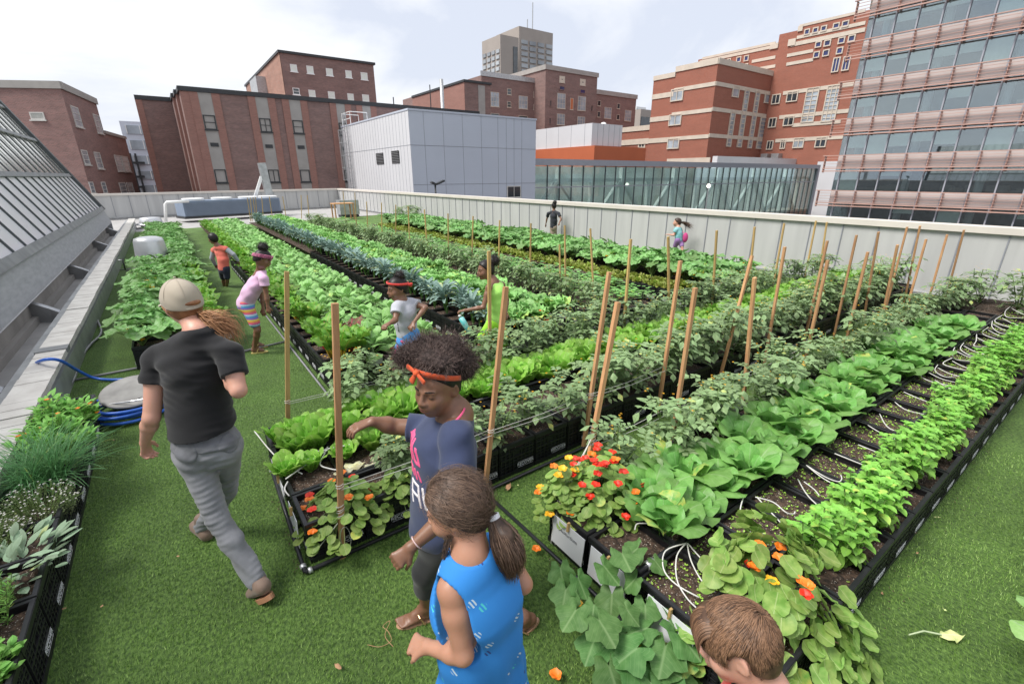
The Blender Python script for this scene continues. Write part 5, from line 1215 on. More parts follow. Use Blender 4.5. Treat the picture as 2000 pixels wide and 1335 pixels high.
def hairm(name,c1,c2,rough=.45):
    m,n,l,b=_new(name); at=n.new('ShaderNodeAttribute'); at.attribute_name='lv'; no=n.new('ShaderNodeTexNoise'); no.inputs['Scale'].default_value=35; tc=n.new('ShaderNodeTexCoord'); l.new(tc.outputs['Object'],no.inputs['Vector'])
    ad=n.new('ShaderNodeMath'); ad.operation='ADD'; l.new(at.outputs['Fac'],ad.inputs[0]); l.new(no.outputs['Fac'],ad.inputs[1]); mr=n.new('ShaderNodeMapRange'); mr.inputs[1].default_value=.4; mr.inputs[2].default_value=1.35; l.new(ad.outputs[0],mr.inputs[0])
    mx=n.new('ShaderNodeMixRGB'); mx.inputs[1].default_value=V(c1); mx.inputs[2].default_value=V(c2); l.new(mr.outputs[0],mx.inputs[0]); l.new(mx.outputs[0],b.inputs['Base Color']); b.inputs['Roughness'].default_value=rough; b.inputs['Specular IOR Level'].default_value=.35
    return m
def ribbons(name,mat,parent,paths,width,nrm_c=None,thick=None):
    """hair strands: each path (K,3) becomes a narrow tapered three-sided strand"""
    g=Bag()
    o=np.array(wloc(parent))
    for pth in paths:
        pth=np.array(pth)-o; K=len(pth); t=np.gradient(pth,axis=0); t/=np.linalg.norm(t,axis=1)[:,None]+1e-9
        ref=(pth+o-nrm_c) if nrm_c is not None else np.tile([.2,.3,.9],(K,1)); sd=np.cross(t,ref); sd/=np.linalg.norm(sd,axis=1)[:,None]+1e-9; up=np.cross(sd,t)
        w=width*(1-np.linspace(0,1,K)**3*.85); a=pth-sd*w[:,None]; b=pth+sd*w[:,None]; c=pth+up*w[:,None]*.7
        P_=np.stack([a,c,b],1).reshape(-1,3); i=np.arange(K-1)*3; q=np.concatenate([np.stack([i,i+1,i+4,i+3],1),np.stack([i+1,i+2,i+5,i+4],1)]); g._add(P_,q,np.zeros((len(P_),2)),0,RN.rand())
    ob=bpy.data.objects.new(name,g.mesh(name,[mat])); COL.objects.link(ob); ob.parent=parent; return ob
class Head:
    def __init__(s,C,f,u,sc=1.0): s.C=np.array(C,float); s.f=_n(f); u=np.array(u,float); s.u=_n(u-s.f*(u@s.f)); s.r=np.cross(s.f,s.u); s.k=sc
    def P(s,r,f,u): return s.C+(s.r*r+s.f*f+s.u*u)*s.k
    def prims(s,S,lid=True):
        k=s.k; A=(s.r,s.f,s.u)
        S.add(ell(s.P(0,-.006,.022),A,np.array([.074,.093,.090])*k),.02)
        S.add(ell(s.P(0,.022,-.045),A,np.array([.057,.062,.062])*k),.03)
        S.add(ell(s.P(0,.062,-.088),A,np.array([.026,.022,.020])*k),.025)
        for q in (-1,1):
            S.add(ell(s.P(q*.036,.058,-.030),A,np.array([.028,.026,.030])*k),.022)
            S.sub(ell(s.P(q*.031,.098,.004),A,np.array([.017,.016,.010])*k),.012)
            S.add(ell(s.P(q*.031,.0735,.002),A,np.array([.0155,.014,.0125])*k),.004)
            S.add(cone(s.P(q*.012,.088,.019),s.P(q*.046,.078,.020),.006*k,.005*k),.014)
            S.add(ell(s.P(q*.075,-.008,-.008),(_n(s.r+s.f*.35*q),s.f,s.u),np.array([.008,.018,.030])*k),.006)
            S.sub(ell(s.P(q*.082,-.002,-.004),A,np.array([.006,.009,.015])*k),.005)
            S.add(ell(s.P(q*.012,.099,-.028),A,np.array([.009,.010,.008])*k),.006)
        S.add(cone(s.P(0,.088,.010),s.P(0,.107,-.024),.007*k,.011*k),.012)
        S.add(ell(s.P(0,.088,-.050),A,np.array([.026,.016,.018])*k),.015)
        S.add(ell(s.P(0,.097,-.049),A,np.array([.022,.010,.006])*k),.004); S.add(ell(s.P(0,.0955,-.061),A,np.array([.019,.010,.007])*k),.004)
    def face(s,par,lipm,browm,open_=True,iris=(.03,.015,.01)):
        k=s.k
        for q in (-1,1):
            m=MB(); pts=[s.P(q*(.014+.036*t),.0925-.016*t*t-.0005,.0215+.006*math.sin(2.6*t)) for t in np.linspace(0,1,7)]; m.tube(pts,[.0016*k,.0028*k,.0030*k,.0028*k,.0024*k,.0018*k,.001*k],6); m.build('eyebrow',browm,par,smooth=True)
            m=MB(); pts=[s.P(q*(.018+.027*t),.0868-.013*(2*t-1)**2*.5-.003*t,-.0005-.0035*math.sin(3.14*t)) for t in np.linspace(0,1,8)]; m.tube(pts,[.0008*k]+[.0017*k]*6+[.0008*k],5); m.build('eyelash',browm,par,smooth=True)
        S=SD(); A=(s.r,s.f,s.u); S.add(ell(s.P(0,.0985,-.0495),A,np.array([.021,.0095,.0052])*k),.002); S.add(ell(s.P(0,.097,-.0610),A,np.array([.018,.0095,.0065])*k),.002)
        c=s.P(0,.095,-.055); sdmesh(S,c-.035,c+.035,.0025,'lips',lipm,par,smooth=False)
        m=MB()
        m.tube([s.P(x,.1068-.20*abs(x)-14*x*x,-.0553+.0015*math.cos(x*200)) for x in np.linspace(-.019,.019,9)],.0011*k,5); m.build('mouth_line',pm('mouth_dark',(.05,.015,.012),.6,.1) if 'mouth_dark' not in MT else MT['mouth_dark'],par)
    def cap(s,inf,cutn,cuto,k=.012,extra=()):
        """hair volume hugging the skull above a slanted hairline plane"""
        S=SD(); A=(s.r,s.f,s.u); S.add(ell(s.P(0,-.006,.022),A,(np.array([.074,.093,.090])+inf)*s.k),.02); S.add(ell(s.P(0,-.030,-.030),A,(np.array([.062,.060,.060])+inf)*s.k),.03)
        for e in extra: S.add(*e)
        n=s.r*cutn[0]+s.f*cutn[1]+s.u*cutn[2]; S.cut(s.C+_n(n)*cuto*s.k,n,k); return S
def hand(S,w,d,pn,th,s=1,curl=.5,spread=.0,h_len=1):
    """w wrist, d pointing direction, pn palm normal, th = side (+1/-1) of the thumb"""
    d=_n(d);pn=_n(np.array(pn)-d*(np.array(pn)@d));lat=np.cross(d,pn)*th
    w=np.array(w,float); S.add(econe(w+d*.006*s,w+d*.078*s,(.026*s,.018*s),(.039*s,.013*s),lat),.014)
    for i,(o,L) in enumerate(((.030,.064),(.010,.073),(-.010,.068),(-.029,.053))):
        b=w+d*.080*s+lat*o*s; a=0; p=b; c=curl*(1+.12*i); dd=_n(d+lat*(o*6*spread))
        for j,(fr,ang,r0,r1) in enumerate(((.45,42,.0092,.0085),(.31,55,.0085,.0077),(.24,35,.0077,.0066))):
            a+=math.radians(ang*c); e=dd*math.cos(a)+pn*math.sin(a); q=p+e*L*fr*s; S.add(cone(p,q,r0*s,r1*s),.004 if j else .008); p=q
    b=w+d*.022*s+lat*.024*s; e=_n(d*.72+lat*.62+pn*.25); q=b+e*.038*s; S.add(cone(b,q,.0125*s,.0105*s),.010); e2=_n(d*.9+lat*.25+pn*(.2+.5*curl)); S.add(cone(q,q+e2*.036*s,.0102*s,.0080*s),.004)
def foot(S,an,fd,s=1,tilt=0,toes=True):
    fd=_n(fd); up=_n(np.array([0,0,1])-fd*fd[2]); sd=np.cross(fd,up); an=np.array(an,float)
    he=an-fd*.030*s-up*.050*s; ba=an+fd*.115*s-up*.062*s
    S.add(cone(an,he,.032*s,.028*s),.02); S.add(econe(he+up*.004*s,ba,(.028*s,.026*s),(.040*s,.017*s),sd),.02); S.add(cone(an,an+fd*.07*s-up*.038*s,.028*s,.022*s),.025)
    if toes:
        for i,(o,L,r) in enumerate(((.024,.050,.0125),(.008,.047,.0095),(-.007,.042,.0088),(-.020,.036,.0082),(-.032,.029,.0078))):
            a=ba+sd*o*s*(1 if toes>0 else -1); S.add(cone(a,a+fd*L*s-up*.004*s,r*s,r*.92*s),.004)
    return he,ba,up,sd
def sole(par,an,fd,s,mat,name='sandal',th=.014,strap=None,smat=None):
    fd=_n(fd); up=_n(np.array([0,0,1])-fd*fd[2]); sd=np.cross(fd,up); an=np.array(an,float); c=an-up*.081*s
    out=[]
    for t in np.linspace(0,2*math.pi,26,endpoint=False):
        x=math.cos(t); y=math.sin(t); wdt=.036+.010*max(0,x)+(-.004 if -.3<x<.2 else 0); out.append(c+fd*(.052+x*.120)*s+sd*y*wdt*s)
    m=MB(); n=len(out); a=[p-up*th*s for p in out]
    m.face(out); m.face(a[::-1])
    for i in range(n): j=(i+1)%n; m.face([a[i],a[j],out[j],out[i]])
    o=m.build(name,mat,par)
    if strap:
        m=MB(); top=an+fd*.055*s+up*(-.018)*s
        t0=c+fd*.125*s+up*.02*s+sd*.010*s
        for q in (-1,1):
            e=c+fd*.02*s+sd*q*.043*s; mid=an+fd*.045*s-up*.040*s+sd*q*.040*s; m.tube([t0,top+sd*q*.006,mid+up*.012,e],.0045*s,6)
        m.build('strap',smat or mat,o)
    return o
def limb(S,pts,rad,k=.02):
    for i in range(len(pts)-1): S.add(cone(pts[i],pts[i+1],rad[i],rad[i+1]),k)
def arm(S,sh,el,wr_,s,fat=1,k=.02):
    sh,el,wr_=map(np.array,(sh,el,wr_)); S.add(cone(sh,sh+(el-sh)*.35,.050*s*fat,.047*s*fat),k); S.add(cone(sh+(el-sh)*.35,el,.046*s*fat,.036*s*fat),k)
    S.add(cone(el,el+(wr_-el)*.3,.035*s*fat,.037*s*fat),k*.8); S.add(cone(el+(wr_-el)*.3,wr_,.037*s*fat,.023*s*(fat*.5+.5)),k*.8)
def leg(S,h,kn,an,s,fat=1,k=.025,calf=None):
    h,kn,an=map(np.array,(h,kn,an)); S.add(cone(h,kn,.082*s*fat,.052*s*fat),k); c=kn+(an-kn)*.3; S.add(cone(kn,c,.048*s*fat,.053*s*fat),k*.7); S.add(cone(c,an,.052*s*fat,.032*s),k*.7)
def torso(S,pel,wa,ch,nk,side,s,w=(.16,.125,.15),dp=(.115,.095,.11),k=.04):
    pel,wa,ch,nk=map(np.array,(pel,wa,ch,nk)); S.add(econe(pel,wa,(w[0]*s,dp[0]*s),(w[1]*s,dp[1]*s),side),k); S.add(econe(wa,ch,(w[1]*s,dp[1]*s),(w[2]*s,dp[2]*s),side),k)
    S.add(econe(ch,ch+(nk-ch)*.55,(w[2]*s,dp[2]*s),(w[2]*.74*s,dp[2]*.66*s),side),k)
def bounds(*pts,pad=.2):
    P_=np.array(pts); return P_.min(0)-pad,P_.max(0)+pad
SKD=pm('skin_brown',(.215,.108,.066),.42,.10,14,sss=.12,bump=.05,bscale=120,bdist=.001); SKD2=pm('skin_brown_light',(.22,.105,.06),.42,.1,14,sss=.12)
SKL=pm('skin_fair',(.56,.30,.215),.45,.07,12,sss=.18,second=(.62,.33,.25),bump=.05,bscale=120,bdist=.001); SKT=pm('skin_tan',(.42,.215,.14),.45,.08,12,sss=.15,bump=.05,bscale=120,bdist=.001)
LIPD=pm('lip_brown',(.19,.068,.052),.35,.1,40); LIPF=pm('lip_pink',(.5,.2,.17),.4,.1,40)
def cloth(name,c,rough=.85,var=.12,sc=5,bump=.35,bs=180,second=None,stretch=None): 
    m=pm(name,c,rough,var,sc,bump=bump,bscale=bs,bdist=.0015,second=second); m.node_tree.nodes['Principled BSDF'].inputs['Sheen Weight'].default_value=.15; return m
HBLK=hairm('hair_black',(.008,.006,.006),(.035,.025,.022)); HAFRO=hairm('hair_afro',(.032,.021,.019),(.15,.105,.092),.75); HRED=hairm('hair_reddish',(.20,.085,.038),(.52,.27,.13)); HBRN=hairm('hair_brown',(.032,.019,.014),(.155,.098,.068)); HBOY=hairm('hair_boy',(.055,.030,.019),(.27,.15,.085))
def person(base,label): 
    t=thing('person',tuple(base),label,'person'); return t
def scalp(h,n,flow,keep,L=.10,K=7,lift=(.010,.016),inf=.006,wav=.2):
    """strand paths that lie on the skull; flow(p) gives the combing direction"""
    out=[]; A=np.array([h.r,h.f,h.u]); c=h.P(0,-.006,.022); R_=(np.array([.074,.093,.090])+inf)*h.k; tries=0
    while len(out)<n and tries<n*30:
        tries+=1; v=RN.normal(size=3); v/=np.linalg.norm(v); p=c+(v*R_)@A
        if not keep(p): continue
        pts=[]; l=u(*lift); tw=u(0,1.2); tw2=RN.normal()*.5; q=p.copy(); st=L*u(.6,1.1)/K
        for i in range(K):
            loc=(q-c)@A.T; nn=_n((loc/(R_**2))@A); e=loc/R_; ee=np.linalg.norm(e)
            q=c+((e/ee)*R_)@A; pts.append(q+nn*(l*(.35+.65*math.sin(math.pi*min(1,(i+.6)/K)))))
            d=flow(q); d=d-nn*(d@nn); d=_n(d); wv=np.cross(nn,d)*(wav*math.sin(23*q[0]/h.k+41*q[2]+i*.5)*math.sin(37*q[1]+tw)+.6*wav*tw2); q=q+_n(d+wv)*st
        out.append(pts)
    return out
# ---------------------------------------------------------------- 1 woman in cap
def woman():
    base=(-.08,2.78,0); t=person(base,'woman walking away in black T-shirt, grey jeans and khaki cap with ponytail'); s=1.0
    neck=PV(388,648,2.26);hC=PV(356,592,2.33);sL=PV(308,700,2.27);sR=PV(448,690,2.22);eL=PV(296,816,2.15);wL=PV(283,862,2.20);eR=PV(466,762,2.12);wR=PV(462,752,2.36)
    wR=eR+np.array([-.04,.22,.05]); hf=_n([-.33,.93,-.08]); side=_n(sR-sL)
    ch=PV(382,715,2.26);wa=PV(390,800,2.24);pel=PV(402,868,2.20);hL=PV(375,880,2.2);hR=PV(440,868,2.24);kL=PV(425,1012,2.10);aL=PV(505,1150,1.98);kR=PV(442,960,2.42);aR=PV(404,1036,2.50)
    aL=np.array([.0,2.47,.12]); aR=np.array([-.215,3.20,.085]); h=Head(hC,hf,[-.02,-.04,1],1.03)
    B=SD(); h.prims(B); B.add(cone(hC-h.u*.06-h.f*.02,neck,.050,.054),.03); B.add(cone(neck,ch,.06,.10),.03); torso(B,pel,wa,ch,neck,side,s,(.165,.128,.15)); B.add(cone(sL+[0,0,.01],neck-[0,0,.03],.045,.05),.03); B.add(cone(sR+[0,0,.01],neck-[0,0,.03],.045,.05),.03)
    B.cut(wa-[0,0,.02],[0,0,-1]); arm(B,sL,eL,wL,s,1.08); arm(B,sR,eR,wR,s,1.05); hand(B,wL,wL-eL+np.array([.02,0,-.12]),side,-1,.95,.75); hand(B,wR,wR-eR,[-1,0,0],1,.95,.6)
    lo,hi=bounds(hC,wL,wR,eL,eR,pel,pad=.24); sdmesh(B,lo,hi,.0055,'body',SKL,t)
    Sh=SD(); torso(Sh,pel+[0,0,.03],wa,ch,neck,side,s,(.185,.158,.170),(.142,.130,.134)); Sh.add(cone(sL,neck-[0,0,.035],.062,.06),.03); Sh.add(cone(sR,neck-[0,0,.035],.062,.06),.03)
    Sh.add(scone(sL,sL+(eL-sL)*.42,.066,.070),.02); Sh.add(scone(sR,sR+(eR-sR)*.6,.064,.066),.02)
    Sh.cut(PV(392,840,2.2),_n(np.array([.12,0,-1]))); Sh.sub(cone(neck+[0,.02,.028],neck+[0,.02,.2],.070,.12),.01); Sh.add(cone(neck-[0,0,.045],ch,.088,.12),.03); Sh.noise(wr(.0065,62,11)); Sh.noise(wr(.0028,150,20,2.2,(.3,.2,1))); sdmesh(Sh,*bounds(sL,sR,pel,neck,eL,pad=.2),.006,'tshirt',cloth('tshirt_black',(.007,.007,.009),.95,.2,3,.25,150),t)
    J=SD(); J.add(econe(pel+[0,0,-.01],wa-[0,0,.05],(.160,.122),(.145,.115),side),.03); J.add(ell(hL+[0.01,-.045,-.01],((1,0,0),(0,1,0),(0,0,1)),(.088,.08,.095)),.05); J.add(ell(hR+[-.015,-.045,-.01],((1,0,0),(0,1,0),(0,0,1)),(.085,.08,.095)),.05)
    for hp,kn,an in ((hL,kL,aL),(hR,kR,aR)): J.add(cone(hp,kn,.088,.058),.03); J.add(cone(kn,kn+(an-kn)*.35,.057,.057),.02); J.add(cone(kn+(an-kn)*.35,an+[0,0,.0],.057,.052),.02)
    J.cut(wa-[0,0,.0],[0,0,1]); J.noise(wr(.007,85,11,.6,(.25,-.35,1))); J.noise(wr(.0035,190,22,1.9,(-.2,.3,1))); J.cut(aL-_n(aL-kL)*.005,_n(aL-kL)) if False else None
    J.ops.insert(0,J.ops.pop(0)); sdmesh(J,*bounds(hL,hR,aL,aR,wa,pad=.16),.006,'jeans',cloth('denim_grey',(.17,.175,.19),.85,.2,9,.5,400,second=(.27,.275,.295)),t)
    for c in (PV(352,888,2.05),PV(450,868,2.12)):
        Pk=SD(); Pk.add(lambda p:J(p)-.007); Pk.ops.append(('i',ell(c,(side,np.cross([0,0,1],side),(0,0,1)),(.066,.12,.075)),.006)); Pk.cut(c+[0,0,.045],[0,0,1]); sdmesh(Pk,*bounds(c,pad=.14),.005,'back_pocket',cloth('denim_pocket',(.15,.155,.17),.85,.2,14,.4,400) if 'denim_pocket' not in MT else MT['denim_pocket'],t)
    Wb=SD(); Wb.add(lambda p:J(p)-.004); zc_=PV(392,850,2.2)[2]; Wb.cut([0,0,zc_-.045],[0,0,-1]); sdmesh(Wb,*bounds(hL,hR,wa,pad=.16),.006,'waistband',MT['denim_pocket'],t)
    for an,fd,heel in ((aL,[-.30,.80,-.62],1),(aR,[-.25,.95,-.05],0)):
        S=SD(); he,ba,up,sd=foot(S,an,fd,1.12,toes=False); S.add(econe(he+up*.01,ba+_n(fd)*.045,(.042,.045),(.046,.030),sd),.02); S.add(cone(an,an+up*.05,.044,.042),.02); sdmesh(S,*bounds(an,ba,he,pad=.13),.006,'shoe',cloth('shoe_taupe',(.20,.135,.10),.7,.15,10,.2),t); sole(t,an-np.array([0,0,.004]),fd,1.22,pm('shoe_sole_%d'%heel,(.40,.20,.11),.6,.15,10),'shoe_sole',.022)
    cp=h.cap(.013,(0,.16,-1),.010,.005); cp.noise(wr(.0016,90,30)); n_=_n(h.u*.55+h.f*.0-h.f*.2)
    # strap opening at the back
    S_=SD(); S_.add(ell(h.P(.008,-.092,.006),(h.r,h.f,h.u),(.044,.028,.017)),.01); sdmesh(S_,*bounds(h.P(0,-.1,0),pad=.08),.004,'hair',HRED,t); cap=sdmesh(cp,*bounds(h.C,pad=.15),.0045,'cap',cloth('cap_khaki',(.40,.345,.27),.8,.08,6,.3,200),t)
    m=MB(); m.tube([h.P(.058*math.sin(a),-.006-.104*math.cos(a),-.018) for a in np.linspace(-.85,.85,9)],.008,6); m.build('cap_strap',MT['cap_khaki'],cap,smooth=True)
    m=MB(); m.lathe([(0,.006),(.006,.004),(.007,0)],h.P(0,-.006,.131),10); m.build('cap_button',MT['cap_khaki'],cap)
    for a in range(6):
        m=MB(); q=a*math.pi/3+.3; m.tube([h.P(.0885*math.cos(q)*math.sin(e),-.006+.1075*math.sin(q)*math.sin(e),.022+.1045*math.cos(e)) for e in np.linspace(.05,1.45,12)],.0013,4); m.build('cap_seam',MT['cap_khaki'],cap)
    br=MB(); vis=[h.P(.075*math.sin(a),.075+.085*math.cos(a)*1.0,-.005) for a in np.linspace(-1.5,1.5,12)]; br.face([v+h.u*.004 for v in vis]); br.face([v-h.u*.002 for v in vis[::-1]])
    for i in range(11): br.face([vis[i]-h.u*.002,vis[i+1]-h.u*.002,vis[i+1]+h.u*.004,vis[i]+h.u*.004])
    br.build('cap_brim',MT['cap_khaki'],cap)
    tie=PV(378,640,2.235); tie=h.P(.028,-.098,-.062)
    hs=h.cap(.005,(0,.62,-.95),.045,.008); hs.cut(h.P(0,0,.012),h.u,.01); sdmesh(hs,*bounds(h.C,pad=.15),.005,'hair',HRED,t)
    pth=scalp(h,1100,lambda p:tie-p,lambda p:(p-h.C)@h.u<.02 and (p-h.C)@h.f<.045 and (p-h.C)@(h.u*.95-h.f*.62)>-.062,.09,7,(.004,.009)); ribbons('hair_strands',HRED,t,pth,.0016,h.C)
    tail=[tie,tie+[.035,-.035,-.01],tie+[.075,-.045,-.045],tie+[.10,-.05,-.09],tie+[.095,-.05,-.15]]
    T=[]
    for i in range(420):
        o=RN.normal(size=3)*.007; f_=RN.normal(size=3); sp=u(.3,1); L=u(.55,1.15); side_=u(0,1)
        pts=[]
        for j in range(9):
            x=j/8*L; k=min(3.999,x*4); a=int(k); p=tail[a]+(tail[a+1]-tail[a])*(k-a) if x<1 else tail[4]+(tail[4]-tail[3])*(x-1)*4
            pts.append(p+o*(1+2.4*math.sin(min(1,x)*2.2))+f_*.013*x*sp+np.array([.045,-.01,.03])*x*x*side_*1.0+np.array([0,0,.01*math.sin(j*1.3+i)]))
        T.append(pts)
    ribbons('ponytail',HRED,t,T,.0016,h.C-[0,0,.2]); m=MB(); m.tube([tie+h.r*.016*math.cos(a)+h.u*.016*math.sin(a)-h.f*.008 for a in np.linspace(0,6.28,12)],.004,6); m.build('hair_tie',HBRN,t)
woman()
# ---------------------------------------------------------------- 2 girl in navy shirt
def navy():
    t=person((.85,1.65,0),'girl in navy T-shirt and black leggings with big curly hair and orange bandana'); s=.93
    hC=PV(856,752,1.85); f=_n(np.array([-.92,-.38,-.13])); h=Head(hC,f,[-.14,-.10,1],1.12)
    neck=PV(893,808,1.86);shN=PV(892,848,1.74);shF=PV(840,838,1.99);eF=PV(768,832,1.98);wF=PV(728,822,1.93);eN=PV(897,985,1.62);wN=PV(803,1068,1.52)
    ch=PV(868,872,1.86);wa=PV(868,955,1.85);pel=PV(862,1018,1.84);side=_n(shN-shF); fr=_n([-.80,-.55,0])
    hN=pel+side*.08-[0,0,.06];hF=pel-side*.08-[0,0,.06];kN=PV(832,1115,1.80);aN=np.array([.71,1.775,.09]);kF=hF+np.array([.14,-.08,-.27]);aF=np.array([1.09,1.42,.085])
    B=SD(); h.prims(B); B.add(ell(h.P(0,.03,-.05),(h.r,h.f,h.u),(.062,.065,.055)),.03); B.add(cone(hC-h.u*.055-h.f*.025,neck,.052,.056),.03); B.add(cone(neck,ch,.07,.1),.04); torso(B,pel,wa,ch,neck,side,s,(.175,.165,.165),(.135,.13,.125))
    for q in (shN,shF): B.add(cone(q,neck-[0,0,.03],.05,.055),.03)
    arm(B,shN,eN,wN,s,1.22); arm(B,shF,eF,wF,s,1.12)
    hand(B,wN,wN-eN+np.array([0,0,-.01]),[.2,.6,-.6],1,.93,.85); hand(B,wF,np.array([-.95,.1,-.12]),[0,0,-1],-1,.93,.42,.25)
    leg(B,hN,kN,aN,s,1.2); leg(B,hF,kF,aF,s,1.15)
    foot(B,aN,[-.78,.25,-.02],.98,toes=1); foot(B,aF,[-.80,.15,-.30],.98,toes=1)
    sdmesh(B,*bounds(hC,wN,wF,aN,aF,kN,pad=.24),.0048,'body',SKD,t); h.face(t,LIPD,HBLK)
    Sh=SD(); torso(Sh,pel-[0,0,.02],wa,ch,neck,side,s,(.195,.188,.190),(.165,.158,.150)); 
    for q in (shN,shF): Sh.add(cone(q,neck-[0,0,.04],.066,.065),.03)
    Sh.add(scone(shN,shN+(eN-shN)*.48,.074,.082),.02); Sh.add(scone(shF,shF+(eF-shF)*.62,.068,.072),.02); Sh.cut(pel-[0,0,.06],[0,0,-1])
    Sh.sub(ell(neck+fr*.03+[0,0,.04],((1,0,0),(0,1,0),(0,0,1)),(.088,.088,.065)),.01); Sh.noise(wr(.008,52,12,1.))
    sh=sdmesh(Sh,*bounds(shN,shF,pel,neck,eN,pad=.22),.006,'tshirt',cloth('tshirt_navy',(.035,.048,.105),.9,.15,8),t)
    # pink and white print on the front: letter shapes following the chest
    PK=pm('print_pink',(.75,.10,.24),.7,.05); PW=pm('print_white',(.7,.66,.68),.7,.05)
    lat=_n(side-fr*.0); pc=wa+(ch-wa)*.75
    def letters(rects):
        def f(p):
            q=p-pc; x=q@lat+.055; z=q[:,2]; dd=np.full(len(p),1.)
            for x0,x1,z0,z1 in rects: dd=np.minimum(dd,np.maximum(np.abs(x-(x0+x1)/2)-(x1-x0)/2,np.abs(z-(z0+z1)/2)-(z1-z0)/2))
            return np.maximum(dd,-(q@fr))
        return f
    for nm,mt,rc in (('shirt_print',PK,[(-.03,-.012,.03,.13),(.035,.053,.03,.13),(-.03,.053,.112,.13),(.065,.083,.03,.13),(.065,.12,.03,.045),(.10,.118,.03,.11),(-.02,-.005,-.05,.0),(.015,.03,-.05,.0),(-.02,.03,-.012,.0),(.045,.06,-.05,.0),(.075,.09,-.05,.0)]),('shirt_print',PW,[(-.01,.004,-.17,-.07),(.05,.064,-.17,-.07),(-.01,.064,-.085,-.07),(-.01,.064,-.13,-.115),(.08,.094,-.17,-.07),(.08,.13,-.17,-.155)])):
        Pr=SD(); Pr.add(lambda p:Sh(p)-.003); Pr.ops.append(('i',letters(rc),.001)); sdmesh(Pr,*bounds(pc,pad=.27),.0045,nm,mt,sh,smooth=False)
    m=MB(); m.tube([neck+fr*(.03+.075*math.cos(a))+side*.082*math.sin(a)+np.array([0,0,.006+.012*abs(math.sin(a))-.012*math.cos(a)]) for a in np.linspace(0,6.28,24)],.005,6); m.build('neck_trim',PK,sh)
    L=SD(); L.add(econe(pel-[0,0,.05],pel+[0,0,.06],(.185*s,.150*s),(.18*s,.14*s),side),.04)
    for hp,kn,an in ((hN,kN,aN),(hF,kF,aF)): L.add(cone(hp,kn,.108*s,.074*s),.03); L.add(cone(kn,kn+(an-kn)*.42,.070*s,.070*s),.02)
    L.cut(pel+[0,0,.06],[0,0,1]); sdmesh(L,*bounds(hN,hF,kN,kF,pel,pad=.2),.006,'leggings',cloth('leggings_black',(.010,.010,.012),.8,.1),t)
    for an,fd in ((aN,[-.78,.25,-.02]),(aF,[-.80,.15,-.30])): sole(t,an,fd,.98,pm('sandal_tan',(.52,.30,.19),.5,.1) if 'sandal_tan' not in MT else MT['sandal_tan'],'sandal',.016,True,pm('sandal_gold',(.62,.38,.20),.3,.1,metal=.5) if 'sandal_gold' not in MT else MT['sandal_gold'])
    # hair
    cut=h.cap(.005,(0,.70,-.72),-.006,.008); sdmesh(cut,*bounds(h.C,pad=.15),.005,'hairline',HBLK,t)
    Af=SD(); A=(h.r,h.f,h.u); c0=PV(858,690,1.88); rx=np.array([_r[0],_r[1],0])
    blobs=[(PV(800,692,1.86),.058),(PV(835,680,1.90),.072),(PV(875,682,1.90),.082),(PV(900,705,1.90),.072),(PV(862,702,1.95),.085),(PV(905,722,1.94),.058),(PV(785,700,1.84),.040),(h.P(.045,.015,.118),.052),(h.P(-.045,.015,.118),.052),(h.P(0,.02,.128),.055),(h.P(0,-.07,.09),.075)]
    for c,r in blobs: Af.add(ell(c,((1,0,0),(0,1,0),(0,0,1)),(r*.86,r*.86,r*.76)),.03)
    Af.noise(lambda p:.006*np.sin(p[:,0]*170+2*np.sin(p[:,1]*140))*np.sin(p[:,2]*160+p[:,1]*150)); sdmesh(Af,*bounds(*[b[0] for b in blobs],pad=.13),.006,'hair',HAFRO,t,smooth=False)
    C_=[]
    for i in range(9000):
        c,r=blobs[RN.choice(len(blobs),p=[.10,.14,.15,.12,.13,.08,.06,.05,.05,.05,.07])]; v=RN.normal(size=3); v/=np.linalg.norm(v); p=c+v*np.array([1,1,.88])*r*.84
        a=_n(np.cross(v,RN.normal(size=3))); b=np.cross(v,a); R_=u(.003,.006); ph=u(0,6); L=u(.018,.040) if i%4 else u(.035,.066); tw=u(2.5,5)
        C_.append([p+v*L*x+(a*math.cos(ph+x*tw*2.2)+b*math.sin(ph+x*tw*2.2))*R_*x**.5+RN.normal(size=3)*.0006 for x in np.linspace(0,1,7)])
    ribbons('curls',HAFRO,t,C_,.0008,hC)
    BAN=cloth('bandana_orange',(.62,.085,.02),.75,.2,30,.3)
    m=MB(); ring=[h.P(.086*math.sin(a),-.012+.100*math.cos(a)*.92,.050+.046*math.cos(a)) for a in np.linspace(-1.9,1.9,22)]
    for w_ in (0,):
        for i in range(21):
            a,b=ring[i],ring[i+1]; m.face([a-h.u*.012,b-h.u*.012,b+h.u*.013,a+h.u*.013]); 
    o=m.build('bandana',BAN,t,smooth=True); so_=o.modifiers.new('s','SOLIDIFY'); so_.thickness=.006; so_.offset=0
    kn=h.P(.012,.094,.102); m=MB(); m.lathe([(0,.014),(.012,.010),(.015,0),(.012,-.010),(0,-.013)],kn,10); m.build('bandana_knot',BAN,o,smooth=True)
    for dv in (h.r*.055+h.u*.018-h.f*.005,h.r*-.052-h.u*.030+h.f*.012,h.r*.030-h.u*.050+h.f*.01):
        S=SD(); S.add(econe(kn,kn+dv*.9,(.008,.007),(.016,.006),h.u if abs(dv@h.u)<.03 else h.r),.01); sdmesh(S,*bounds(kn,kn+dv,pad=.05),.004,'bandana_end',BAN,o)
    m=MB(); d=_n(wN-eN); a=_n(np.cross(d,[0,0,1])); b=np.cross(d,a); c=wN-d*.028; m.tube([c+(a*math.cos(x)+b*math.sin(x))*.030 for x in np.linspace(0,6.28,20)],.0028,6); m.build('bracelet',pm('bracelet_pink',(.6,.28,.30),.4,.5,60,second=(.7,.65,.6)),t)
navy()
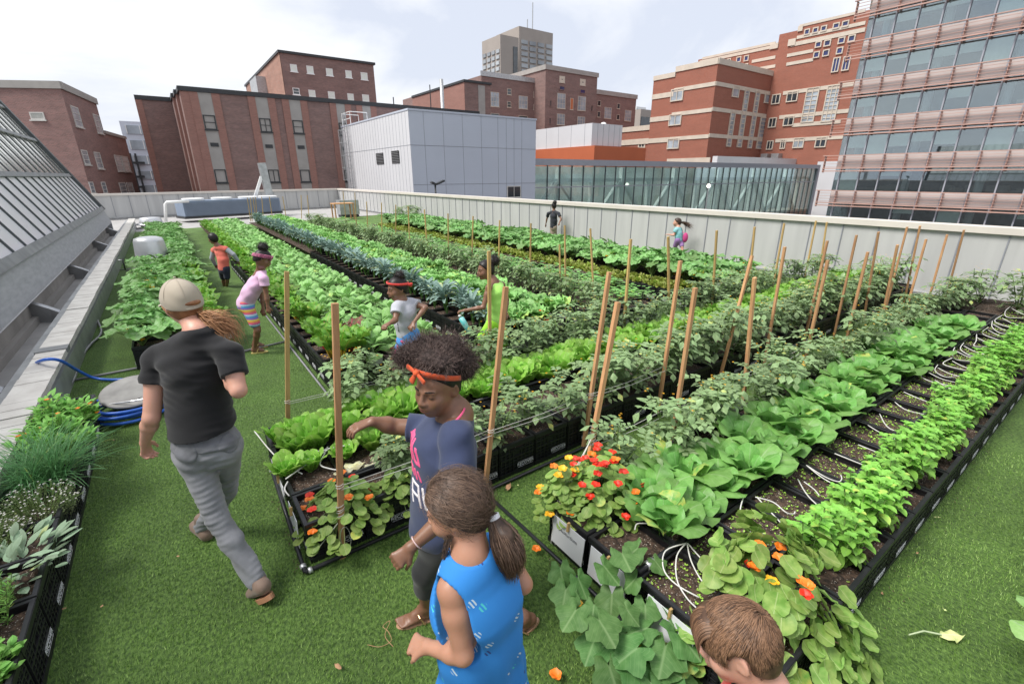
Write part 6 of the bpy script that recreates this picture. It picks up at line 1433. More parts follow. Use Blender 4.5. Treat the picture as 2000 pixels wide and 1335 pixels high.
# ---------------------------------------------------------------- 3 girl in blue dress
def blue():
    D_=1.08; t=person((.50,.96,0),'brown haired girl with low ponytail in bright blue sleeveless patterned dress'); s=.88
    hC=PV(894,992,D_); hf=_n([-.62,.70,-.34]); h=Head(hC,hf,[.02,.05,1],.90)
    neck=PV(918,1080,1.03);sL=PV(884,1150,.98);sR=PV(978,1062,1.13);eL=PV(905,1278,.92);wL=PV(835,1262,.98);eR=PV(1022,1140,1.08);wR=eR+np.array([-.10,.12,-.12])
    side=_n(sR-sL); ch=(sL+sR)/2-[0,0,.10]; wa=ch-[0.0,0,.18]; pel=wa-[0,0,.20]
    B=SD(); h.prims(B); B.add(cone(hC-h.u*.055-h.f*.025,neck-[0,0,.01],.040,.042),.03); B.add(cone(neck,ch,.05,.09),.03); torso(B,pel,wa,ch,neck,side,s,(.14,.12,.135),(.10,.09,.095))
    for q in (sL,sR): B.add(cone(q,neck-[0,0,.03],.040,.045),.03)
    arm(B,sL,eL,wL,s,.86); arm(B,sR,eR,wR,s,.84); hand(B,wL,wL-eL,[.2,.3,-.8],1,.76,1.0); hand(B,wR,wR-eR,[-1,0,0],1,.82,.5)
    hl=pel-side*.07-[0,0,.05];hr=pel+side*.07-[0,0,.05]; aL=np.array([.43,.90,.085]);aR=np.array([.55,1.06,.085]); leg(B,hl,(hl+aL)/2,aL,s,.95); leg(B,hr,(hr+aR)/2,aR,s,.95); foot(B,aL,[-.5,.8,0],.9); foot(B,aR,[-.5,.8,0],.9)
    sdmesh(B,*bounds(hC,wL,wR,aL,aR,pad=.2),.005,'body',SKT,t)
    for an in (aL,aR): sole(t,an,[-.5,.8,0],.9,MT['sandal_tan'],'sandal',.014,True)
    # dress with small white, teal and navy eyeglass motifs
    m,n,l,b=_new('dress_blue'); tc=n.new('ShaderNodeTexCoord'); mp=n.new('ShaderNodeMapping'); mp.inputs['Rotation'].default_value=(.3,.5,.4); l.new(tc.outputs['Object'],mp.inputs[0]); vo=n.new('ShaderNodeTexVoronoi'); vo.inputs['Scale'].default_value=21; vo.inputs['Randomness'].default_value=.75; l.new(mp.outputs[0],vo.inputs['Vector'])
    w=n.new('ShaderNodeTexWave'); w.inputs['Scale'].default_value=30; w.inputs['Distortion'].default_value=3; l.new(mp.outputs[0],w.inputs['Vector'])
    def mth(op,a,bv):
        q=n.new('ShaderNodeMath'); q.operation=op; l.new(a,q.inputs[0]); 
        if isinstance(bv,(int,float)): q.inputs[1].default_value=bv
        else: l.new(bv,q.inputs[1])
        return q.outputs[0]
    msk=mth('MULTIPLY',mth('LESS_THAN',vo.outputs['Distance'],.27),mth('GREATER_THAN',w.outputs['Fac'],.55)); sx=n.new('ShaderNodeSeparateXYZ'); l.new(vo.outputs['Color'],sx.inputs[0]); msk=mth('MULTIPLY',msk,mth('GREATER_THAN',sx.outputs[1],.35))
    cr=n.new('ShaderNodeValToRGB'); cr.color_ramp.interpolation='CONSTANT'; e=cr.color_ramp.elements; e[0].color=(.50,.62,.72,1); e[1].position=.55; e[1].color=(.06,.50,.52,1); e3=e.new(.82); e3.color=(.02,.05,.22,1); l.new(sx.outputs[0],cr.inputs[0])
    mx=n.new('ShaderNodeMixRGB'); mx.inputs[1].default_value=(.025,.215,.60,1); l.new(msk,mx.inputs[0]); l.new(cr.outputs[0],mx.inputs[2]); l.new(mx.outputs[0],b.inputs['Base Color']); b.inputs['Roughness'].default_value=.8
    Dr=SD(); torso(Dr,pel,wa,ch,neck,side,s,(.168,.158,.165),(.138,.130,.135)); Dr.add(econe(ch,neck-[0,0,.045],(.168*s,.135*s),(.105*s,.088*s),side),.03); Dr.add(econe(pel-[0,0,.30],pel,(.205,.175),(.165*s,.135*s),side),.05)
    for q,ee in ((sL,eL),(sR,eR)): Dr.add(cone(neck-[0,0,.045]+(q-neck)*.35,neck-[0,0,.02]+(q-neck)*.80,.056,.054),.03)
    for q in (sL,sR): Dr.sub(cone(q+_n(q-(sL+sR)/2)*.016-[0,0,.012],(eL if q is sL else eR),.058,.050),.01)
    Dr.sub(ell(neck+[0,0,.045],((1,0,0),(0,1,0),(0,0,1)),(.062,.062,.06)),.01); Dr.cut(pel-[0,0,.34],[0,0,-1]); Dr.noise(lambda p:.009*np.clip((ch[2]-p[:,2])*2.2,0,1)*np.sin(((p-ch)@side)*48+1.5*np.sin(p[:,2]*6)+np.arctan2((p-ch)[:,1],(p-ch)[:,0])*3)); sdmesh(Dr,*bounds(sL,sR,neck,pel-[0,0,.34],pad=.27),.006,'dress',m,t)
    tie=PV(942,1030,.985); tie=h.P(0.012,-.100,-.052)
    keep=lambda p:(p-h.C)@(h.u*.72-h.f*.70)>-.004
    cut=h.cap(.009,(0,.70,-.72),.004,.008); sdmesh(cut,*bounds(h.C,pad=.15),.005,'hair',HBRN,t)
    pth=scalp(h,9500,lambda p:tie-p+np.array([0,0,.02]),keep,.15,10,(.009,.012),.004,.10); ribbons('flyaways',HBRN,t,scalp(h,170,lambda p:tie-p+RN.normal(size=3)*.08,keep,.15,10,(.018,.034),.006,.6),.0004,h.C); pth+=scalp(h,200,lambda p:tie-p+RN.normal(size=3)*.05,keep,.17,10,(.014,.024),.006); ribbons('hair_strands',HBRN,t,pth,.0007,h.C)
    down=_n(PV(948,1125,.93)-PV(942,1030,.97)); T=[]; dn=_n(np.array([.05,-.16,-1.])); 
    for i in range(2200):
        v=RN.normal(size=3); v/=np.linalg.norm(v); o=v*u(0,1)**.5; L=u(.12,.185); pts=[]
        for x in np.linspace(0,1,9): pts.append(tie+dn*L*x+np.array([.01,-.05,0])*math.sin(x*2.2)+o*(.011+.036*math.sin(min(1,x*1.15)*2.6))*np.array([1,1,.4])+np.array([math.sin(x*9+i),math.cos(x*8+i*2),0])*.0028)
        T.append(pts)
    ribbons('ponytail',HBRN,t,T,.0011,tie-[0,0,.1]-h.f*-.1)
    S=SD(); S.add(ell(tie+dn*.085+np.array([.01,-.045,0]),((1,0,0),(0,1,0),dn),(.025,.025,.06)),.02); S.add(cone(tie,tie+dn*.04+[0.005,-.03,0],.012,.028),.02); sdmesh(S,*bounds(tie,tie+dn*.2,pad=.07),.006,'ponytail_core',HBRN,t)
    m=MB(); ax=_n(dn+np.array([0,-.3,.2])); a=_n(np.cross(ax,h.r)); b_=np.cross(ax,a)
    for k in (-1,0,1): m.tube([tie+ax*(.004+.004*k)+(a*math.cos(x)+b_*math.sin(x))*.0155 for x in np.linspace(0,6.28,16)],.0036,6)
    m.build('hair_tie',pm('hair_tie_white',(.75,.75,.8),.6,.05),t,smooth=True)
    e=h.P(-.070,.02,-.045); ribbons('loose_strands',HBRN,t,[[e+np.array([u(-.01,.01),u(-.01,.01),0])+np.array([-.01*math.sin(x*3),0.02*x,-.13*x])+RN.normal(size=3)*.001 for x in np.linspace(0,1,6)] for _ in range(50)],.0009,h.C)
blue()
# ---------------------------------------------------------------- 4 boy
def boy():
    t=person((.97,.35,0),'boy with short brown hair and red vest looking down at the beds'); s=.85; hC=PV(1442,1256,.86); hf=_n([-.50,.80,-.42]); h=Head(hC,hf,[.12,.06,1],.90)
    neck=hC-h.u*.13-h.f*.035; side=_n(h.r*np.array([1,1,0])); sL=neck-side*.13-[0,0,.05]; sR=neck+side*.13-[0,0,.05]; ch=(sL+sR)/2-[0,0,.09];wa=ch-[0,0,.17];pel=wa-[0,0,.18]
    B=SD(); h.prims(B); B.add(cone(hC-h.u*.05-h.f*.03,neck,.046,.047),.03); B.add(cone(neck,ch,.05,.09),.03); torso(B,pel,wa,ch,neck,side,s,(.14,.125,.14),(.10,.095,.10))
    for q in (sL,sR): B.add(cone(q,neck-[0,0,.02],.040,.042),.03)
    eL=sL-[0.02,0.0,.24];eR=sR-[0.0,.02,.24];wL=eL+[-.04,.10,-.16];wR=eR+[-.02,.12,-.15]; arm(B,sL,eL,wL,s,.95);arm(B,sR,eR,wR,s,.95); hand(B,wL,wL-eL,[1,0,0],-1,.82,.4);hand(B,wR,wR-eR,[-1,0,0],1,.82,.4)
    hl=pel-side*.07-[0,0,.05];hr=pel+side*.07-[0,0,.05];aL=np.array([.91,.34,.085]);aR=np.array([1.05,.40,.085]); leg(B,hl,(hl+aL)/2,aL,s);leg(B,hr,(hr+aR)/2,aR,s); foot(B,aL,[-.5,.8,0],.88);foot(B,aR,[-.5,.8,0],.88)
    sdmesh(B,*bounds(hC,wL,wR,aL,aR,pad=.2),.005,'body',SKL,t); h.face(t,LIPF,HBOY)
    for an in (aL,aR): sole(t,an,[-.5,.8,0],.9,MT['sandal_tan'],'sandal',.014,True)
    Sh=SD(); torso(Sh,pel,wa,ch,neck,side,s,(.16,.15,.16),(.125,.118,.122))
    for q in (sL,sR): Sh.add(cone(neck-[0,0,.03]+(q-neck)*.4,neck-[0,0,.01]+(q-neck)*.85,.044,.042),.03); Sh.sub(ell(q+_n(q-(sL+sR)/2)*.045-[0,0,.03],(side,np.cross([0,0,1],side),(0,0,1)),(.05,.07,.085)),.01)
    Sh.sub(ell(neck+[0,0,.03],((1,0,0),(0,1,0),(0,0,1)),(.07,.07,.07)),.01); Sh.cut(pel-[0,0,.04],[0,0,-1]); o=sdmesh(Sh,*bounds(sL,sR,neck,pel,pad=.2),.006,'vest',cloth('vest_red',(.62,.05,.035),.8,.1),t)
    m=MB(); fw=np.cross([0,0,1],side)
    m.tube([neck+np.array([0,0,-.022])+side*.082*math.cos(x)+fw*.078*math.sin(x)+np.array([0,0,-.012*abs(math.cos(x))]) for x in np.linspace(0,6.28,24)],.006,6); m.build('neck_trim',DKM,o)
    Sp=SD(); Sp.add(econe(pel-[0,0,.06],pel+[0,0,.03],(.135,.11),(.13,.105),side),.03)
    for hp,an in ((hl,aL),(hr,aR)): Sp.add(cone(hp,hp+(an-hp)*.42,.09,.085),.03)
    sdmesh(Sp,*bounds(hl,hr,pel,pad=.4),.01,'shorts',cloth('shorts_grey',(.08,.08,.09)),t)
    cut=h.cap(.012,(0,.62,-.79),.008,.01)
    for q in (-1,1): cut.sub(ell(h.P(q*.085,-.004,-.012),(h.r,h.f,h.u),(.030,.024,.036)),.006)
    cut.add(ell(h.P(0,.060,.080),(h.r,h.f,h.u),(.055,.035,.030)),.02); sdmesh(cut,*bounds(h.C,pad=.15),.005,'hair',HBOY,t)
    wh=h.P(.012,-.070,.085)
    def flow(p):
        v=p-wh; sw=np.cross(_n(wh-h.C),v)*.5; return v+sw+h.f*.055*(1 if (p-h.C)@h.u>.03 else 0)-h.u*.03
    keep=lambda p:(p-h.C)@(h.u*.79-h.f*.62)>-.004 and not (abs((p-h.C)@h.f+.002)<.026 and (p-h.C)@h.u<.022)
    pth=[q for q in scalp(h,11000,flow,keep,.050,7,(.009,.0145),.006,.22) if not any(abs((p-h.C)@h.f+.004)<.030*h.k and (p-h.C)@h.u<.024*h.k and (p-h.C)@h.u>-.06 for p in q[2:])]; ribbons('hair_strands',HBOY,t,pth,.0007,h.C)
    # fringe sweeping over the forehead
    fr=[]
    for i in range(1500):
        x=u(-.060,.060); st=h.P(x,.045-abs(x)*.3,.108-abs(x)*.35+u(-.02,.005)); fr.append([st+h.r*(-.02*a)+h.f*(.062*math.sin(a*1.5))-h.u*(.050*a*a)+h.u*.010*math.sin(a*3) for a in np.linspace(0,1,7)])
    ribbons('fringe',HBOY,t,fr,.0008,h.C)
boy()
# ---------------------------------------------------------------- smaller figures further off
def kid(base,label,J,hf,hs,skin,shirt,short,hair,s=.8,h_=.009,fat=1,sleeve=.4,shirt_cut=None,shortlen=.45,shoe=None,hu=(0,0,1),fd=None,curlL=.5,curlR=.5,shcap=True,lfm=None,sleevem=None,faceit=True,palm=((0,0,-1),(0,0,-1))):
    t=person(base,label); h=Head(J['h'],hf,hu,.97); nk,sL,sR,eL,wL,eR,wR,wa,pel,kL,aL,kR,aR=[np.array(J[k]) for k in ('n','sL','sR','eL','wL','eR','wR','wa','pel','kL','aL','kR','aR')]
    side=_n(sR-sL); ch=(sL+sR)/2+(wa-(sL+sR)/2)*.35; hl=pel-side*.065;hr=pel+side*.065
    B=SD(); h.prims(B); B.add(cone(h.C-h.u*.05-h.f*.02,nk,.042,.044),.03); B.add(cone(nk,ch,.05,.08),.03); torso(B,pel,wa,ch,nk,side,s,(.14*fat,.125*fat,.135*fat),(.11,.095,.10))
    for q in (sL,sR): B.add(cone(q,nk-[0,0,.02],.038,.04),.03)
    arm(B,sL,eL,wL,s,.95*fat);arm(B,sR,eR,wR,s,.95*fat);hand(B,wL,wL-eL,palm[0],-1,.8,curlL);hand(B,wR,wR-eR,palm[1],1,.8,curlR)
    leg(B,hl,kL,aL,s,.95*fat);leg(B,hr,kR,aR,s,.95*fat); f0=fd if fd is not None else hf; foot(B,aL,f0,.85,toes=False);foot(B,aR,f0,.85,toes=False)
    sdmesh(B,*bounds(h.C,wL,wR,eL,eR,aL,aR,pad=.2),h_,'body',skin,t)
    if faceit: h.face(t,LIPD if skin in (SKD,SKD2) else LIPF,HBLK)
    Sh=SD(); torso(Sh,pel,wa,ch,nk,side,s,(.165*fat,.155*fat,.16*fat),(.13,.12,.122))
    if shcap:
        for q,e in ((sL,eL),(sR,eR)): Sh.add(cone(q,nk-[0,0,.03],.054,.055),.03); Sh.add(scone(q,q+(e-q)*(sleeve+.08 if not sleevem else .15),.055,.060),.02)
    else:
        for q in (sL,sR): Sh.add(cone(nk-[0,0,.03]+(q-nk)*.4,nk-[0,0,.01]+(q-nk)*.8,.042,.040),.03)
    Sh.sub(ell(nk+[0,0,.035],((1,0,0),(0,1,0),(0,0,1)),(.066,.066,.06)),.01); cp,cn=shirt_cut or (pel-[0,0,.04],[0,0,-1]); Sh.cut(cp,cn); Sh.noise(wr(.004,60,12,1.)); sh=sdmesh(Sh,*bounds(sL,sR,nk,pel,pad=.18),h_*.9,'tshirt' if shcap else 'vest',shirt,t)
    if sleevem:
        Sl=SD()
        for q,e,w_ in ((sL,eL,wL),(sR,eR,wR)): Sl.add(cone(q,e,.056,.046),.005); Sl.add(cone(e,w_,.045,.036),.01)
        sdmesh(Sl,*bounds(sL,sR,eL,eR,wL,wR,pad=.12),h_,'sleeves',sleevem,t)
    if short is not None:
        Sp=SD(); Sp.add(econe(pel-[0,0,.03],pel+(wa-pel)*.35,(.155*s*fat,.125*s),(.145*s*fat,.115*s),side),.03)
        for hp,kn in ((hl,kL),(hr,kR)): Sp.add(cone(hp,hp+(kn-hp)*shortlen*1.6,.098*s*fat,.085*s*fat),.03)
        for hp,kn in ((hl,kL),(hr,kR)): pass
        sdmesh(Sp,*bounds(hl,hr,kL,kR,pel,pad=.15),h_,'shorts',short,t)
    if shoe:
        for an in (aL,aR): sole(t,an,f0,.88,shoe,'sandal',.016,True)
    hair(h,t); return t,h
def puff(c,r,n,par,mat=HBLK,w=.0016):
    S=SD(); S.add(ell(c,((1,0,0),(0,1,0),(0,0,1)),(r,r,r*.95)),.01); sdmesh(S,c-r*1.3,c+r*1.3,max(.006,r*.12),'hair_puff',mat,par)
    P_=[]
    for i in range(n):
        v=RN.normal(size=3); v/=np.linalg.norm(v); a=_n(np.cross(v,RN.normal(size=3))); P_.append([c+v*r*.95+(v*.025*x+a*.010*math.sin(x*4+i)) for x in np.linspace(0,1,5)])
    ribbons('curls',mat,par,P_,w,c)
g=lambda *a:PV(*a)
# pink girl bending
PINK=cloth('tshirt_pink',(.66,.42,.60),.85,.08,5)
m,n_,l_,b_=_new('rainbow_stripes'); tc=n_.new('ShaderNodeTexCoord'); sx=n_.new('ShaderNodeSeparateXYZ'); l_.new(tc.outputs['Object'],sx.inputs[0]); mu=n_.new('ShaderNodeMath'); mu.operation='MULTIPLY'; mu.inputs[1].default_value=7.5; l_.new(sx.outputs[2],mu.inputs[0]); fr_=n_.new('ShaderNodeMath'); fr_.operation='FRACT'; l_.new(mu.outputs[0],fr_.inputs[0]); cr=n_.new('ShaderNodeValToRGB'); cr.color_ramp.interpolation='CONSTANT'; E_=cr.color_ramp.elements; E_[0].color=(.08,.30,.60,1); E_[1].position=.18; E_[1].color=(.45,.62,.75,1)
for p_,c_ in ((.36,(.70,.10,.26,1)),(.52,(.75,.25,.10,1)),(.68,(.75,.60,.10,1)),(.84,(.30,.14,.50,1))): e_=E_.new(p_); e_.color=c_
l_.new(fr_.outputs[0],cr.inputs[0]); l_.new(cr.outputs[0],b_.inputs['Base Color']); RAIN=m
D0=5.85
J=dict(h=g(513,505,D0-.05),n=g(509,527,D0),sL=g(503,545,D0+.14),sR=g(515,545,D0-.12),eL=g(512,580,D0+.14),wL=g(514,602,D0+.1),eR=g(521,578,D0-.14),wR=g(523,598,D0-.16),wa=g(490,570,D0),pel=g(479,592,D0),kL=g(503,640,D0+.12),aL=g(499,672,D0+.20),kR=g(503,645,D0-.08),aR=g(500,689,D0))
J['aL'][2]=.09;J['aR'][2]=.09
def hp(h,t):
    c=h.cap(.012,(0,.70,-.72),.006); sdmesh(c,*bounds(h.C,pad=.15),.008,'hair',HBLK,t); puff(h.P(0,-.05,.135),.060,300,t)
    m=MB(); SC=cloth('scarf_pink',(.65,.16,.30),.8,.6,60,second=(.05,.03,.05))
    for k in (-1,0,1): m.tube([h.P(.094*math.cos(x),-.012+.108*math.sin(x),.030+.012*k+.03*math.sin(x)) for x in np.linspace(0,6.28,20)],.012,6)
    m.build('headband',SC,t,smooth=True); 
    for q in (-1,1): S=SD(); S.add(ell(h.P(.07+.02*q,.085,.045+.02*q),(h.r,h.f,h.u),(.03,.012,.022)),.01); sdmesh(S,*bounds(h.P(.07,.085,.045),pad=.08),.007,'bow',SC,t)
kid((.60,6.75,0),'girl in pink T-shirt and rainbow striped shorts bending over the chard',J,[.80,-.10,-.5],1,SKD,PINK,RAIN,hp,.80,.008,1.,.32,(g(484,600,D0),[-.35,.2,-1]),.45,pm('flipflop_yellow',(.68,.55,.20),.6,.05),(.35,.1,1),[.85,-.25,0])
# boy in coral raglan
D0=9.75
J=dict(h=g(416,466,D0),n=g(424,480,D0),sL=g(418,489,D0+.1),sR=g(441,486,D0),eL=g(414,504,D0+.12),wL=g(420,516,D0+.2),eR=g(456,497,D0),wR=g(464,508,D0+.05),wa=g(436,507,D0),pel=g(437,524,D0),kL=g(436,545,D0+.15),aL=g(438,561,D0+.25),kR=g(444,545,D0),aR=g(443,560,D0+.2))
def hb(h,t): c=h.cap(.014,(0,.70,-.72),.008); sdmesh(c,*bounds(h.C,pad=.15),.009,'hair',HBLK,t)
kid((.70,11.4,0),'boy in coral shirt with grey sleeves running along the aisle',J,[-.45,.85,-.1],1,SKD,cloth('shirt_coral',(.68,.15,.11)),cloth('shorts_navy',(.02,.025,.05)),hb,.74,.011,1.,.9,None,.5,pm('trainer_blue',(.15,.25,.4),.6,.1),fd=[-.5,.85,-.1],sleevem=cloth('sleeve_grey',(.34,.35,.40)),faceit=False)
# girl in grey T-shirt
D0=4.35
J=dict(h=g(777,563,D0),n=g(783,585,D0),sL=g(776,600,D0-.10),sR=g(803,592,D0+.08),eL=g(772,625,D0-.20),wL=g(760,632,D0-.28),eR=g(831,600,D0+.02),wR=g(808,630,D0-.12),wa=g(792,632,D0),pel=g(799,665,D0),kL=g(775,715,D0-.1),aL=g(756,768,D0+.05),kR=g(815,715,D0+.05),aR=g(838,748,D0+.1))
J['aL'][2]=max(.09,J['aL'][2])
RED=cloth('headband_red',(.66,.05,.04),.8,.15,30)
def hg(h,t):
    c=h.cap(.010,(0,.70,-.72),.006); sdmesh(c,*bounds(h.C,pad=.15),.007,'hair',HBLK,t); puff(h.P(0,-.045,.118),.045,260,t)
    m=MB(); ring=[h.P(.090*math.sin(x),-.010+.104*math.cos(x),.052+.022*math.cos(x)) for x in np.linspace(0,6.28,28)]
    for i in range(27): a,b=ring[i],ring[i+1]; m.face([a-h.u*.010,b-h.u*.010,b+h.u*.012,a+h.u*.012])
    o=m.build('headband',RED,t,smooth=True); q=o.modifiers.new('s','SOLIDIFY'); q.thickness=.007; q.offset=0
    S=SD(); kk=h.P(-.055,-.085,.03); S.add(cone(kk,kk-h.f*.035-h.r*.02,.008,.013),.01); S.add(cone(kk,kk-h.f*.03-h.u*.02-h.r*.01,.008,.011),.01); sdmesh(S,*bounds(kk,pad=.07),.005,'bow',RED,o)
GRY=cloth('tshirt_grey',(.44,.45,.50),.85,.06)
t_,h_=kid((1.67,4.2,0),'girl in grey printed T-shirt with red headband and blue jacket round her waist',J,[-.93,.05,-.12],1,SKD,GRY,cloth('shorts_magenta',(.55,.07,.22)),hg,.74,.007,.98,.42,None,.5,pm('sandal_white',(.6,.58,.55),.6,.05),fd=[-.9,-.2,0],curlL=1,curlR=1)
m=MB(); c=(J['sL']+J['sR'])/2; fwd_=_n(np.array([-.93,-.5,0])); sd_=_n(J['sR']-J['sL'])
for i,zz in enumerate((-.075,-.10,-.135,-.17,-.20,-.235)):
    for k in range(5):
        w=.012 if (i+k)%3 else .019; p=c+fwd_*(.098-.02*abs(k-2)*.5)+sd_*(-.035+.020*k)+np.array([0,0,zz+.01]); m.obox(p,(sd_,fwd_,(0,0,1)),(w*.42,.004,.010 if i<3 else .014))
m.build('shirt_print',pm('print_grey',(.10,.10,.11),.8,.5,80),t_)
BLJ=cloth('jacket_blue',(.05,.25,.60),.8,.15,6); S=SD(); pel=J['pel']; S.add(econe(pel-[0,0,.05],pel+[0,0,.055],(.155,.13),(.125,.105),sd_),.02); S.sub(econe(pel-[0,0,.2],pel+[0,0,.015],(.14,.12),(.10,.08),sd_),.01); S.add(econe(pel+sd_*.09-[0,0,.02],pel+sd_*.13-[0,0,.11]-fwd_*.03,(.06,.03),(.07,.02),fwd_),.02); S.noise(wr(.006,60,20)); sdmesh(S,*bounds(pel,pad=.26),.008,'jacket',BLJ,t_)
# lime girl
D0=5.22
J=dict(h=g(949,527,D0),n=g(962,546,D0),sL=g(955,562,D0-.14),sR=g(980,556,D0+.10),eL=g(944,600,D0-.20),wL=g(908,606,D0-.22),eR=g(990,585,D0+.15),wR=g(988,610,D0+.05),wa=g(970,590,D0),pel=g(968,630,D0),kL=g(940,662,D0-.05),aL=g(938,708,D0),kR=g(983,672,D0),aR=g(992,700,D0+.15))
J['aL'][2]=.12
LIME=cloth('vest_lime',(.42,.80,.16),.8,.05); LIM2=cloth('shorts_lime',(.36,.80,.04),.8,.05)
def hl_(h,t):
    c=h.cap(.009,(0,.70,-.72),.006); sdmesh(c,*bounds(h.C,pad=.15),.007,'hair',HBLK,t); puff(h.P(0,-.105,.095),.062,500,t)
kid((2.85,4.35,0),'girl in lime green vest and shorts reaching down with a turquoise bottle',J,[-.95,.15,-.05],1,SKD,LIME,LIM2,hl_,.80,.007,.95,.4,None,.55,pm('sandal_pink',(.6,.25,.25),.6,.05),shcap=False,fd=[-.8,-.4,-.1],curlL=.9)
bt=J['wL']+np.array([-.02,-.01,-.07]); c=g(910,632,D0-.24); t=thing('water_bottle',tuple(c),'turquoise drinks bottle held by the girl in lime','bottle')
ax=_n(g(918,645,D0-.24)-g(902,618,D0-.24)); a0=g(899,618,D0-.24); m=MB(); m.tube([a0,a0+ax*.012,a0+ax*.014,a0+ax*.10,a0+ax*.125,a0+ax*.19,a0+ax*.20],[.012,.016,.030,.034,.030,.034,.025],14); m.build('bottle_body',pm('bottle_teal',(.05,.50,.52),.25,.3,20,second=(.4,.65,.6)),t,smooth=True)
m=MB(); m.tube([a0-ax*.025,a0-ax*.02,a0],[.008,.018,.018],12); m.build('bottle_cap',WHITE,t,smooth=True)
# figure walking along the parapet
def PX(x,y,X): return FX(x,y,X)
X_=10.9
J=dict(h=PX(1082,402,X_),n=PX(1082,411,X_),sL=PX(1073,417,X_),sR=PX(1091,417,X_),eL=PX(1068,428,X_),wL=PX(1066,438,X_),eR=PX(1096,428,X_),wR=PX(1092,436,X_-.15),wa=PX(1082,431,X_),pel=PX(1081,443,X_),kL=PX(1079,462,X_),aL=PX(1078,480,X_),kR=PX(1084,460,X_+.1),aR=PX(1084,474,X_+.2))
J['aL'][2]=.09;J['aR'][2]=.12; J['sL'][0]-=.05
def hr_(h,t): c=h.cap(.012,(0,.70,-.72),.008); sdmesh(c,*bounds(h.C,pad=.15),.01,'hair',HBLK,t); puff(h.P(0,-.06,.12),.065,120,t,w=.003)
kid((10.9,12.7,0),'child in dark T-shirt and beige shorts walking beside the white parapet',J,[.25,.95,0],1,SKD,cloth('tshirt_charcoal',(.015,.018,.026)),cloth('shorts_beige',(.36,.28,.22)),hr_,.82,.012,1.,.45,None,.5,None,fd=[.3,.9,0],faceit=False)
X_=10.9
J=dict(h=PX(1323,434,X_),n=PX(1325,443,X_),sL=PX(1320,449,X_-.12),sR=PX(1328,448,X_+.10),eL=PX(1316,459,X_-.16),wL=PX(1306,458,X_-.2),eR=PX(1333,459,X_+.1),wR=PX(1330,468,X_+.1),wa=PX(1326,459,X_),pel=PX(1326,468,X_),kL=PX(1318,482,X_),aL=PX(1314,494,X_),kR=PX(1332,482,X_),aR=PX(1336,492,X_))
J['aL'][2]=.1;J['aR'][2]=.2
def hw(h,t):
    c=h.cap(.010,(0,.70,-.72),.008); sdmesh(c,*bounds(h.C,pad=.15),.01,'hair',HBRN,t); st=h.P(0,-.085,.0); Q=[]
    for i in range(160): w_=RN.normal(size=3)*.03; Q.append([st+w_*.6*x-h.f*.26*x**1.0-h.u*.13*x*x+w_*x+np.array([0,0,.012*math.sin(x*6+i)]) for x in np.linspace(0,1,6)])
    ribbons('flowing_hair',HBRN,t,Q,.004,h.C)
kid((10.9,7.55,0),'long haired girl in teal top and purple skirt running beside the white parapet',J,[-.55,.8,0],1,SKL,cloth('top_teal',(.10,.42,.42),.8,.6,40,second=(.35,.55,.6)),cloth('skirt_purple',(.20,.08,.28),.8,.6,60,second=(.4,.25,.5)),hw,.74,.012,1.,.4,None,.5,None,fd=[-.6,.7,0],faceit=False)
S=SD(); c=PX(1329,459,X_)+np.array([.08,-.10,-.06]); S.add(ell(c,((1,0,0),(0,1,0),(0,0,1)),(.07,.07,.13)),.02); tb_=thing('backpack',tuple(c),'small magenta backpack on the girl running by the parapet','bag'); sdmesh(S,c-.2,c+.2,.012,'bag_body',cloth('bag_magenta',(.50,.05,.20)),tb_)
MB().tube([c+np.array([-.03,.05,.12]),c+np.array([-.05,.10,.16]),c+np.array([-.04,.12,.02])],.012,6).build('bag_strap',MT['bag_magenta'],tb_)
# ================================================================ stakes, strings, pipes, signs, hoses
STK={'N1':('Y',2.475),'N2':('Y',1.93),'NB':('Y',4.02),'L4':('X',5.35)}
def stake(row,b,t,w=.030,mat=None,label=None,zb=None,grp=None):
    ax,v=STK[row]; F=FY if ax=='Y' else FX; P0=F(b[0],b[1],v);P1=F(t[0],t[1],v); d=(P1-P0)/max(.05,(P1[2]-P0[2])); z0=.0 if zb is None else zb; P0=P1-d*(P1[2]-z0)
    r=tag(MB().bar(P0,P1,w,w*.72,side=(0,1,0)).build('stake',mat or WOOD,None,bevel=.002),label,'stake',grp)
    return P0,P1
near={'N1':[((668,1070),(654,592)),((950,930),(988,560)),((1140,870),(1190,531)),((1299,710),(1329,509)),((1416,700),(1469,499)),((1500,670),(1533,482)),((1579,631),(1616,470)),((1639,611),(1673,459)),((1696,570),(1716,453)),((1746,542),(1772,443)),((1776,542),(1797,441))],
'N2':[((1145,925),(1207,590)),((1310,880),(1358,562)),((1457,726),(1474,542)),((1579,675),(1617,508)),((1658,644),(1695,492)),((1727,603),(1753,478)),((1772,598),(1809,467)),((1817,573),(1850,458)),((1860,535),(1883,449))],
'NB':[((562,785),(560,530)),((957,700),(955,490)),((1217,657),(1232,467)),((1307,631),(1305,462)),((1393,565),(1400,450)),((1459,590),(1474,443)),((1517,520),(1532,436)),((1576,522),(1594,431)),((1605,500),(1615,434))],
'L4':[((718,441),(716,394)),((746,449),(745,396)),((773,464),(773,400)),((801,490),(797,403)),((834,479),(829,409)),((876,479),(875,417)),((922,500),(924,422)),((974,522),(976,430)),((1035,560),(1037,436)),((1105,592),(1103,440)),((1162,625),(1153,446)),((1095,619),(1093,477)),((676,433),(670,373)),((696,436),(693,376))]}
LBL={('N1',0):'red brown stake tied with string at the near left corner of the lettuce bed',('N1',1):'red brown stake leaning right behind the navy shirted girl',('N2',0):'stake wound with white string above the yellow nasturtiums',('N2',1):'stake standing between tomatoes and bok choy, second from the red nasturtiums',('NB',0):'pale yellow stake at the back left corner of the lettuce bed',('NB',1):'pale stake in front of the girl in lime'}
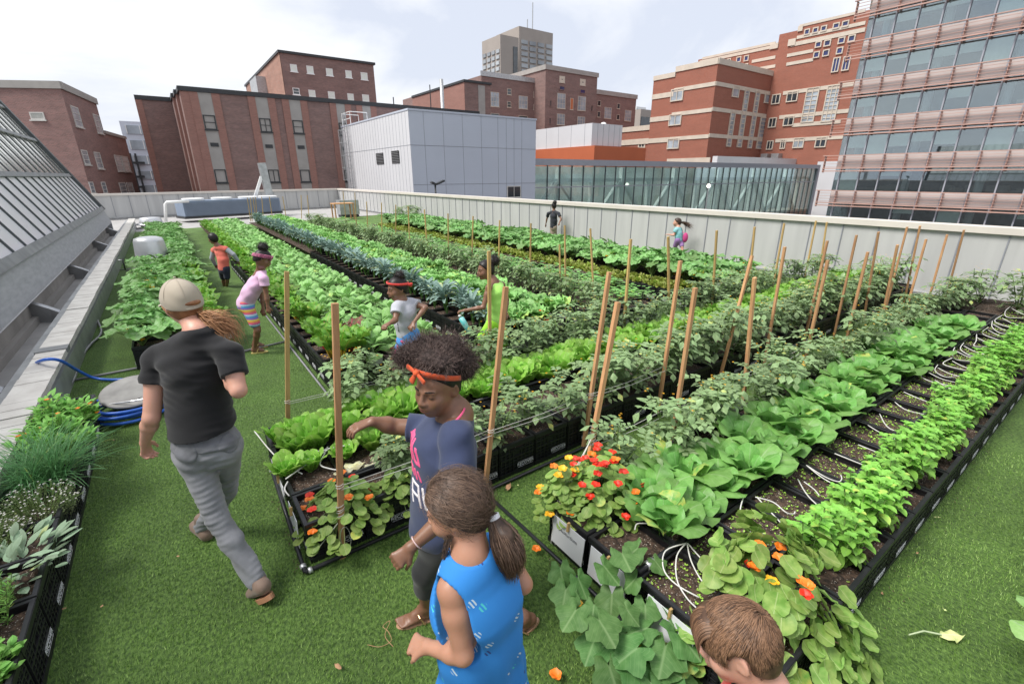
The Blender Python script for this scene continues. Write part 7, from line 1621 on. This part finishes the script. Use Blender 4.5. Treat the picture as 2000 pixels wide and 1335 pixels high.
RL={'N1':'wooden stake along the walkway side of the lettuce bed','N2':'wooden stake behind the bok choy row','NB':'wooden stake in the tomato row behind the lettuces','L4':'thin wooden stake in the far tomato row'}
SP={}
for row,L in near.items():
    SP[row]=[]
    for i,(b,t_) in enumerate(L):
        SP[row].append(stake(row,b,t_,.034 if row!='L4' else .026,BAMB if (row=='NB' or row=='L4') else WOOD,LBL.get((row,i),RL[row]),None if row in('N1','N2') else .1,'stakes of the '+{'N1':'lettuce bed front','N2':'bok choy bed','NB':'lettuce bed back','L4':'far tomato row'}[row]))
# a few thin stakes bundled at the far end
for i,(b,t_) in enumerate((((487,418),(483,386)),((490,418),(489,386)),((498,418),(494,385)),((500,418),(499,385)),((512,415),(511,384)),((530,414),(526,384)),((588,420),(588,381)),((603,420),(600,381)),((557,412),(552,384)))):
    P0=FY(b[0],b[1],27.5);P1=FY(t_[0],t_[1],27.5); tag(MB().bar((P0[0],27.5,.1),P1,.03,.03).build('stake',BAMB),'thin stake standing at the far end of the beds before the cooling unit','stake','far end stakes')
# strings tied from stake to stake
def strings(row,i0,i1,zs,dbl=True):
    S_=SP[row]
    for i in range(i0,min(i1,len(S_)-1)):
        if abs(S_[i][0][0]-S_[i+1][0][0])>3: continue
        for z in zs:
            pts=[]
            for P0,P1 in (S_[i],S_[i+1]): f=(z-P0[2])/(P1[2]-P0[2]); pts.append(P0+(P1-P0)*f)
            m=MB()
            for o in ((-.02,.02) if dbl else (0,)):
                a=pts[0]+np.array([0,o,0]);b=pts[1]+np.array([0,o,o*.6]); mid=(a+b)/2-np.array([0,0,.02]); m.tube([a,mid,b],.0022,4)
            m.tube([pts[0]+np.array([.022*math.cos(q),.022*math.sin(q),.002*k]) for k,q in enumerate(np.linspace(0,12.5,18))],.0024,4)
            tag(m.build('string',STRING),'white support string tied between two stakes','string','support strings')
strings('N1',0,3,(.50,)); strings('N2',0,3,(.50,)); strings('NB',0,2,(.42,))
m=MB(); P0,P1=SP['N1'][0]
for z in (.06,.30,.34): m.tube([P0+(P1-P0)*(z/P1[2])+np.array([.024*math.cos(q),.020*math.sin(q),.003*k]) for k,q in enumerate(np.linspace(0,12.5,18))],.0022,4)
c=P0+(P1-P0)*(.22/P1[2]); m.tube([c+np.array([.03*math.sin(q)+.01,-.025,-.07+.09*math.cos(q)]) for q in np.linspace(0,6.28,16)],.002,4); m.tube([c+np.array([-.02,-.02,.06]),c+np.array([-.14,-.03,-.04])],.002,4)
tag(m.build('string',STRING),'white string knotted round the near left stake with a loose loop','string')
m=MB(); P0,P1=SP['N2'][0]
for z in (.50,.58): m.tube([P0+(P1-P0)*(z/P1[2])+np.array([.024*math.cos(q),.022*math.sin(q),.003*k]) for k,q in enumerate(np.linspace(0,18,26))],.0024,4)
for o in (0,.02,.045): m.tube([P0+(P1-P0)*(.58/P1[2]),np.array([1.62-o*.4,1.80-o,.27]),np.array([1.585,1.78-o*2,.02+o])],.002,4)
tag(m.build('string',STRING),'white string running from the wound stake down to the crate corner','string')
# irrigation frame pipes round the near bed, and the ones across the beds
def pipe(name,pts,r,mat,label,cat='pipe',grp=None,n=8,fit=None):
    m=MB(); m.tube(pts,r,n); o=tag(m.build(name,mat,smooth=True),label,cat,grp)
    if fit:
        for p,dv in fit:
            p=np.array(p,float);dv=_n(dv); MB().tube([p-dv*.012,p+dv*.012],r*1.45,10).build('clamp',ALU,o,smooth=True)
    return o
ya=2.49; xa=.245
pipe('irrigation_pipe',[(6.5,ya-.02,.02),(xa,ya-.02,.02)],.013,PIPE,'black pipe lying on the turf along the front of the lettuce bed',fit=[((xa+.03,ya-.02,.02),(1,0,0))])
pipe('irrigation_pipe',[(xa,ya-.02,.02),(xa,2.92,.17),(xa,3.30,.29)],.013,PIPE,'black pipe rising along the left end of the lettuce bed',fit=[((xa,ya+.02,.03),(0,1,.3)),((xa,3.27,.28),(0,1,.3))])
pipe('irrigation_pipe',[(xa,3.30,.30),(10.8,3.30,.30)],.017,PIPE,'black irrigation header laid on the crate rims of the lettuce bed',fit=[((xa+.03,3.30,.30),(1,0,0))])
pipe('irrigation_pipe',[(1.62,.80,.30),(10.6,.80,.30)],.019,PIPE,'black irrigation header between the seedlings and the basil')
pipe('irrigation_pipe',[(1.62,1.135,.303),(2.0,1.135,.303)],.017,PIPE,'short black pipe with metal clamps at the cucumber end of the seedling bed',fit=[((1.70,1.135,.303),(1,0,0)),((1.73,1.135,.303),(1,0,0))])
a=GZ(965,984,.015);b=GZ(1123,1108,.015);c=GZ(1400,1335,.015); pipe('irrigation_pipe',[(1.52,2.50,.015),(1.54,1.60,.015),(1.54,.2,.015)],.013,PIPE,'black pipe crossing the turf between the two near beds')
pipe('irrigation_pipe',[(1.03,4.80,.02),(1.03,9,.02)],.013,PIPEG,'grey pipe along the left foot of the second bed')
pipe('irrigation_pipe',[GZ(143,742,.02),GZ(280,716,.02),(.42,6.9,.02),(1.05,7.0,.02)],.014,PIPEG,'grey pipe crossing the turf behind the woman')
for px,py,l in ((232,527,'first'),(222,556,'second')): a=GZ(px,py,.02); pipe('irrigation_pipe',[a,a+np.array([.75,.05,0])],.012,PIPEG,'grey pipe crossing the turf near the vent hood, %s from the far end'%l)
pts=[GZ(*q,.03) for q in ((213,520),(206,560),(190,612),(198,648),(176,673),(158,700),(146,735),(133,760),(125,790))]
def smoothp(P_,n=6):
    P_=[np.array(p,float) for p in P_]; out=[]
    for i in range(len(P_)-1):
        p0=P_[max(i-1,0)];p1=P_[i];p2=P_[i+1];p3=P_[min(i+2,len(P_)-1)]
        for t in np.linspace(0,1,n,endpoint=False): out.append(.5*((2*p1)+(-p0+p2)*t+(2*p0-5*p1+4*p2-p3)*t*t+(-p0+3*p1-3*p2+p3)*t**3))
    return out+[P_[-1]]
pipe('garden_hose',smoothp(pts),.014,pm('hose_grey',(.30,.30,.31),.45,.1),'thin grey hose winding along the foot of the kerb wall','hose')
bl=pm('hose_blue',(.03,.13,.55),.35,.1); 
hp_=[FX(45,762,-1.75),FX(60,720,-1.62),(-1.52,FX(70,705,-1.5)[1],.47),(-1.38,GZ(95,702,.46)[1],.46),(-1.2,GZ(130,712,.40)[1],.34)]
hp_=[np.array(FX(40,765,-1.8)),np.array(FX(58,722,-1.66)),GZ(80,704,.46),GZ(115,703,.45),GZ(150,722,.22),GZ(185,738,.05),GZ(230,741,.03),GZ(285,736,.03)]
pipe('garden_hose',smoothp(hp_),.016,bl,'blue hose arching over the stone kerb into the trough','hose')
cc=GZ(262,800,.03); m=MB(); pts=[]
for i in range(150): a=i*.25; r=.30+.03*math.sin(a*.37)+.01*math.sin(a*1.7); pts.append(cc+np.array([r*math.cos(a)+.01*math.sin(a*.21),r*.95*math.sin(a),.016+.022*int(a/6.28)*.9+.006*math.sin(a*.8)]))
m.tube(pts,.016,8); tag(m.build('garden_hose',bl,smooth=True),'coiled blue hose on the turf left of the woman','hose')
t=thing('hose_reel',tuple(cc),'round grey disc lying tilted on the coil of blue hose','hose reel'); m=MB(); D_=cc+np.array([.03,.08,.17])
tl=Matrix.Rotation(math.radians(14),4,'X')
L=[(0,.012),(.25,.018),(.272,.012),(.277,0),(.27,-.012),(0,-.014)]
for (r0,z0),(r1,z1) in zip(L[:-1],L[1:]):
    for j in range(36):
        a=j*math.pi/18;b=(j+1)*math.pi/18; q=[tl@Vector((r*math.cos(x),r*math.sin(x),z))+Vector(D_) for r,z,x in ((r0,z0,a),(r0,z0,b),(r1,z1,b),(r1,z1,a))]; 
        if r0<1e-6: q=[q[0],q[2],q[3]]
        if r1<1e-6: q=q[:3]
        m.face(q)
m.build('disc',pm('reel_grey',(.30,.29,.27),.6,.25,6),t,smooth=True); MB().lathe([(.12,0),(.12,.15)],cc,16).build('hub',DKM,t); a=GZ(190,792,.16); MB().tube([a,GZ(255,783,.2),GZ(320,772,.22)],.007,6).build('handle',ALU,t)
# tap on the kerb
p=GZ(245,527,.05); t=thing('water_tap',tuple(p),'black standpipe tap against the kerb wall','tap'); MB().tube([p,p+np.array([0,0,.30])],.015,8).build('standpipe',DKM,t,smooth=True); MB().tube([p+np.array([0,0,.24]),p+np.array([-.09,0,.26])],.014,8).build('spout',ALU,t,smooth=True); MB().box(p[0],p[0]+.18,p[1]-.03,p[1]+.03,0,.03).build('foot',DKM,t)
# drip lines over the bare soil
dl=[]
hub=lambda x:(x,1.05,.31)
sets=[]
def ln(px): return [GZ(a,b,z) for a,b,z in px]
L=[[(1340,1060,.33),(1300,1075,.32),(1296,1110,.31),(1320,1140,.30),(1366,1166,.29)],[(1340,1060,.33),(1322,1085,.32),(1322,1130,.30),(1340,1165,.29),(1362,1188,.28)],[(1342,1060,.33),(1350,1095,.32),(1372,1135,.30),(1398,1157,.29)],[(1343,1060,.33),(1375,1095,.32),(1410,1117,.31),(1434,1112,.30),(1441,1100,.30)],
[(1240,1034,.32),(1245,1022,.33),(1268,1022,.33)],[(1452,970,.34),(1446,1000,.33),(1462,1035,.32),(1508,1080,.31)],[(1478,970,.34),(1520,1015,.32),(1560,1055,.31),(1590,1070,.30)],[(1475,970,.34),(1510,980,.33),(1535,1000,.32),(1550,1003,.30),(1553,998,.31)],[(1460,1030,.32),(1480,1040,.30),(1495,1043,.30)],
[(1558,935,.34),(1580,970,.33),(1620,1000,.32),(1680,1012,.31)],[(1570,940,.34),(1590,955,.32),(1600,967,.31)],[(1575,908,.34),(1610,935,.33),(1660,960,.32),(1700,978,.31)],[(1575,908,.34),(1610,930,.32),(1636,940,.31),(1644,935,.31),(1642,927,.31)],[(1630,885,.34),(1680,905,.33),(1720,920,.32),(1760,940,.31)],[(1676,868,.34),(1720,885,.33),(1780,903,.32)],[(1695,830,.34),(1730,850,.33),(1790,873,.31)],[(1718,808,.34),(1740,838,.33),(1800,845,.32),(1836,850,.31)],[(1748,785,.34),(1775,802,.33),(1850,817,.31)],[(1765,765,.34),(1800,780,.33),(1860,800,.31)],[(1826,742,.34),(1860,760,.33),(1905,768,.31)]]
for i in range(10):
    x=1820+i*17+u(-9,9); y=730-i*14+u(-5,5)
    L.append([(x,y,.34),(x+25,y+12,.33),(x+60,y+20,.32),(x+95,y+22,.31)]); L.append([(x,y-6,.36),(x-8+u(-10,10),y+6,.34),(x+6+u(-12,25),y+18,.32),(x+30+u(-20,40),y+22+u(-8,8),.31)])
for i,q in enumerate(L): pipe('drip_line',smoothp(ln(q),5),.0040 if i<24 else .0046,DRIP,'thin off white drip tube lying over the crates of the seedling bed','drip tube','drip tubes on the seedling bed',6)
L=[[(497,842,.30),(560,905,.33),(630,880,.33),(640,872,.34)],[(558,935,.33),(600,905,.33),(640,878,.35)],[(562,940,.33),(556,955,.33),(565,968,.31)],[(640,876,.34),(625,905,.33),(645,915,.31),(668,918,.31)],[(638,878,.34),(575,890,.33),(568,910,.32),(590,925,.31)],[(640,876,.35),(690,866,.34),(695,858,.33)]]
for q in L: pipe('drip_line',smoothp(ln(q),6),.0050,DRIP,'thin pale drip tube curling over the near left crates of the lettuce bed','drip tube','drip tubes on the lettuce bed',6)
# dry leaves and petals on the turf, fallen leaf with a white stalk
gl=Bag(); 
def flatleaf(px,py,L,W,az,mat,label,name='fallen_leaf',cat='leaf',stalk=0,ruf=.2,grp=None):
    p=GZ(px,py,.03); b=Bag(); b.strip((0,0,0),az,D(12),D(-8),L,W,'ov',6,4,cup=.2,ruf=ruf,rf=1.5,mi=0,lv=.5)
    if stalk: b.stem([(0,0,0),(-math.cos(az)*stalk*.5,-math.sin(az)*stalk*.5,.012),(-math.cos(az+.15)*stalk,-math.sin(az+.15)*stalk,.004)],.006,.004,1)
    return tag(put(b.mesh(name,[mat,STEMW]),name,tuple(p)),label,cat,grp)
DRY=pm('dry_leaf',(.42,.24,.13),.8,.2,30); PALEL=leafm('leaf_pale',(.34,.38,.16),sidev=True); 
flatleaf(990,955,.07,.045,.6,DRY,'curled dry brown leaf on the turf between the near beds'); flatleaf(1838,1238,.10,.07,-.75,PALEL,'pale yellow green leaf with a long white stalk lying on the turf',stalk=.17)
flatleaf(667,1305,.05,.02,2,DRY,'small dry brown leaf at the bottom of the turf path')
for i,(px,py) in enumerate(((1047,1074),(1085,1320),(1140,985),(1135,1145))): p=GZ(px,py,.03); b=Bag(); flower(b,(0,0,0),0,.026); tag(put(b.mesh('fallen_flower',[FLO]),'fallen_flower',tuple(p)),'fallen orange nasturtium flower on the turf near the crates','flower','fallen flowers')
for i,(px,py) in enumerate(((1826,1010),(1790,1040),(1825,988),(1830,1008),(1724,1160),(1640,1255),(1012,945),(345,1085),(220,860),(540,880),(200,1180),(1790,1080),(1850,1192),(130,1185),(1700,1260))): flatleaf(px,py,.02,.012,i*1.7,DRY if i%3 else PALEL,'tiny scrap of leaf litter on the turf',grp='leaf litter scraps')
m=MB(); m.tube(smoothp([GZ(*q,.02) for q in ((718,1258),(742,1262),(764,1250),(758,1232),(748,1222),(762,1212),(752,1240),(768,1262))],8),.0016,5); tag(m.build('dried_vine',DRY,smooth=True),'thin dried vine curl on the turf in front of the sandalled foot','vine')
bb=Bag(); 
for i in range(7): bb.strip((u(-.15,.2),u(-.06,.06),0),u(-.4,.4)+(3.1 if i%2 else 0),D(15),D(-10),u(.10,.2),u(.03,.08),'ov',7,3,cup=.15,ruf=.2,rf=2,mi=0,lv=RN.rand())
tag(put(bb.mesh('wilted_leaves',[leafm('leaf_wilted',(.50,.47,.25),mott=(.62,.56,.36),sidev=False)]),'wilted_leaves',(.78,2.98,.265)),'wilted pale leaves lying on the soil behind the leaning stake','leaves')
cb=Bag()
for i in range(420):
    k=RN.randint(4); x,y=((u(.2,.27),u(2.5,3.9)),(u(.3,7),u(2.38,2.5)),(u(1.45,1.58),u(.4,1.8)),(u(1.7,7),u(.28,.42)))[k]
    cb.strip((x,y,.016+u(0,.012)),u(0,6.28),D(20),D(-20),u(.006,.016),u(.005,.012),'ov',2,1,mi=0,cup=.3)
tag(put(cb.mesh('soil_crumbs',[SOIL]),'soil_crumbs'),'dark crumbs of soil spilled on the turf along the crates','soil',None,'stuff')
# signs clipped to crate ends
def sign(c,ux_,up_,w,h,label,txt=None,lines=1,clip=True):
    c=np.array(c,float);ux_=_n(ux_);up_=_n(up_);nn=np.cross(ux_,up_); t=thing('sign',tuple(c),label,'sign'); MB().obox(c,(ux_,nn,up_),(w/2,.0015,h/2)).build('card',CARD,t)
    if txt:
        me=textmesh(txt,.034,INK,.0004); o=bpy.data.objects.new('lettering',me); COL.objects.link(o); o.parent=t; q=up_*.03+nn*.0025; R=Matrix((( ux_[0],up_[0],nn[0],q[0]),(ux_[1],up_[1],nn[1],q[1]),(ux_[2],up_[2],nn[2],q[2]),(0,0,0,1))); o.matrix_local=R
    if clip: m=MB(); m.obox(c+up_*(h/2-.0)+nn*.008,(ux_,nn,up_),(.006,.009,.030)); m.build('clothespin',BAMB,t)
    return t
sign((1.575,1.62,.175),(0,-1,0),(.10,0,1),.27,.19,'white card clipped to the crates below the red nasturtiums','Nasturtium')
sign((1.575,1.30,.175),(0,-1,0),(.10,0,1),.27,.19,'white card clipped above the cucumber leaves','Basil')
sign((1.575,.90,.175),(0,-1,0),(.10,0,1),.27,.19,'white card clipped to the crates left of the boy','Lettuce Mix')
sign((.262,2.74,.165),(0,-1,0),(.06,0,1),.24,.22,'white card hanging on the left end of the near bed below the nasturtium')
sign((.262,3.13,.185),(0,-1,0),(.06,0,1),.24,.20,'white card hanging on the left end of the near bed above the frame pipe')
p=FY(735,705,4.8); sign((p[0],4.82,p[2]),(1,.12,.05),(0,-.35,1),.17,.13,'white card clipped at the near end of the collard bed','Collard')
p=FY(447,653,6.97); sign((p[0],6.97,p[2]),(1,0,0),(0,-.2,1),.11,.12,'small white card at the near end of the squash and chard bed')
p=FY(985,660,4.58); sign((p[0],4.58,p[2]),(1,0,0),(0,-.2,1),.12,.16,'white card at the near end of the kale bed behind the leaning stake')
p=FY(1405,560,4.58); sign((p[0],4.58,p[2]),(1,0,0),(0,-.2,1),.2,.15,'white card at the near end of the far squash bed')
# ---------------------------------------------------------------- turf pile: short blades where the camera is close
def blades():
    n=260000; R=np.random.RandomState(5); x=R.uniform(-1.25,5.5,n*2);y=R.uniform(-1.0,9.0,n*2)
    d=np.hypot(x,y); keep=(R.rand(n*2)<np.clip(1.35-d/6.5,.12,1))
    for x0,x1,y0,y1 in ((N1X,99,N1Y,N1Y+4*CP),(N2X,99,N2Y,N2Y+4*CP),(-.68,.37,7,99),(1.09,2.5,4.85,99),(3.02,4.42,4.62,99),(4.92,99,4.62,99),(-1.26,-.9,-9,5.62),(3.9,99,-1.62,-.21)): keep&=~((x>x0)&(x<x1)&(y>y0)&(y<y1))
    # only what the lens can see
    px=x*_r[0]+y*_r[1]-CAMH*_r[2]; dep=x*_f[0]+y*_f[1]-CAMH*_f[2]; keep&=(np.abs(px/dep)<1.22)
    x=x[keep];y=y[keep];N=len(x); az=R.uniform(0,6.283,N);h=R.uniform(.011,.023,N);w=R.uniform(.0013,.0023,N);ln_=R.uniform(.2,1.1,N);la=R.uniform(0,6.283,N)*.35+np.sin(x*3+y*2)*.8
    c,s=np.cos(az)*w,np.sin(az)*w; tx=x+np.cos(la)*h*ln_*.7;ty=y+np.sin(la)*h*ln_*.7; tz=h*np.sqrt(np.clip(1-(ln_*.6)**2,.2,1))
    v=np.empty((N,3,3),np.float32); v[:,0]=np.stack([x-c,y-s,np.zeros(N)],1);v[:,1]=np.stack([x+c,y+s,np.zeros(N)],1);v[:,2]=np.stack([tx,ty,tz],1)
    me=bpy.data.meshes.new('grass'); me.vertices.add(3*N);me.vertices.foreach_set('co',v.ravel());me.loops.add(3*N);me.loops.foreach_set('vertex_index',np.arange(3*N,dtype=np.int32));me.polygons.add(N);me.polygons.foreach_set('loop_start',np.arange(0,3*N,3,dtype=np.int32))
    at=me.attributes.new('lv','FLOAT','POINT'); at.data.foreach_set('value',np.repeat(R.rand(N),3).astype(np.float32)); me.update(calc_edges=True)
    m,n_,l,b=_new('turf_blade'); a=n_.new('ShaderNodeAttribute');a.attribute_name='lv';r=n_.new('ShaderNodeValToRGB');e=r.color_ramp.elements;e[0].color=(.066,.155,.020,1);e[1].color=(.31,.45,.13,1);q=e.new(.6);q.color=(.155,.285,.048,1);l.new(a.outputs['Fac'],r.inputs[0])
    tc=n_.new('ShaderNodeTexCoord');no=n_.new('ShaderNodeTexNoise');no.inputs['Scale'].default_value=1.6;no.inputs['Detail'].default_value=5;l.new(tc.outputs['Object'],no.inputs['Vector']);mr=n_.new('ShaderNodeMapRange');mr.inputs[1].default_value=.3;mr.inputs[2].default_value=.7;mr.inputs[3].default_value=.72;mr.inputs[4].default_value=1.25;l.new(no.outputs['Fac'],mr.inputs[0]);hs=n_.new('ShaderNodeHueSaturation');l.new(mr.outputs[0],hs.inputs['Value']);l.new(r.outputs[0],hs.inputs['Color'])
    l.new(hs.outputs[0],b.inputs['Base Color']);b.inputs['Roughness'].default_value=.55; me.materials.append(m); tag(put(me,'grass'),'short green blades of the artificial turf','turf',None,'stuff')
blades()
